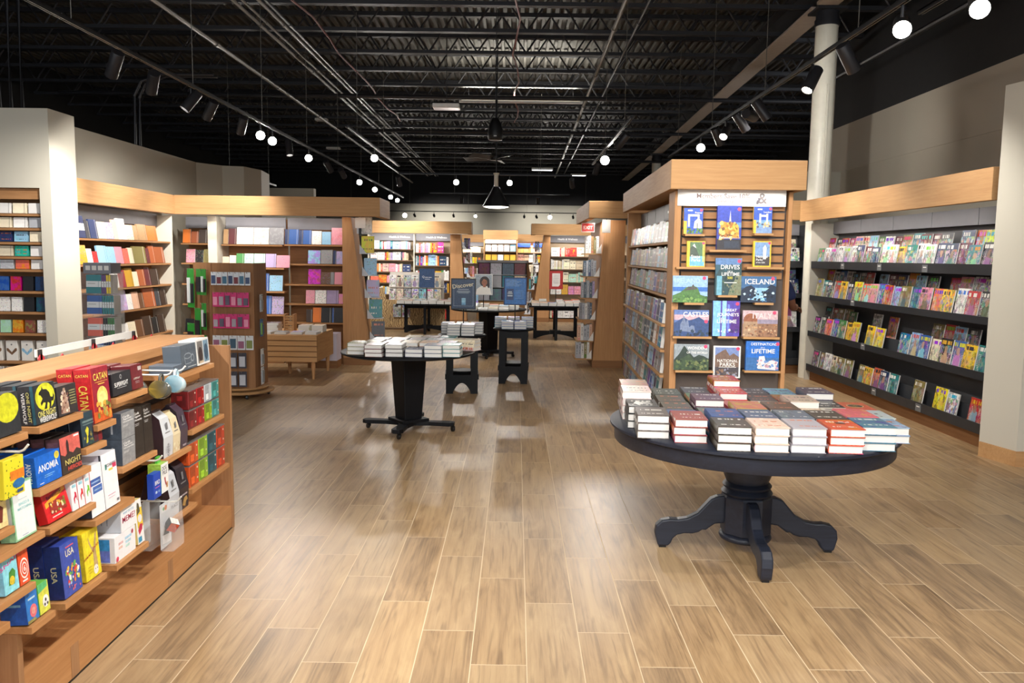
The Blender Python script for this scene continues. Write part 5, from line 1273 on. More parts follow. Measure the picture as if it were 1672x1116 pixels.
travel(1098, 451, 1156, 494, 'wide book with ruins on a green headland', [('r',0,0,1,1,(150,186,226)),('r',0,.42,1,.58,(58,110,190)),('p',[(0,0),(1,0),(1,.22),(.8,.30),(.72,.55),(.62,.62),(.5,.60),(.40,.58),(.22,.38),(0,.26)],(76,120,58)),('p',[(.30,.44),(.70,.50),(.68,.60),(.62,.56),(.60,.68),(.56,.66),(.54,.58),(.44,.60),(.40,.52)],(80,74,70)),('blobs',34,.02,.02,.98,.26,.06,[(96,150,60),(60,100,46),(120,160,80)],12),('t','IRELAND',.42,.82,.72,(176,204,234))], ledge=(1117,1149))
travel(1209, 452, 1268, 494, 'wide blue book with rapids between dark rocks', [('r',0,0,1,1,(36,76,120)),('r',0,.56,1,1,(60,104,150)),('ridge',.0,[.45,.6,.66,.5,.42,.55,.7,.62],(30,44,66)),('p',[(.3,.1),(.7,.06),(.62,.34),(.8,.56),(.4,.56),(.46,.34)],(150,196,226)),('blobs',40,.1,.04,.95,.5,.05,[(20,30,46),(190,216,236),(70,120,170),(34,56,84)],16),('t','ICELAND',.54,.80,.84,W_)], ledge=(1232,1262))
travel(1100, 507, 1158, 549, 'wide dusky blue book with a hilltop castle', [('r',0,0,1,1,(96,120,176)),('r',0,.62,1,.82,(206,170,180)),('ridge',0,[.5,.62,.72,.6,.66,.74,.62,.6],(52,76,124)),('p',[(.18,.2),(.62,.14),(.58,.4),(.50,.42),(.44,.34),(.40,.62),(.36,.62),(.34,.5),(.28,.84),(.24,.60),(.18,.46)],(116,130,160)),('blobs',24,.0,.0,1,.22,.07,[(30,46,70),(44,64,84)],18),('t','CASTLES',.62,.84,.72,W_)], ledge=(1098,1161), badge=(.92,.58))
travel(1163, 492, 1209, 549, 'glossy violet book with pale blue waterfall streaks', [('r',0,0,1,1,(84,70,170)),('r',.0,0,.28,1,(130,190,236)),('r',.34,0,.50,1,(150,200,240)),('r',.54,.1,.62,.9,(110,130,220)),('p',[(.6,.1),(1,.1),(1,.8),(.8,.7)],(84,44,130)),('t','GREAT',.66,.74,.44,W_),('t','JOURNEYS',.56,.60,.80,W_),('t','OF A',.34,.50,.2,W_),('t','LIFETIME',.52,.42,.72,W_),('blobs',12,.1,.1,.95,.2,.04,[W_,(60,50,110)],20)], ledge=(1172,1203))
travel(1212, 508, 1270.5, 550, 'wide rosy book with a domed city roofscape', [('r',0,0,1,1,(206,176,180)),('r',0,.5,1,.66,(150,140,160)),('r',0,0,1,.5,(150,112,86)),('e',.22,.62,.20,.27,(150,92,64)),('r',.02,.0,.42,.58,(170,140,112)),('blobs',60,.02,.02,.98,.46,.05,[(190,150,110),(120,84,66),(206,176,140),(160,110,80)],23),('t','ITALY',.56,.80,.56,(236,214,214))], ledge=(1213,1272))
travel(1100, 563, 1158, 604.5, 'wide dark green book with a misty mountain ruin', [('r',0,0,1,1,(150,160,166)),('ridge',0,[.4,.62,.95,.7,.5,.6,.55,.45],(52,66,58)),('ridge',0,[.3,.42,.5,.62,.4,.38,.5,.35],(66,84,62)),('blobs',50,.02,.02,.98,.42,.06,[(86,104,66),(44,58,46),(120,130,84)],27),('t','WONDERS',.66,.86,.56,W_),('t','OF THE WORLD',.66,.68,.60,W_)], ledge=(1102,1164))
travel(1164, 566, 1210, 617, 'white-bordered book with a jagged canyon peak', [('r',0,0,1,1,W_),('r',.06,.04,.94,.96,(120,140,190)),('p',[(.06,.30),(.94,.30),(.94,.66),(.74,.78),(.60,.70),(.44,.90),(.30,.84),(.06,.70)],(120,96,84)),('r',.06,.04,.94,.34,(76,70,76)),('blobs',30,.1,.06,.9,.30,.05,[(100,90,86),(150,150,170),(140,110,90)],30),('t','NATIONAL',.52,.54,.76,W_),('t','PARKS',.52,.42,.56,W_),('r',.2,.33,.84,.345,W_)], ledge=(1172,1203))
travel(1217, 558, 1273, 605, 'wide bright blue book with whitewashed cliff houses', [('r',0,0,1,1,(40,110,200)),('r',0,.0,1,.44,(60,110,170)),('p',[(.36,.06),(.9,.02),(.98,.30),(.8,.36),(.6,.30),(.56,.50),(.40,.48)],(226,220,222)),('blobs',44,.36,.04,.96,.36,.05,[(240,236,234),(190,150,170),(110,150,206),(226,196,190)],33),('t','DESTINATIONS',.54,.90,.78,W_),('t','OF A',.5,.78,.12,W_),('t','LIFETIME',.52,.66,.70,W_)], ledge=(1215,1273), badge=(.95,.92))

# the side shelves: covers face the aisle
ISF = TIS @ T(0.045, IL-0.06, 0) @ RZ(-PI/2)       # local x runs from the far post towards the near corner
TRV = ['slate','navy','navy','teal','green','blue','charcoal','white','brown','slate','silver','maroon','tan','purple','olive','grey','blue','sky','black']
rg = random.Random(5)
for r, z in enumerate(srows):
    x = 0.03; k = 0; yy = -0.015 if z > 1.2 else -0.06
    while True:
        w = rg.uniform(0.09, 0.22)
        if x+w > IL-0.40: break
        c = 'cream' if (r == 0 and k == 0) else 'orange' if (r == 0 and k == 1) else rg.choice(TRV)
        M = ISF @ T(x+w/2, yy, z+0.03*math.sin(rad(6))+0.002) @ RX(rad(-6)) @ SC(w-0.012, 0.03, rg.uniform(0.175, 0.20))
        tag(inst(faceout_mesh('book'), 'paperback_book', M, P(c)), '%s travel paperback, %s from the far post, %s side shelf of the island' % (word(c), ORD[k], ORD[r]), 'book', 'travel paperbacks on the island side')
        x += w; k += 1

# ---------------------------------------------------------------- magazine racks
RKD = flat((58, 60, 64), 0.4); RKS = flat((44, 46, 50), 0.4)
def mag_rack(name, label, M, w, seed, where, first, tag_n):
    e = empty(name, M=M); tag(e, label, 'magazine rack')
    MB().box(0, w, 0.36, 0.40, 0.12, 2.14, flat((104, 104, 106), 0.5)).build('back_panel', e)
    for k in (0, 1): MB().box(-0.03 if k == 0 else w, 0 if k == 0 else w+0.03, -0.01, 0.40, 0.0, 2.14, CREAM if k == 0 else RKS).build('side_panel', e)
    MB().box(0, w, 0.06, 0.36, 0, 0.12, OAKD).build('kick_board', e)
    rows = [(1.63, 0.095), (1.172, 0.068), (0.685, 0.072), (0.228, 0.092)]
    for z, h in rows:
        MB().box(0, w, 0.0, 0.015, z-h, z, RKS).build('front_strip', e)
        MB().box(0, w, 0.015, 0.36, z-h, z-h+0.012, RKD).box(0, w, 0.145, 0.16, z-h, z+0.10, RKD).build('pocket_shelf', e)
    n = max(1, round(w/0.9))
    for k in range(n): MB().box(k*w/n+0.004, (k+1)*w/n-0.004, 0.28, 0.30, 2.0, 2.16, HEAD).build('header_panel', e)
    rg = random.Random(seed)
    MC = ['white','white','white','cream','silver','sky','pink','red','red','yellow','yellow','navy','black','black','teal','olive','orange','charcoal','maroon','green','coral','blue']
    for r, (z, h) in enumerate(rows):
        for tier in (1, 0):
            if tier == 1 and r == 3: continue
            x = 0.05; k = 0
            while x < w-0.16:
                wd = rg.uniform(0.195, 0.215)
                gap = rg.random() < (0.04 if r < 2 else 0.12 if r == 2 else 0.20)
                if tier == 1: gap = rg.random() < (0.05, 0.12, 0.35, 1)[r]
                ov = rg.uniform(-0.03, 0.012)
                if x+wd > w-0.01: break
                if not gap:
                    c = rg.choice(MC); hh = rg.uniform(0.255, 0.285)
                    y = 0.045 if tier == 0 else 0.185
                    zz = z-h+0.016+(0 if tier == 0 else 0.118)
                    M2 = M @ T(x+wd/2, y+(0.017 if k % 2 else 0), zz) @ RX(rad(-9)) @ SC(wd, 0.012, hh)
                    tag(inst(faceout_mesh('magazine'), 'magazine', M2, P(c)), '%s magazine, %s from %s, %s tier of the %s shelf, %s' % (word(c), ORD[min(k, 29)], first, ('front', 'rear')[tier], ORD[r], where), 'magazine', 'magazines on the racks')
                x += wd+ov; k += 1
    for r, k in ((0, 1), (0, 2), (0, 3), (1, 1), (2, 1), (3, 1), (3, 2)):
        z, h = rows[r]; x = w*(k+0.35*r)/4.3
        if x > w-0.2: continue
        et = empty('shelf_tag', M=M @ T(x, -0.001, z-h*0.95)); tag(et, 'small grey category tag on the %s shelf edge, %s along, %s' % (ORD[r], ORD[k], where), 'shelf tag', 'category tags on the magazine racks')
        MB().box(0, 0.10, -0.004, 0, 0, 0.075, flat((112, 114, 116), 0.4)).build('card', et)
        MB().box(0.02, 0.08, -0.0046, -0.004, 0.045, 0.055, WHITE).build('print', et)
    return e
ang = math.atan2(-1, 0.021)
MRR = T(4.0135, 11.08, 0) @ RZ(ang)
mag_rack('magazine_rack', 'long dark magazine rack along the right wall, four shelves high', MRR, 4.18, 14, 'right wall rack', 'the far end', 0)
canopy('oak canopy board over the long magazine rack', T(3.861, 11.17, 0) @ RZ(ang), 4.32, z0=2.165, z1=2.44, d=0.06)
led(MRR @ T(1.9, 0.0, 2.14) @ RX(rad(30)), 3.4, 16)
MBK = T(2.62, 11.62, 0)
mag_rack('magazine_rack', 'shorter magazine rack facing the entrance behind the white pillar', MBK, 1.50, 29, 'rack behind the pillar', 'the left', 0)
canopy('oak canopy board over the magazine rack behind the pillar', T(2.40, 11.45, 0), 1.62, z0=2.20, z1=2.47, d=0.06)
led(MBK @ T(0.7, 0.0, 2.14) @ RX(rad(30)), 1.3, 8)

# ---------------------------------------------------------------- hardcovers on the tables
HW_, HL_, HT_ = 0.155, 0.232, 0.038
def hardcover_meshes():
    cm = cover_mat('book'); m = MB()
    w, l, t, b = HW_, HL_, HT_, 0.003
    m.box(-w/2, w/2, -l/2, l/2, 0, b, cm)
    # top board with artwork
    v = [(-w/2,-l/2,t-b),(w/2,-l/2,t-b),(w/2,l/2,t-b),(-w/2,l/2,t-b),(-w/2,-l/2,t),(w/2,-l/2,t),(w/2,l/2,t),(-w/2,l/2,t)]
    z4 = [(0.04, 0.02)]*4
    m.raw(v, [(4,5,6,7)], cm, uvs=[[(0,0),(1,0),(1,1),(0,1)]])
    m.raw(v, [(0,3,2,1),(0,1,5,4),(1,2,6,5),(2,3,7,6),(3,0,4,7)], cm, uvs=[z4]*5)
    # rounded spine
    n = 6; pts = [(-w/2-0.004*math.sin(PI*i/n), t*i/n) for i in range(n+1)]
    for i in range(n):
        (x0, z0), (x1, z1) = pts[i], pts[i+1]
        m.raw([(x0,l/2,z0),(x0,-l/2,z0),(x1,-l/2,z1),(x1,l/2,z1)], [(0,1,2,3)], cm, uvs=[[(0.1,i/n*0.2+0.4),(0.9,i/n*0.2+0.4),(0.9,(i+1)/n*0.2+0.4),(0.1,(i+1)/n*0.2+0.4)]])
    m.raw([(-w/2, -l/2, z) for z in (0, t)]+[(p[0], -l/2, p[1]) for p in pts[1:-1]], [(0,)+tuple(range(2, n+1))+(1,)], cm)
    case = m.mesh('hardcover_case')
    pages = MB().box(-w/2+0.001, w/2-0.004, -l/2+0.004, l/2-0.004, b, t-b, PAGES).mesh('pages')
    return case, pages
HC_CASE, HC_PAGES = hardcover_meshes()
N_HC = 0
def hardcover(M, c, label, group, parts=True, name='hardcover_book'):
    global N_HC
    o = tag(inst(HC_CASE, name, M, P(c) if isinstance(c, str) else rgba(c)), label, 'book', group)
    inst(HC_PAGES, 'pages', Matrix.Identity(4), None, o); N_HC += 1
    return o
UPN = ['bottom', 'second', 'third', 'fourth', 'fifth']
def stack(x, y, z, n, c, where, group, rz=-4, s=(1, 1, 1), jit=0.004, under=None, rg=random):
    for k in range(n):
        cc = c if k == n-1 or under is None else under
        pos = 'topmost' if k == n-1 else UPN[k]
        M = T(x+rg.uniform(-jit, jit), y+rg.uniform(-jit, jit), z+0.0006+k*(HT_*s[2]+0.0005)) @ RZ(rad(rz+rg.uniform(-0.8, 0.8))) @ SC(*s)
        hardcover(M, cc, '%s hardcover, %s of the %s' % (word(cc), pos, where), group)
zt = 0.735
rg = random.Random(77)
G_ = 'hardcovers on the round pedestal table'
rows = [
 # (x, y, n, top colour)
 ('front', [(0.715,4.15,3,(92,84,80),'brown'),(0.886,4.06,3,(150,70,60),'maroon'),(1.062,3.90,3,(66,56,48),'dark_brown'),(1.236,3.89,3,(222,196,178),'beige'),(1.412,3.885,3,(176,172,180),'silver'),(1.588,3.88,3,(204,84,54),'rust'),(1.765,3.94,3,(70,120,140),'teal'),(1.915,4.12,2,(150,170,200),'sky')]),
 ('second', [(0.70,4.39,3,(44,46,46),'charcoal'),(0.91,4.30,2,(64,96,140),'blue'),(1.085,4.14,3,(58,84,140),'navy'),(1.26,4.13,3,(74,92,122),'slate'),(1.44,4.125,3,(100,120,130),'slate'),(1.61,4.12,3,(70,62,58),'charcoal'),(1.785,4.18,3,(206,100,110),'coral'),(1.96,4.36,2,(190,200,206),'sky')]),
 ('third', [(0.70,4.63,4,(226,206,196),'cream'),(0.92,4.54,2,(84,70,66),'brown'),(1.10,4.38,2,(60,76,72),'green'),(1.28,4.375,3,(196,110,86),'coral'),(1.455,4.37,3,(84,60,48),'dark_brown'),(1.63,4.365,2,(210,186,160),'beige'),(1.80,4.42,2,(216,210,198),'cream'),(1.96,4.605,2,(206,92,64),'rust')]),
 ('fourth', [(0.72,4.87,4,(150,120,96),'tan'),(0.93,4.78,2,(76,66,58),'brown'),(1.115,4.62,3,(100,60,84),'purple'),(1.295,4.615,2,(170,60,62),'red'),(1.47,4.61,2,(206,200,188),'cream'),(1.645,4.605,3,(206,186,166),'beige'),(1.815,4.66,2,(46,48,54),'charcoal')]),
 ('fifth', [(0.95,5.02,2,(60,74,66),'green'),(1.13,4.86,2,(80,116,70),'olive'),(1.31,4.855,3,(196,70,60),'red'),(1.485,4.85,2,(74,68,64),'charcoal'),(1.66,4.845,2,(150,112,70),'tan'),(1.835,4.90,3,(72,66,90),'purple')]),
 ('back', [(1.15,5.10,2,(74,72,76),'charcoal'),(1.33,5.095,4,(190,60,60),'red'),(1.505,5.09,2,(56,62,66),'slate'),(1.68,5.085,2,(120,150,190),'sky')]),
]
for rn, cols in rows:
    for q, (x, y, n, rgbc, cn) in enumerate(cols):
        PAL['_t'] = rgbc
        lab = '%s stack from left, %s row, round pedestal table' % (ORD[q], rn)
        for k in range(n):
            M = T(x+rg.uniform(-.003, .003), y+rg.uniform(-.003, .003), zt+0.0006+k*(HT_*1.04+0.0005)) @ RZ(rad(-4+rg.uniform(-.6, .6))) @ SC(1.03, 1.0, 1.04)
            o = hardcover(M, rgbc, '%s hardcover, %s, %s' % (word(cn), 'topmost' if k == n-1 else UPN[k]+' up', lab), G_)
            if rn == 'second' and q == 0 and k == n-1:      # the pale hand on the dark cover
                hnd = [('p', [(.18,.34),(.50,.30),(.52,.42),(.40,.62),(.30,.66),(.24,.54)], (236,234,228))]+[('p', [(.46+.0*i,.36+.055*i),(.86-.05*i,.34+.085*i),(.86-.05*i,.375+.085*i),(.44,.41+.055*i)], (236,234,228)) for i in range(4)]+[('p', [(.2,.36),(.36,.12),(.40,.14),(.32,.36)], (236,234,228))]
                a = MB(); art(a, hnd, HW_, HL_, T(-HW_/2, -HL_/2, HT_)); a.build('cover_art', o)
            if rn == 'third' and q == 7 and k == n-1:
                a = MB(); art(a, [('e',.5,.5,.30,.20,(226,196,150)),('e',.5,.5,.26,.17,(60,66,54)),('t','*',.5,.5,.2,(190,160,90))], HW_, HL_, T(-HW_/2, -HL_/2, HT_)); a.build('cover_art', o)
            if rn == 'front' and q == 5 and k == n-1:
                a = MB(); art(a, [('r',.38,.52,.66,.70,(90,46,36)),('r',.3,.30,.7,.32,(226,180,150))], HW_, HL_, T(-HW_/2, -HL_/2, HT_)); a.build('cover_art', o)

G_ = 'hardcovers on the tapered column table'
CT = ['beige','brown','slate','silver','olive','charcoal','grey','maroon','cream','teal','slate','tan','navy','dark_brown']
for r, (yy, xs) in enumerate(((7.10, [-1.41,-1.23,-1.055,-0.885,-0.715,-0.555]), (7.34, [-1.30,-1.13,-0.96,-0.79,-0.62]), (7.58, [-1.45,-1.28,-1.11,-0.94,-0.77]), (7.82, [-1.36,-1.19,-1.02,-0.85,-0.68]))):
    for q, x in enumerate(xs):
        off = {0: 0.15, 1: 0.0}.get(q, 0.03) if r == 0 else 0
        if r == 0 and q == 5: off = 0.07
        n = (3, 4, 4, 3, 2, 4)[q] if r == 0 else rg.choice((2, 3, 3, 3))
        if r == 0: n = (3, 3, 3, 2, 3, 3)[q]
        c = rg.choice(CT)
        stack(x+0.012*r, yy+off, 0.755, n, c, '%s stack from left, %s row, column table' % (ORD[q], ORD[r]), G_, rz=-3, s=(0.98, 0.98, 0.92), rg=rg)
for q in range(3):
    hardcover(T(-0.455, 7.62+0.003*q, 0.7556+0.0345*q) @ RZ(rad(62+4*q)) @ SC(.98, .95, .9), 'cream', 'cream hardcover turned sideways at the column table edge, %s up' % ORD[q], G_)
G_ = 'hardcovers on the pedestal stands'
for nm, (cx, cy_, zz), n, cc in (('front stand', (-0.645, 9.75, 0.70), 4, 'slate'), ('rear stand', (-0.018, 10.55, 0.715), 3, 'blue')):
    for q, (dx, dy) in enumerate(((-0.083, -0.135), (0.083, -0.135), (-0.175, 0.105), (0.0, 0.125), (0.175, 0.105))):
        stack(cx+dx, cy_+dy, zz, n if q < 2 else n+(1 if nm == 'rear stand' else 0), cc, '%s stack of the %s pair on the %s' % (('left','right','left','middle','right')[q], 'near' if q < 2 else 'rear', nm), G_, rz=0, s=(0.99, 0.97, 0.86), jit=0.002, rg=rg)

# paperbacks lying on the far tables and the bench (one mesh each)
def lying(M, c, label, group, name='paperback_book'):
    return tag(inst(HC_CASE if False else LYING, name, M, P(c)), label, 'book', group)
def lying_mesh():
    cm = cover_mat('book'); m = MB(); w, l, t = 0.15, 0.22, 0.03
    v = [(-w/2,-l/2,0),(w/2,-l/2,0),(w/2,l/2,0),(-w/2,l/2,0),(-w/2,-l/2,t),(w/2,-l/2,t),(w/2,l/2,t),(-w/2,l/2,t)]
    z4 = [(0.04, 0.02)]*4
    m.raw(v, [(4,5,6,7)], cm, uvs=[[(0,0),(1,0),(1,1),(0,1)]]); m.raw(v, [(3,0,4,7),(0,3,2,1)], cm, uvs=[z4]*2)
    m.raw(v, [(0,1,5,4),(1,2,6,5),(2,3,7,6)], PAGES, uvs=[z4]*3)
    return m.mesh('paperback_lying')
LYING = lying_mesh()
FT = ['cream','beige','white','tan','silver','peach','cream','white','sky','coral']
for nm, cx, cy_, zz, nx, ny in (('right square table', 0.80, 16.25, 0.685, 6, 4), ('left square table', -1.88, 17.1, 0.64, 7, 4)):
    for i in range(nx):
        for j in range(ny):
            x = cx+(i-(nx-1)/2)*0.165; y = cy_+(j-(ny-1)/2)*0.25-0.0
            if abs(x-cx) < 0.09 and j == 1: continue
            n = 2 if j == 0 else rg.choice((1, 2, 2, 3))
            for k in range(n):
                c = rg.choice(FT)
                lying(T(x, y, zz+0.0006+0.0305*k) @ RZ(rad(rg.uniform(-2, 2))), c, '%s paperback, %s up in stack %s from left, %s row, %s' % (word(c), ORD[k], ORD[i], ORD[j], nm), 'paperbacks on the square tables')
for i in range(6):
    for j in range(4):
        x = -0.44+(i-2.5)*0.165; y = 13.2+(j-1.5)*0.245
        if math.hypot(x+0.44, y-13.2) > 0.52: continue
        if abs(x+0.52) < 0.10 and abs(y-13.0) < 0.14: continue
        n = rg.choice((1, 2, 2)) if j else 1
        for k in range(n):
            c = rg.choice(FT)
            lying(T(x, y, 0.7906+0.0305*k) @ RZ(rad(rg.uniform(-5, 5))), c, '%s paperback, %s up in stack %s from left, %s row, far round table' % (word(c), ORD[k], ORD[i], ORD[j]), 'paperbacks on the far round table')
for q, (x, y, n, c) in enumerate(((-3.45,10.62,3,'slate'),(-3.27,10.62,1,'silver'),(-3.08,10.62,1,'grey'),(-2.88,10.64,1,'lilac'),(-2.68,10.64,1,'silver'),(-3.45,10.92,4,'maroon'),(-3.27,10.92,4,'brown'),(-2.86,10.98,3,'cream'),(-2.68,10.98,3,'cream'))):
    for k in range(n):
        lying(T(x, y, 0.5876+0.0305*k) @ RZ(rad(rg.uniform(-4, 4))), c, '%s paperback, %s up, %s pile from left on the low slatted bench' % (word(c), ORD[k], ORD[q % 5] + (' near' if q < 5 else ' rear')), 'paperbacks on the slatted bench')

# ---------------------------------------------------------------- game gondola on the left
GX = -1.62
GF = T(GX, 0, 0) @ RZ(PI/2)      # local x = world y, local y = depth away from the aisle
OAKG = wood('gondola_oak', (168, 116, 70), (200, 148, 98), 'X', rough=0.5)
OAKGZ = wood('gondola_oak_upright', (150, 108, 74), (178, 134, 94), 'Z', rough=0.5)
Y0, Y1 = 1.6, 4.705
ge = empty('game_gondola', M=GF); tag(ge, 'low oak gondola of games with stepped shelves along the left edge', 'gondola')
MB().box(Y0, Y1, 0.245, 0.275, 0.12, 1.11, OAKG).box(Y0, Y1, 0.40, 0.43, 0.12, 1.11, OAKG).build('back_panel', ge)
m = MB()
for z in (0.40, 0.56, 0.72, 0.88, 1.02): m.box(Y0, Y1, 0.236, 0.2465, z-0.012, z+0.012, flat((62, 42, 28), 0.7)); m.box(Y0, Y1, 0.238, 0.2465, z+0.03, z+0.10, OAKG)
m.build('slat_grooves', ge)
MB().box(Y0, Y1, 0.20, 0.47, 1.115, 1.165, OAKG).build('cap_board', ge, bevel=0.004)
MB().box(Y0, Y1, 0.07, 0.60, 0.118, 0.138, OAKG).build('base_deck', ge)
m = MB().box(Y0, Y1, 0.07, 0.092, 0.0, 0.118, OAKG)
for y in (2.95, 3.82): m.box(y, y+0.055, 0.0685, 0.071, 0.0, 0.135, OAKGZ)
m.box(Y0, Y1, 0.066, 0.07, 0.0, 0.006, BLK)
m.build('kick_board', ge)
MB().box(Y1, Y1+0.028, 0.06, 0.62, 0, 1.105, OAKGZ).build('end_panel', ge, bevel=0.002)
SHL = dict(S0=(2.2,2.64,1.046),S1=(2.705,2.985,1.046),CAT=(3.085,3.232,0.971),SUP=(3.238,3.52,1.049),MUG=(3.82,4.31,1.056),S2=(2.995,3.15,0.90),CAH=(3.272,3.594,0.752),COF=(3.679,3.979,0.68),TE1=(3.992,4.44,0.752),S3=(2.69,3.025,0.83),TE2=(3.972,4.504,0.455),CO2=(3.738,4.028,0.375),S4=(3.04,3.363,0.604),S4B=(2.738,3.05,0.678),S5=(2.45,2.708,0.683),S5L=(2.2,2.545,0.756),S6=(3.19,3.48,0.365),S7=(2.81,3.11,0.37),S8=(2.3,2.642,0.527),S9=(2.605,2.748,0.378),S9L=(2.3,2.495,0.454))
for k, (a, b, z) in SHL.items():
    MB().box(a, b, 0.0, 0.236, z-0.024, z, OAKG).build('shelf', ge, bevel=0.0015)
MB().box(2.60, 2.63, 0.05, 0.236, 0.138, 0.354, OAKGZ).build('shelf_support', ge)
# back side shelf carrying the red and white gift bags
MB().box(3.5, Y1, 0.47, 0.62, 1.075, 1.10, OAKG).build('rear_shelf', ge)

def gbox(sh, y0, y1, h, d, col, front, label, n=1, side=None, rx=-4, zoff=0.0, yin=0.015, name='board_game', cat='board game', group=None, side_col=None, bevel=0.0):
    """boxes standing one behind another; the front one carries the art, and each shows its near side"""
    z = SHL[sh][2]+zoff; w = y1-y0
    for k in range(n):
        M = GF @ T(y0, yin+k*(d+0.004), z+0.0012+d*math.sin(rad(-rx))) @ RX(rad(rx))
        e = empty(name, M=M); tag(e, label if k == 0 else '%s copy behind the %s' % (ORD[k], ' '.join(label.split(' with ')[0].split()[:11])), cat, group)
        MB().box(0, w, 0, d, 0, h, flat(col, 0.3)).build('box', e, bevel=bevel or 0.0015)
        if k == 0 and front:
            m = MB(); art(m, front, w, h, T(0, -0.0002, 0) @ RX(PI/2)); m.build('front_print', e)
        if side:
            m = MB(); art(m, side, d, h, T(-0.0002, d, 0) @ RZ(-PI/2) @ RX(PI/2)); m.build('side_print', e)
    return e
W = (240, 240, 238); K = (34, 34, 38)
# -- top shelf, first step
wolf = [('r',0,0,1,1,(46,50,54)),('e',.52,.66,.46,.36,(206,206,40)),('e',.52,.66,.36,.28,(226,222,60)),
        ('p',[(.42,.34),(.50,.50),(.40,.52),(.30,.44),(.27,.52),(.38,.62),(.30,.72),(.22,.74),(.24,.80),(.36,.86),(.40,.94),(.44,.86),(.60,.84),(.72,.74),(.76,.62),(.86,.60),(.90,.70),(.94,.62),(.88,.50),(.78,.50),(.74,.36),(.70,.30),(.66,.34),(.68,.46),(.60,.50),(.54,.34)],(38,38,34)),
        ('t','ONE NIGHT',.52,.24,.84,(222,214,120),0,.15),('t','WEREWOLF',.54,.09,.80,W,0,.14)]
ws = [('r',0,0,1,1,(44,48,54)),('r',.8,0,1,1,(50,96,110)),('t','ONE NIGHT',.62,.46,.78,(206,200,120),-90,.20),('t','WEREWOLF',.30,.44,.80,W,-90,.22)]
gbox('S1', 2.715, 2.842, 0.135, 0.053, (44,48,54), wolf, 'black werewolf game box with a yellow moon on the top shelf', n=3, side=ws)
for k in range(1):
    gbox('S0', 2.50, 2.63, 0.135, 0.058, (44,48,54), wolf[:2], 'black game box at the edge of the photo beside the werewolf boxes', n=1, side=ws)
gbox('S1', 2.852, 2.978, 0.108, 0.06, (52,48,48), [('r',0,0,1,1,(54,50,50)),('p',[(.12,.08),(.56,.05),(.54,.4),(.46,.66),(.42,.92),(.32,.92),(.26,.62),(.16,.36)],(170,140,120)),('blobs',26,.16,.1,.54,.8,.06,[(226,200,170),(120,80,70),(190,170,160),(236,220,200)],3)]+[('r',.60,.76-.09*i,.92,.80-.09*i,(140,136,90)) for i in range(6)], 'dark game box with a crowd of pale figures beside the werewolf box', n=2)
# -- the red boxes
cat_f = [('r',0,0,1,1,(150,36,52)),('r',0,0,.06,1,(206,60,40)),('r',0,0,1,.2,(200,90,40)),('e',.56,.44,.30,.20,(236,206,110)),('e',.56,.40,.24,.15,(240,224,140)),('blobs',22,.2,.06,.95,.34,.07,[(120,130,60),(220,150,60),(160,150,80),(236,170,70)],8),('t','CATAN',.53,.83,.76,(240,206,90),0,.13),('r',.2,.725,.9,.735,(226,180,80)),('r',.36,.68,.72,.70,(226,180,80))]
cat_s = [('r',0,0,1,1,(196,40,44)),('t','CATAN',.5,.88,.8,(240,206,90)),('t','CATAN',.5,.48,.44,(240,206,90),-90,.55),('blobs',8,.1,.02,.9,.2,.09,[(226,110,50),(236,190,70)],2)]
gbox('CAT', 3.092, 3.23, 0.215, 0.062, (176,36,46), cat_f, 'tall red strategy game box with a golden sun', n=2, side=cat_s)
# -- superfight and the maroon box
gbox('SUP', 3.245, 3.405, 0.092, 0.085, (38,38,42), [('r',0,0,1,1,(40,40,44)),('e',.46,.80,.05,.10,(190,190,190)),('e',.46,.80,.035,.07,(40,40,44)),('t','SUPERFIGHT',.46,.48,.72,W,0,.2),('r',.22,.30,.72,.325,(170,170,170))], 'black battle card game box on the raised oak shelf', n=2)
gbox('SUP', 3.41, 3.512, 0.105, 0.085, (104,30,36), [('r',0,0,1,1,(106,32,38)),('r',.62,.74,.92,.90,(190,180,176)),('t','SUPERFIGHT',.46,.44,.6,(206,190,180),0,.08),('r',.3,.30,.66,.32,(190,160,160)),('r',.3,.24,.66,.26,(190,160,160))], 'dark red card game box right of the black battle box', n=2)
# -- mug box and photo box
gbox('MUG', 3.93, 4.115, 0.125, 0.09, (84,94,104), [('r',0,0,1,1,(84,94,104)),('e',.42,.54,.24,.12,(150,160,168)),('e',.42,.54,.21,.09,(84,94,104)),('p',[(.18,.54),(.22,.22),(.62,.22),(.66,.54),(.63,.54),(.595,.25),(.245,.25),(.21,.54)],(150,160,168)),('e',.72,.42,.11,.16,(150,160,168)),('e',.72,.42,.075,.11,(84,94,104)),('r',.36,.08,.92,.11,(190,196,200))], 'slate grey gift box with an outline drawing of a mug', name='gift_box', cat='gift box')
gbox('MUG', 4.122, 4.29, 0.135, 0.09, (226,226,222), [('r',0,0,1,1,(232,232,228)),('r',.08,.08,.50,.92,(120,116,112)),('r',.54,.08,.94,.92,(120,150,170)),('e',.29,.42,.15,.28,(58,44,40)),('e',.74,.46,.15,.32,(60,84,104)),('r',.14,.08,.46,.16,(190,170,140))], 'white-bordered gift box with two bottle photos', name='gift_box', cat='gift box')
gbox('MUG', 3.83, 3.925, 0.045, 0.12, (92,102,114), None, 'low slate box lying at the near end of the mug shelf', name='gift_box', cat='gift box', rx=0)
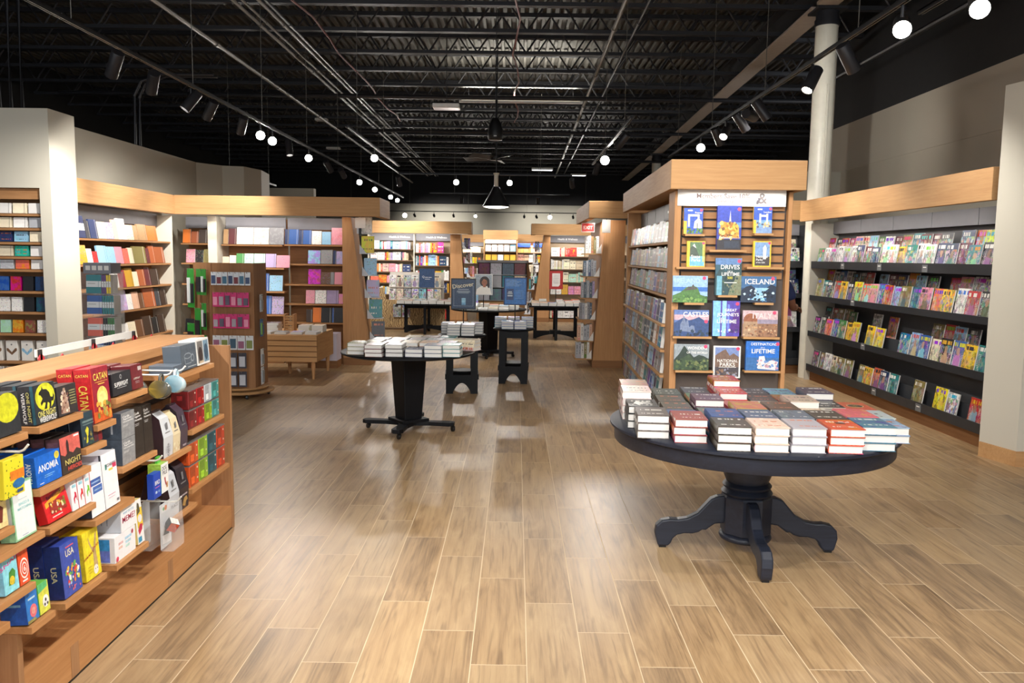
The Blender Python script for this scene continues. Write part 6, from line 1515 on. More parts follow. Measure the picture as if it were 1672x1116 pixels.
# -- second step
gbox('S2', 3.0, 3.115, 0.128, 0.048, (40,54,66), [('r',0,0,1,1,(44,64,74)),('r',.1,.70,.9,.76,(110,130,130)),('r',.1,.62,.9,.66,(90,110,110)),('p',[(.2,.06),(.34,.10),(.44,.5),(.36,.58),(.22,.46),(.3,.3)],(206,200,60)),('blobs',14,.1,.04,.9,.45,.06,[(60,90,70),(130,120,70),(40,50,60)],6),('r',.7,.04,.95,.6,(84,40,48))], 'dark teal game box with a yellow creature', n=4, side=[('r',0,0,1,1,(32,40,52)),('r',.06,0,.12,1,(110,120,130)),('e',.5,.12,.24,.06,(190,50,50))])
gbox('S2', 3.118, 3.148, 0.12, 0.048, (120,36,42), None, 'thin maroon game box right of the dark teal one')
CG = 'grey and black party card boxes'
cg = [('t','Cards',.36,.84,.5,W,0,.085),('t','Against',.44,.74,.66,W,0,.085),('t','Humanity.',.52,.64,.80,W,0,.085),('r',.1,.50,.5,.52,(190,190,190)),('r',.1,.46,.44,.48,(190,190,190))]
for k in range(2):
    gbox('CAH', 3.30, 3.415, 0.11, 0.20, (96,106,116), [('r',0,0,1,1,(140,142,144))]+cg, '%s of two stacked pale grey party card boxes' % ('lower', 'upper')[k], zoff=0.1115*k, rx=0, side=[('r',0,0,1,1,(70,82,96)),('r',.1,0,.12,1,(120,140,150)),('r',.78,.2,.82,.7,(180,188,194))], group=CG)
for k in range(2):
    gbox('CAH', 3.42+0.087*k, 3.503+0.087*k, 0.212, 0.10, (44,38,34), [('r',0,0,1,1,(48,42,38)),('t','Cards',.36,.90,.5,W,0,.055),('t','Against',.44,.83,.66,W,0,.055),('t','Humanity.',.52,.76,.80,W,0,.055),('r',.1,.68,.56,.69,(190,190,190)),('r',.1,.65,.5,.66,(190,190,190))], '%s of two tall black party card boxes' % ('nearer', 'farther')[k], rx=-2, group=CG)
def bag(sh, y0, y1, h, d, c_front, c_side, ops, label, name='coffee_bag', yin=0.02, zoff=0):
    z = SHL[sh][2]+zoff; w = y1-y0
    e = empty(name, M=GF @ T(y0, yin, z+0.001)); tag(e, label, 'bag', 'bags of coffee and sweets')
    v = [(0,0,0),(w,0,0),(w,d,0),(0,d,0),(-0.003,-0.004,h*.45),(w+0.003,-0.004,h*.45),(w+.003,d+.004,h*.45),(-.003,d+.004,h*.45),(0.004,d*.14,h*.86),(w-.004,d*.14,h*.86),(w-.004,d*.86,h*.86),(0.004,d*.86,h*.86),(0.006,d*.44,h),(w-.006,d*.44,h),(w-.006,d*.56,h),(.006,d*.56,h)]
    mb = MB(); F = []
    for q in range(3):
        b = 4*q
        for (a_, b_) in ((0,1),(1,2),(2,3),(3,0)): F.append((b+a_, b+b_, b+4+b_, b+4+a_))
    mf = flat(c_front, 0.3); ms = flat(c_side, 0.25)
    for i, f in enumerate(F): mb.raw(v, [f], mf if i % 4 in (0, 2) else ms)
    mb.raw(v, [(12,13,14,15),(3,2,1,0)], mf); mb.build('pouch', e, smooth=0)
    MB().box(0.004, w-0.004, d*.42, d*.58, h-0.012, h+0.004, ms).build('fold', e)
    if ops:
        m = MB(); art(m, ops, w, h*.45, T(0, -0.0015, 0) @ RX(rad(90+0.5))); m.build('front_print', e)
        m = MB(); art(m, [('r',.2,.2,.8,.26,(120,120,120)),('r',.4,.4,.6,.8,(120,120,124))], w*0.9, h*.38, T(w*.05, -0.0035, h*.46) @ RX(rad(90-7))); m.build('top_print', e)
    return e
bag('COF', 3.70, 3.80, 0.215, 0.12, (206,210,214), (66,48,52), [('r',.2,.2,.8,.8,(186,190,196)),('t','ESPRESSO',.5,.5,.9,(90,90,94),-90,.2)], 'silver coffee bag with dark side gusset on the middle shelf')
bag('COF', 3.805, 3.885, 0.195, 0.10, (222,206,170), (190,170,130), [('blobs',12,.1,.1,.9,.9,.12,[(206,186,140),(236,222,190)],2)], 'cream sweet bag between the silver and purple bags')
bag('COF', 3.89, 3.975, 0.215, 0.12, (70,58,70), (50,42,50), [('r',.3,.1,.8,.2,(150,140,150))], 'dark purple coffee bag at the far end of the middle shelf')
bag('CO2', 3.745, 3.85, 0.235, 0.13, (196,200,206), (58,40,42), [('t','FREE',.5,.7,.6,(70,70,74),0,.16),('t','PLACE',.5,.48,.7,(70,70,74),0,.16)], 'silver coffee bag with brown side on the lowest coffee shelf')
bag('CO2', 3.855, 3.965, 0.245, 0.12, (48,42,48), (36,30,36), [('r',.2,.78,.8,.84,(150,140,146)),('r',.14,.62,.86,.74,(170,160,166)),('p',[(.3,.2),(.5,.5),(.75,.55),(.9,.35),(.7,.3),(.6,.1)],(176,140,80))], 'charcoal sweet bag with golden print on the lowest coffee shelf')
e = empty('paper_pouch', M=GF @ T(3.97, 0.05, SHL['CO2'][2]+0.001)); tag(e, 'white pointed pouch leaning behind the charcoal sweet bag', 'bag')
MB().prism([(0, 0), (0.055, 0), (0.02, 0.045), (0.0, 0.05)], 'y', 0, 0.05, flat((222, 220, 216), 0.4)).build('pouch', e); MB().prism([(0.01, 0.006), (0.04, 0.006), (0.015, 0.035)], 'y', -0.001, 0.0, flat((190, 186, 180), 0.4)).build('front_print', e)
def tin(sh, y0, y1, z, h, c, label, d=0.09):
    e = empty('tea_tin', M=GF @ T(y0, 0.018, SHL[sh][2]+z+0.0012)); tag(e, label, 'tea tin', 'tea tins')
    w = y1-y0; cd = tuple(int(v*.8) for v in c)
    MB().box(0, w, 0, d, 0, h-0.006, flat(c, 0.28)).build('body', e, bevel=0.004)
    MB().box(-0.001, w+0.001, -0.001, d+0.001, h-0.006, h-0.001, flat((170, 172, 174), 0.25, 0.7)).build('lid_rim', e)
    m = MB(); art(m, [('r',.08,.05,.60,.95,cd),('r',.16,.12,.52,.45,tuple(min(255, int(v*1.25)) for v in c)),('e',.80,.8,.06,.05,(226,210,190)),('e',.80,.3,.06,.05,(226,210,190))], w, h-0.006, T(0, -0.0002, 0) @ RX(PI/2)); m.build('front_print', e)
    m = MB(); art(m, [('r',.15,.15,.85,.85,cd),('r',.35,.5,.65,.75,tuple(min(255, int(v*1.3)) for v in c))], d, h-0.006, T(-0.0002, d, 0) @ RZ(-PI/2) @ RX(PI/2)); m.build('side_print', e)
M1, R1, WH, TL, LM = (120,34,36), (160,34,36), (196,204,210), (70,150,146), (140,170,40)
for r, cs in enumerate((((M1,'maroon'),(R1,'red'),(LM,'lime'),(TL,'teal')), ((M1,'maroon'),(R1,'red'),(WH,'white'),(TL,'teal')))):
    for k, (c, nm) in enumerate(cs): tin('TE1', 4.0+0.105*k, 4.1+0.105*k, 0.102*r, 0.101, c, '%s tea tin, %s from left, %s layer, upper tea shelf' % (nm, ORD[k], ('lower','upper')[r]))
OR_, LG, DT, OR2 = (206,84,36), (140,180,50), (36,84,96), (190,66,34)
for r, cs in enumerate((((OR_,'orange'),(LG,'lime'),(DT,'dark teal'),(OR2,'burnt orange')), ((OR_,'orange'),(LG,'lime'),(DT,'dark teal'),(OR2,'burnt orange')))):
    for k, (c, nm) in enumerate(cs): tin('TE2', 3.985+0.126*k, 4.107+0.126*k, 0.116*r, 0.115, c, '%s tea tin, %s from left, %s layer, lower tea shelf' % (nm, ORD[k], ('lower','upper')[r]))
# -- third step: blue word game, night heroes
an_f = [('r',0,0,1,1,(24,104,206)),('t','ANOMIA',.50,.56,.80,W,0,.24),('r',.32,.28,.72,.30,(130,190,240)),('r',.30,.22,.62,.24,(130,190,240)),('e',.86,.82,.10,.13,(226,206,80)),('e',.86,.82,.06,.08,(206,180,60)),('r',.1,.07,.26,.09,W)]
an_s = [('r',0,0,1,1,(20,92,190)),('t','ANOMIA',.5,.46,.72,W,-90,.42)]
gbox('S3', 2.70, 2.852, 0.105, 0.045, (22,98,198), an_f, 'bright blue word game box at the near end of its shelf', n=4, side=an_s)
gbox('S3', 2.858, 2.99, 0.135, 0.05, (60,50,46), [('r',0,0,1,1,(58,50,46)),('r',0,.44,1,1,(206,100,90)),('ridge',.40,[.56,.48,.58,.50,.60,.52],(58,50,46)),('p',[(.30,.5),(.42,.5),(.42,.82),(.38,.90),(.34,.90),(.30,.82)],(60,44,44)),('r',.70,.92,.96,.97,W),('t','NIGHT',.56,.30,.80,(206,190,110),0,.15),('t','HEROES',.62,.12,.70,(226,90,80),0,.11)], 'coral and brown night game box with dark figure', n=3, side=[('r',0,0,1,1,(96,64,60)),('r',.1,.5,.9,.9,(120,80,80))])
# -- white boxes
gbox('S4', 3.045, 3.148, 0.20, 0.10, (226,228,232), [('r',0,0,1,1,(240,240,242)),('r',.1,.60,.86,.73,(58,92,160)),('r',.24,.44,.92,.58,(70,108,180)),('r',.18,.65,.78,.68,(150,180,220)),('r',.32,.49,.84,.52,(150,180,220))], 'white card game box with blue speech bubbles', side=[('r',0,0,1,1,(54,58,70)),('r',0,.9,1,1,(150,160,170))])
gbox('S4', 3.152, 3.268, 0.222, 0.11, (234,232,238), [('r',0,0,1,1,(240,239,242)),('r',.20,.70,.32,.80,(70,150,140)),('t','INCOHEARENT',.60,.77,.72,(60,60,66),0,.06),('r',.70,.69,.96,.77,(206,60,96)),('r',.42,.66,.70,.70,(236,206,90)),('r',.2,.22,.72,.232,(206,150,170)),('r',.24,.17,.66,.182,(206,180,190)),('r',.76,.05,.92,.10,(120,120,124))], 'tall white party game box with rainbow title', side=[('r',0,0,1,1,(214,210,222)),('r',.92,0,1,1,(60,60,70))])
gbox('S4B', 2.755, 2.905, 0.122, 0.035, (206,34,36), [('r',0,0,1,1,(210,34,38)),('p',[(.06,.42),(.96,.74),(.96,.86),(.06,.58)],(236,160,50)),('t','Ramenology',.50,.745,.80,(40,30,60),11,.13),('r',.20,.20,.86,.56,(150,50,40)),('blobs',26,.24,.22,.84,.54,.06,[(240,220,150),(236,170,60),(120,130,50),(226,206,180)],5),('r',.2,.10,.62,.13,(240,200,190))], 'red noodle-themed game pouch leaning on a low shelf', rx=-14, name='game_pouch')
for k, (c1, nm) in enumerate((((196,40,70),'red dog'), ((206,46,54),'red deer'), ((120,190,50),'green bear'))):
    gbox('S4B', 2.912+0.046*k, 2.956+0.046*k, 0.112, 0.05, (238,236,238), [('r',0,0,1,1,(242,240,242)),('p',[(.3,.40),(.5,.5),(.5,.62),(.75,.58),(.85,.30),(.78,.30),(.7,.42),(.5,.38),(.45,.22),(.38,.22)],c1),('r',.2,.76,.8,.86,(150,200,216)),('r',.92,0,1,1,(206,60,66))], 'small white game box with a %s drawing' % nm)
# -- lower left
gbox('S5', 2.57, 2.685, 0.19, 0.05, (150,206,160), [('r',.0,0,1,1,(150,206,160)),('r',.06,.03,.97,.97,(232,240,240)),('e',.26,.84,.10,.05,(216,170,190)),('t','BINGO &',.55,.62,.5,(150,206,210),0,.05),('t','MATCHING',.55,.54,.66,(150,206,210),0,.05),('r',.3,.70,.7,.71,(190,206,210)),('r',.3,.06,.6,.07,(150,160,190))], 'pale green and white children game box on the left', n=2, side=[('r',0,0,1,1,(150,206,160)),('r',.2,.2,.9,.8,(214,224,226))], bevel=0.006)
gbox('S5L', 2.42, 2.535, 0.105, 0.06, (226,200,140), [('r',0,0,1,1,(236,212,150)),('t','BOXING',.5,.86,.8,(60,40,36),0,.13),('e',.36,.46,.14,.16,(150,60,40)),('p',[(.55,.2),(.75,.16),(.85,.6),(.70,.72),(.62,.5)],(110,50,40)),('r',.0,.0,.16,.5,(90,90,170))], 'tan boxing game box cut by the photo edge')
gbox('S6', 3.205, 3.385, 0.108, 0.14, (240,240,242), [('r',0,0,1,1,(244,243,246)),('r',.18,.60,.40,.70,(236,190,190)),('r',.18,.44,.36,.54,(236,196,180)),('r',.48,.66,.80,.76,(170,206,236)),('r',.50,.50,.76,.60,(180,214,236)),('r',.50,.34,.70,.44,(190,226,220)),('e',.84,.82,.05,.09,(190,70,90)),('e',.1,.12,.06,.1,(214,70,100))], 'white party game box with pastel words, lower of two', side=[('r',0,0,1,1,(240,240,244)),('r',.0,.04,.86,.94,(60,150,220)),('r',.0,.04,.86,.5,(110,130,220))], rx=0)
gbox('S6', 3.265, 3.40, 0.098, 0.12, (236,238,242), [('r',0,0,1,1,(242,243,246)),('t','WHAT DO YOU',.5,.78,.7,(110,170,200),0,.11),('t','MEME?',.5,.50,.82,(170,30,70),0,.26)], 'white party game box with crimson title, upper of two', zoff=0.1095, side=[('r',0,0,1,1,(206,210,218)),('r',.3,.3,.34,.7,(150,156,166)),('r',.5,.3,.54,.7,(150,156,166))], rx=0)
gbox('S6', 3.41, 3.472, 0.195, 0.06, (236,214,140), [('r',0,0,1,1,(238,238,236)),('r',.2,.36,1,.80,(236,196,60)),('e',.6,.56,.3,.09,(226,226,226)),('p',[(.3,.2),(.8,.3),(.9,.42),(.5,.44),(.2,.32)],(190,50,80)),('r',.1,.04,.6,.16,(60,150,190)),('p',[(.2,.66),(.7,.72),(.6,.9),(.4,.94)],(90,84,60))], 'narrow yellow and white toy box beside the white party games')
usa = [('r',0,0,1,1,(56,80,170)),('t','USA',.50,.80,.46,(232,226,190),0,.13),('r',.3,.90,.74,.925,(206,90,110)),('blobs',40,.22,.24,.86,.56,.05,[(226,70,60),(240,200,80),(240,240,236),(110,180,90),(236,140,60)],14),('blobs',10,.1,.08,.9,.25,.03,[(170,190,236),(226,110,120)],15)]
gbox('S7', 2.835, 2.955, 0.20, 0.06, (48,70,158), usa, 'blue tin of geography questions with a colourful map', n=2, side=[('r',0,0,1,1,(32,50,112)),('t','USA',.5,.46,.30,(206,200,160),-90,.36)], bevel=0.008, name='game_tin')
sa = [('r',0,0,1,1,(240,214,44)),('p',[(.52,.10),(.74,.10),(.82,.22),(.76,.52),(.90,.90),(.78,.86),(.66,.62),(.52,.64),(.34,.88),(.36,.74),(.50,.58),(.58,.50),(.56,.24)],(190,160,110)),('e',.66,.14,.15,.10,(238,234,226)),('e',.62,.155,.02,.014,K),('e',.74,.155,.02,.014,K),('t','SMART',.30,.50,.42,(176,74,40),12,.08),('t','ASS',.78,.62,.26,(176,74,40),12,.08)]+[('r',.16,.26-.06*i,.40,.272-.06*i,(190,160,40)) for i in range(3)]
gbox('S7', 2.985, 3.098, 0.190, 0.085, (236,208,40), sa, 'yellow quiz tin with a long-eared donkey drawing', side=[('r',0,0,1,1,(222,192,36)),('r',.08,.06,.92,.62,(236,208,50)),('t','SMART ASS',.5,.46,.70,(176,64,40),-90,.30)], bevel=0.008, name='game_tin')
gbox('S8', 2.50, 2.575, 0.125, 0.08, (120,206,230), [('r',0,0,1,1,(140,216,236)),('t','SNAP!',.52,.80,.84,(206,60,140),14,.17),('p',[(.3,.2),(.7,.18),(.84,.5),(.66,.62),(.4,.54)],(70,140,60)),('e',.55,.30,.18,.12,(226,200,60))], 'pale blue snap card game box with a green beast', side=[('r',0,0,1,1,(130,200,226)),('t','SNAP',.5,.5,.6,(206,60,140),-90,.4)])
gbox('S8', 2.582, 2.636, 0.118, 0.07, (224,82,40), [('r',0,0,1,1,(226,84,44)),('e',.52,.45,.42,.30,W),('e',.52,.45,.36,.25,(226,84,44)),('e',.52,.45,.26,.18,W),('e',.52,.45,.21,.14,(226,84,44)),('t','6',.52,.45,.22,W),('r',.2,.08,.7,.13,W)], 'orange spiral card game box beside the pale blue one')
gbox('S9', 2.61, 2.675, 0.105, 0.09, (30,110,190), [('r',0,0,1,1,(36,120,200)),('r',.2,.74,.8,.80,(190,220,240)),('e',.56,.34,.3,.22,(226,110,120)),('e',.56,.34,.16,.12,(240,160,150)),('r',.0,.0,.7,.10,(150,140,80))], 'blue undersea game box on the lowest shelf', side=[('r',0,0,1,1,(30,90,180)),('r',.2,.6,.8,.68,(120,180,220))])
gbox('S9', 2.682, 2.742, 0.108, 0.09, (110,190,80), [('r',0,0,1,1,(214,216,80)),('p',[(.0,.7),(.9,.8),(.9,1),(.0,1)],(90,190,120)),('e',.62,.36,.30,.20,W),('e',.62,.40,.08,.06,K),('e',.5,.26,.07,.05,K),('e',.76,.26,.07,.05,K)], 'lime game box with a football on the lowest shelf')
# -- hanging goods
def hook(y, z, L, label):
    e = empty('display_hook', M=GF @ T(y, 0.236, z)); tag(e, label, 'hook', 'display hooks on the gondola')
    MB().tube([(0, 0, 0), (0, -L, 0), (0, -L-0.015, 0.006), (0, -L-0.03, 0.024)], 0.004, 8, WHITE).build('wire', e, smooth=50); MB().box(-0.012, 0.012, -0.004, 0, -0.02, 0.012, CHROME).build('plate', e)
def mug(y, x, z, co, ci, label, turn):
    M = T(x, y, z) @ RZ(rad(turn)) @ RX(rad(78))
    e = empty('mug', M=M); tag(e, label, 'mug', 'mugs hanging on the gondola')
    MB().lathe([(0.0, 0.0), (0.030, 0.0), (0.036, 0.004), (0.0405, 0.03), (0.041, 0.088), (0.0405, 0.0885)], 32, flat(co, 0.2)).build('cup', e, smooth=50)
    MB().lathe([(0.0405, 0.0885), (0.038, 0.088), (0.0375, 0.03), (0.032, 0.006), (0.0, 0.005)], 32, flat(ci, 0.2)).build('glaze', e, smooth=50)
    pts = [(0, 0.038, 0.022), (0, 0.058, 0.022), (0, 0.068, 0.036), (0, 0.068, 0.056), (0, 0.058, 0.070), (0, 0.038, 0.070)]
    MB().tube(pts, 0.006, 8, flat(co, 0.2)).build('handle', e, smooth=60)
hook(3.66, 1.085, 0.26, 'white display hook holding the yellow mugs'); hook(3.80, 1.085, 0.26, 'white display hook holding the blue mug')
mug(3.64, -1.60, 1.018, (84,86,80), (226,190,80), 'grey mug with yellow glaze, lower of two near hooks', 6)
mug(3.66, -1.72, 1.018, (84,86,80), (196,166,70), 'grey mug with yellow glaze hanging behind the front one', 6)
mug(3.80, -1.60, 1.018, (190,214,222), (130,200,226), 'pale blue mug hanging at the end of its hook', 6)
hook(3.66, 0.49, 0.28, 'white display hook holding the puzzle cube packs')
for k in range(2):
    e = empty('cube_pack', M=GF @ T(3.64+0.0*k, -0.035+0.10*k, 0.275)); tag(e, 'clear blister pack with a %s' % ('blue and orange puzzle cube, at the hook end', 'puzzle cube, behind the front pack')[k], 'toy pack', 'puzzle cube packs')
    MB().prism([(-0.05, 0.0), (0.07, 0.0), (0.075, 0.06), (0.055, 0.215), (-0.045, 0.215), (-0.055, 0.06)], 'y', -0.025, 0.03, clear_mat()).build('blister', e)
    MB().box(-0.05, 0.065, 0.031, 0.033, 0.005, 0.215, flat((206, 208, 212))).build('backing_card', e)
    if k == 0:
        m = MB().box(-0.022, 0.022, -0.022, 0.022, -0.022, 0.022, flat((30, 32, 36)), M=T(0.0, 0.0, 0.11) @ RX(rad(35)) @ RZ(rad(40)))
        CMt = T(0.0, 0.0, 0.11) @ RX(rad(35)) @ RZ(rad(40))
        for i in range(3):
            for j in range(3):
                a, b = -0.0215+0.0145*i, -0.0215+0.0145*j
                m.box(a, a+0.013, -0.0232, -0.022, b, b+0.013, flat((40, 80, 180)), M=CMt); m.box(-0.0232, -0.022, a, a+0.013, b, b+0.013, flat((206, 84, 50)), M=CMt); m.box(a, a+0.013, b, b+0.013, 0.022, 0.0232, W_m if False else WHITE, M=CMt)
        m.build('puzzle_cube', e)
        a = MB(); art(a, [('r',.1,.80,.9,.98,(230,230,232)),('e',.5,.88,.12,.06,(226,120,50)),('e',.3,.88,.08,.04,(60,150,80)),('p',[(.1,.1),(.9,.06),(.9,.24),(.1,.3)],(236,236,238)),('p',[(.25,.3),(.7,.26),(.8,.4),(.4,.42)],(50,54,58))], 0.115, 0.21, T(-0.05, 0.0305, 0.005) @ RX(PI/2)); a.build('card_print', e)
hook(3.52, 0.72, 0.26, 'white display hook holding the blue and white hanging games')
e = empty('hanging_game', M=GF @ T(3.50, -0.02, 0.545)); tag(e, 'blue hanging card game tucked under the black party boxes', 'board game')
MB().box(0, 0.075, 0, 0.03, 0, 0.115, flat((28, 70, 180), 0.3)).build('box', e, bevel=0.002); m = MB(); art(m, [('t','BIRD',.52,.62,.66,W,0,.16),('r',.2,.42,.8,.45,(206,110,190)),('r',.2,.2,.45,.3,(190,210,240)),('r',.55,.2,.8,.3,(120,160,220))], 0.075, 0.115, T(0, -0.0002, 0) @ RX(PI/2)); m.build('front_print', e)
e = empty('hanging_game', M=GF @ T(3.578, -0.02, 0.55)); tag(e, 'white hanging dog game box with lime side', 'board game')
MB().box(0, 0.075, 0, 0.06, 0, 0.135, flat((170, 206, 90), 0.3)).build('box', e, bevel=0.002); MB().box(0.02, 0.055, 0.025, 0.035, 0.135, 0.165, flat((90, 180, 70), 0.3)).build('hang_tab', e)
m = MB(); art(m, [('r',0,0,1,1,(240,240,238)),('t','DOG',.46,.84,.66,K,0,.14),('t','PILE',.5,.68,.62,K,0,.13),('p',[(.4,.5),(.55,.52),(.6,.36),(.85,.16),(.76,.12),(.5,.3)],(176,60,66)),('p',[(.62,.14),(.86,.12),(.9,.3),(.74,.34)],(206,160,110))], 0.075, 0.135, T(0, -0.0002, 0) @ RX(PI/2)); m.build('front_print', e)
m = MB(); art(m, [('r',0,0,1,.5,(60,170,190)),('r',0,.5,1,1,(170,210,80))], 0.06, 0.135, T(-0.0002, 0.06, 0) @ RZ(-PI/2) @ RX(PI/2)); m.build('side_print', e)
gbox('S6', 3.395, 3.40, 0.001, 0.001, (30,30,30), None, 'tiny dark offcut on the lower shelf') if False else None
hook(2.55, 1.0, 0.26, 'white display hook at the photo edge holding a yellow pack')
e = empty('card_game_pack', M=GF @ T(2.47, -0.02, 0.862)); tag(e, 'yellow spotted card pack hanging at the photo edge', 'board game')
MB().box(0, 0.105, 0, 0.025, 0, 0.125, flat((236, 220, 50), 0.3)).build('box', e, bevel=0.002); m = MB(); art(m, [('blobs',30,.03,.03,.97,.97,.03,[(120,150,40),(60,90,40)],44),('r',.3,.42,1,.66,(236,130,40)),('e',.7,.30,.3,.12,(40,110,170)),('r',.6,.05,.9,.14,(50,80,120))], 0.105, 0.125, T(0, -0.0002, 0) @ RX(PI/2)); m.build('front_print', e)
# -- gift bag tray behind the gondola
e = empty('gift_tray', M=GF @ T(3.72, 0.485, 1.101)); tag(e, 'white tray with red diamond corners standing behind the gondola cap', 'tray')
MB().box(0, 0.98, 0, 0.13, 0, 0.012, WHITE).build('base', e); MB().box(0, 0.98, 0.122, 0.13, 0.05, 0.085, WHITE).build('rear_rim', e); MB().box(0, 0.98, 0, 0.006, 0.012, 0.05, flat((70, 60, 56))).build('front_rim', e)
for y in (0.02, 0.50, 0.95):
    for q in (0, 1): MB().prism([(y-0.028, 0.042), (y, 0.016), (y+0.028, 0.042), (y, 0.068)], 'y', 0.10*q+0.009, 0.10*q+0.014, flat((186, 40, 48))).build('diamond', e)
    MB().box(y-0.008, y+0.008, 0.109, 0.122, 0.012, 0.085, flat((40, 34, 34))).build('upright', e)

# ---------------------------------------------------------------- shopper behind the travel island
def skin_body(name, chains, mat, parent=None, sub=2):
    """chains: lists of (x, y, z, radius); the first point of every later chain is joined to the nearest existing vertex"""
    vs = []; es = []; rs = []
    for ch in chains:
        prev = None
        for k, (x, y, z, r) in enumerate(ch):
            if k == 0 and vs:
                prev = min(range(len(vs)), key=lambda i: (Vector(vs[i])-Vector((x, y, z))).length); continue
            vs.append((x, y, z)); rs.append(r)
            if prev is not None: es.append((prev, len(vs)-1))
            prev = len(vs)-1
    me = bpy.data.meshes.new(name); me.from_pydata(vs, es, [])
    o = bpy.data.objects.new(name, me); C.objects.link(o)
    if parent is not None: o.parent = parent
    me.materials.append(mat)
    m = o.modifiers.new('skin', 'SKIN'); m.use_smooth_shade = True
    sv = me.skin_vertices[0].data
    for i, r in enumerate(rs):
        sv[i].radius = (r, r) if not isinstance(r, tuple) else r
        sv[i].use_root = (i == 0)
    s = o.modifiers.new('sub', 'SUBSURF'); s.levels = sub; s.render_levels = sub
    return o
SKN = flat((110, 70, 50), 0.5); SHIRT = flat((30, 42, 84), 0.75); TROU = flat((34, 36, 46), 0.8); HAIR = flat((26, 20, 18), 0.6); SHOE = flat((40, 38, 38), 0.5)
# faces the racks (towards +x, +y); right hand reaches past the island corner
pe = empty('person', (2.71, 8.75, 0), rad(-38)); tag(pe, 'shopper in navy T-shirt browsing magazines, mostly hidden behind the travel island', 'person')
def body():
    # local: +y is where the person faces, x to the right
    torso = [(0, 0, 0.96, .15), (0, 0.0, 1.08, .135), (0, -0.01, 1.24, .15), (0, -0.02, 1.38, .145), (0, -0.02, 1.46, .075), (0, 0.0, 1.53, .055), (0, 0.03, 1.60, .085), (0, 0.035, 1.68, .098), (0, 0.02, 1.745, .075)]
    ch = [torso]
    for s in (-1, 1):
        ch.append([(0, 0, 0.96, .1), (s*0.095, 0.0, 0.86, .095), (s*0.10, 0.01, 0.68, .08), (s*0.10, 0.02, 0.50, .058), (s*0.10, 0.0, 0.34, .056), (s*0.10, -0.02, 0.10, .038), (s*0.105, 0.02, 0.05, .04), (s*0.115, 0.13, 0.035, .032)])
    return ch
sh_r, el_r, wr_r = (0.20, -0.01, 1.41), (0.275, 0.03, 1.14), (0.235, 0.235, 1.145)
arm_r = [(0, -0.02, 1.38, .1), (0.13, -0.02, 1.42, .07), (*sh_r, .058), (0.245, 0.0, 1.28, .05), (*el_r, .042), (0.262, 0.13, 1.135, .04), (*wr_r, .028), (0.228, 0.275, 1.14, .03)]
arm_l = [(0, -0.02, 1.38, .1), (-0.13, -0.02, 1.42, .07), (-0.20, -0.01, 1.41, .058), (-0.25, 0.02, 1.28, .05), (-0.25, 0.08, 1.15, .042), (-0.19, 0.20, 1.19, .038), (-0.13, 0.29, 1.24, .028), (-0.12, 0.33, 1.245, .03)]
skin_body('body', body()+[arm_r, arm_l], SKN, pe)
for s, w in ((1, (0.228, 0.275, 1.14)), (-1, (-0.12, 0.33, 1.245))):
    for k in range(4):
        ox = (-0.030+0.020*k)
        L = (0.062, 0.072, 0.068, 0.054)[k]
        f = [(w[0]+ox*0.6, w[1]+0.012, w[2]-0.004*k, .011), (w[0]+ox, w[1]+0.04, w[2]+0.004-0.008*k, .0105), (w[0]+ox, w[1]+0.04+L*.5, w[2]-0.004-0.010*k, .0095), (w[0]+ox, w[1]+0.04+L*.75, w[2]-0.026-0.010*k, .0085), (w[0]+ox, w[1]+0.03+L*.70, w[2]-0.044-0.010*k, .0075)]
        skin_body('finger', [f], SKN, pe, sub=1)
    t = [(w[0]-s*0.012, w[1]-0.01, w[2]+0.012, .013), (w[0]-s*0.040, w[1]+0.02, w[2]+0.014, .012), (w[0]-s*0.046, w[1]+0.05, w[2]+0.004, .0105), (w[0]-s*0.040, w[1]+0.072, w[2]-0.008, .009)]
    skin_body('thumb', [t], SKN, pe, sub=1)
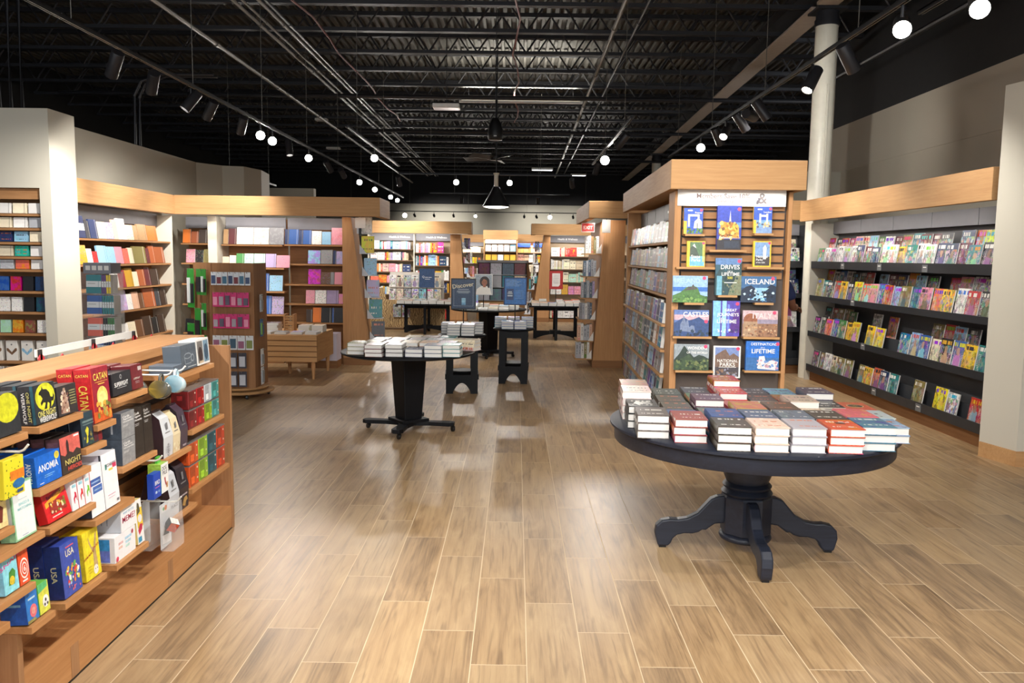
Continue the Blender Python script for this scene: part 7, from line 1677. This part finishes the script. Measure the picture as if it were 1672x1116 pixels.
skin_body('t_shirt', [[(0, 0, 0.93, .165), (0, 0.0, 1.08, .155), (0, -0.01, 1.24, .168), (0, -0.02, 1.37, .16), (0, -0.02, 1.45, .085)],
    [(0, -0.02, 1.37, .1), (0.13, -0.02, 1.42, .082), (*sh_r, .074), (0.245, 0.0, 1.28, .072), (0.262, 0.015, 1.21, .072)],
    [(0, -0.02, 1.37, .1), (-0.13, -0.02, 1.42, .082), (-0.20, -0.01, 1.41, .074), (-0.245, 0.015, 1.30, .072), (-0.252, 0.03, 1.23, .07)]], SHIRT, pe)
skin_body('trousers', [[(0, 0, 0.98, .16), (0, 0, 0.90, .155)]]+[[(0, 0, 0.90, .1), (s*0.095, 0.0, 0.82, .105), (s*0.10, 0.01, 0.66, .09), (s*0.10, 0.02, 0.48, .072), (s*0.10, 0.0, 0.30, .068), (s*0.10, -0.01, 0.09, .062)] for s in (-1, 1)], TROU, pe)
for s in (-1, 1):
    skin_body('shoe', [[(s*0.10, -0.05, 0.042, .045), (s*0.105, 0.03, 0.045, .046), (s*0.115, 0.12, 0.036, .038), (s*0.118, 0.175, 0.028, .028)]], SHOE, pe)
skin_body('hair', [[(0, -0.015, 1.64, .09), (0, -0.01, 1.71, .105), (0, 0.012, 1.77, .082)]], HAIR, pe)
FE = flat((236, 234, 230), 0.3)
for s in (-1, 1):
    MB().lathe([(0, -0.012), (0.009, -0.008), (0.012, 0), (0.009, 0.008), (0, 0.012)], 12, FE, M=T(s*0.034, 0.118, 1.675)).build('eye', pe, smooth=60)
    MB().lathe([(0, -0.03), (0.012, -0.022), (0.016, 0), (0.012, 0.022), (0, 0.03)], 10, SKN, M=T(s*0.098, 0.03, 1.665)).build('ear', pe, smooth=60)
skin_body('nose', [[(0, 0.122, 1.672, .009), (0, 0.142, 1.642, .015), (0, 0.128, 1.628, .013)]], SKN, pe, sub=1)
MB().box(-0.022, 0.022, 0.105, 0.124, 1.592, 1.600, flat((120, 60, 56))).build('mouth', pe, bevel=0.003)
# the magazine the shopper holds
faceout('magazine', 'magazine', pe.matrix_basis @ T(0.055, 0.345, 1.03) @ RZ(PI) @ RX(rad(-25)), 0, 0, 0, 0.21, 0.27, 0.008, 'pink', 'open magazine held up by the shopper behind the island', 'magazine', None, tilt=0)
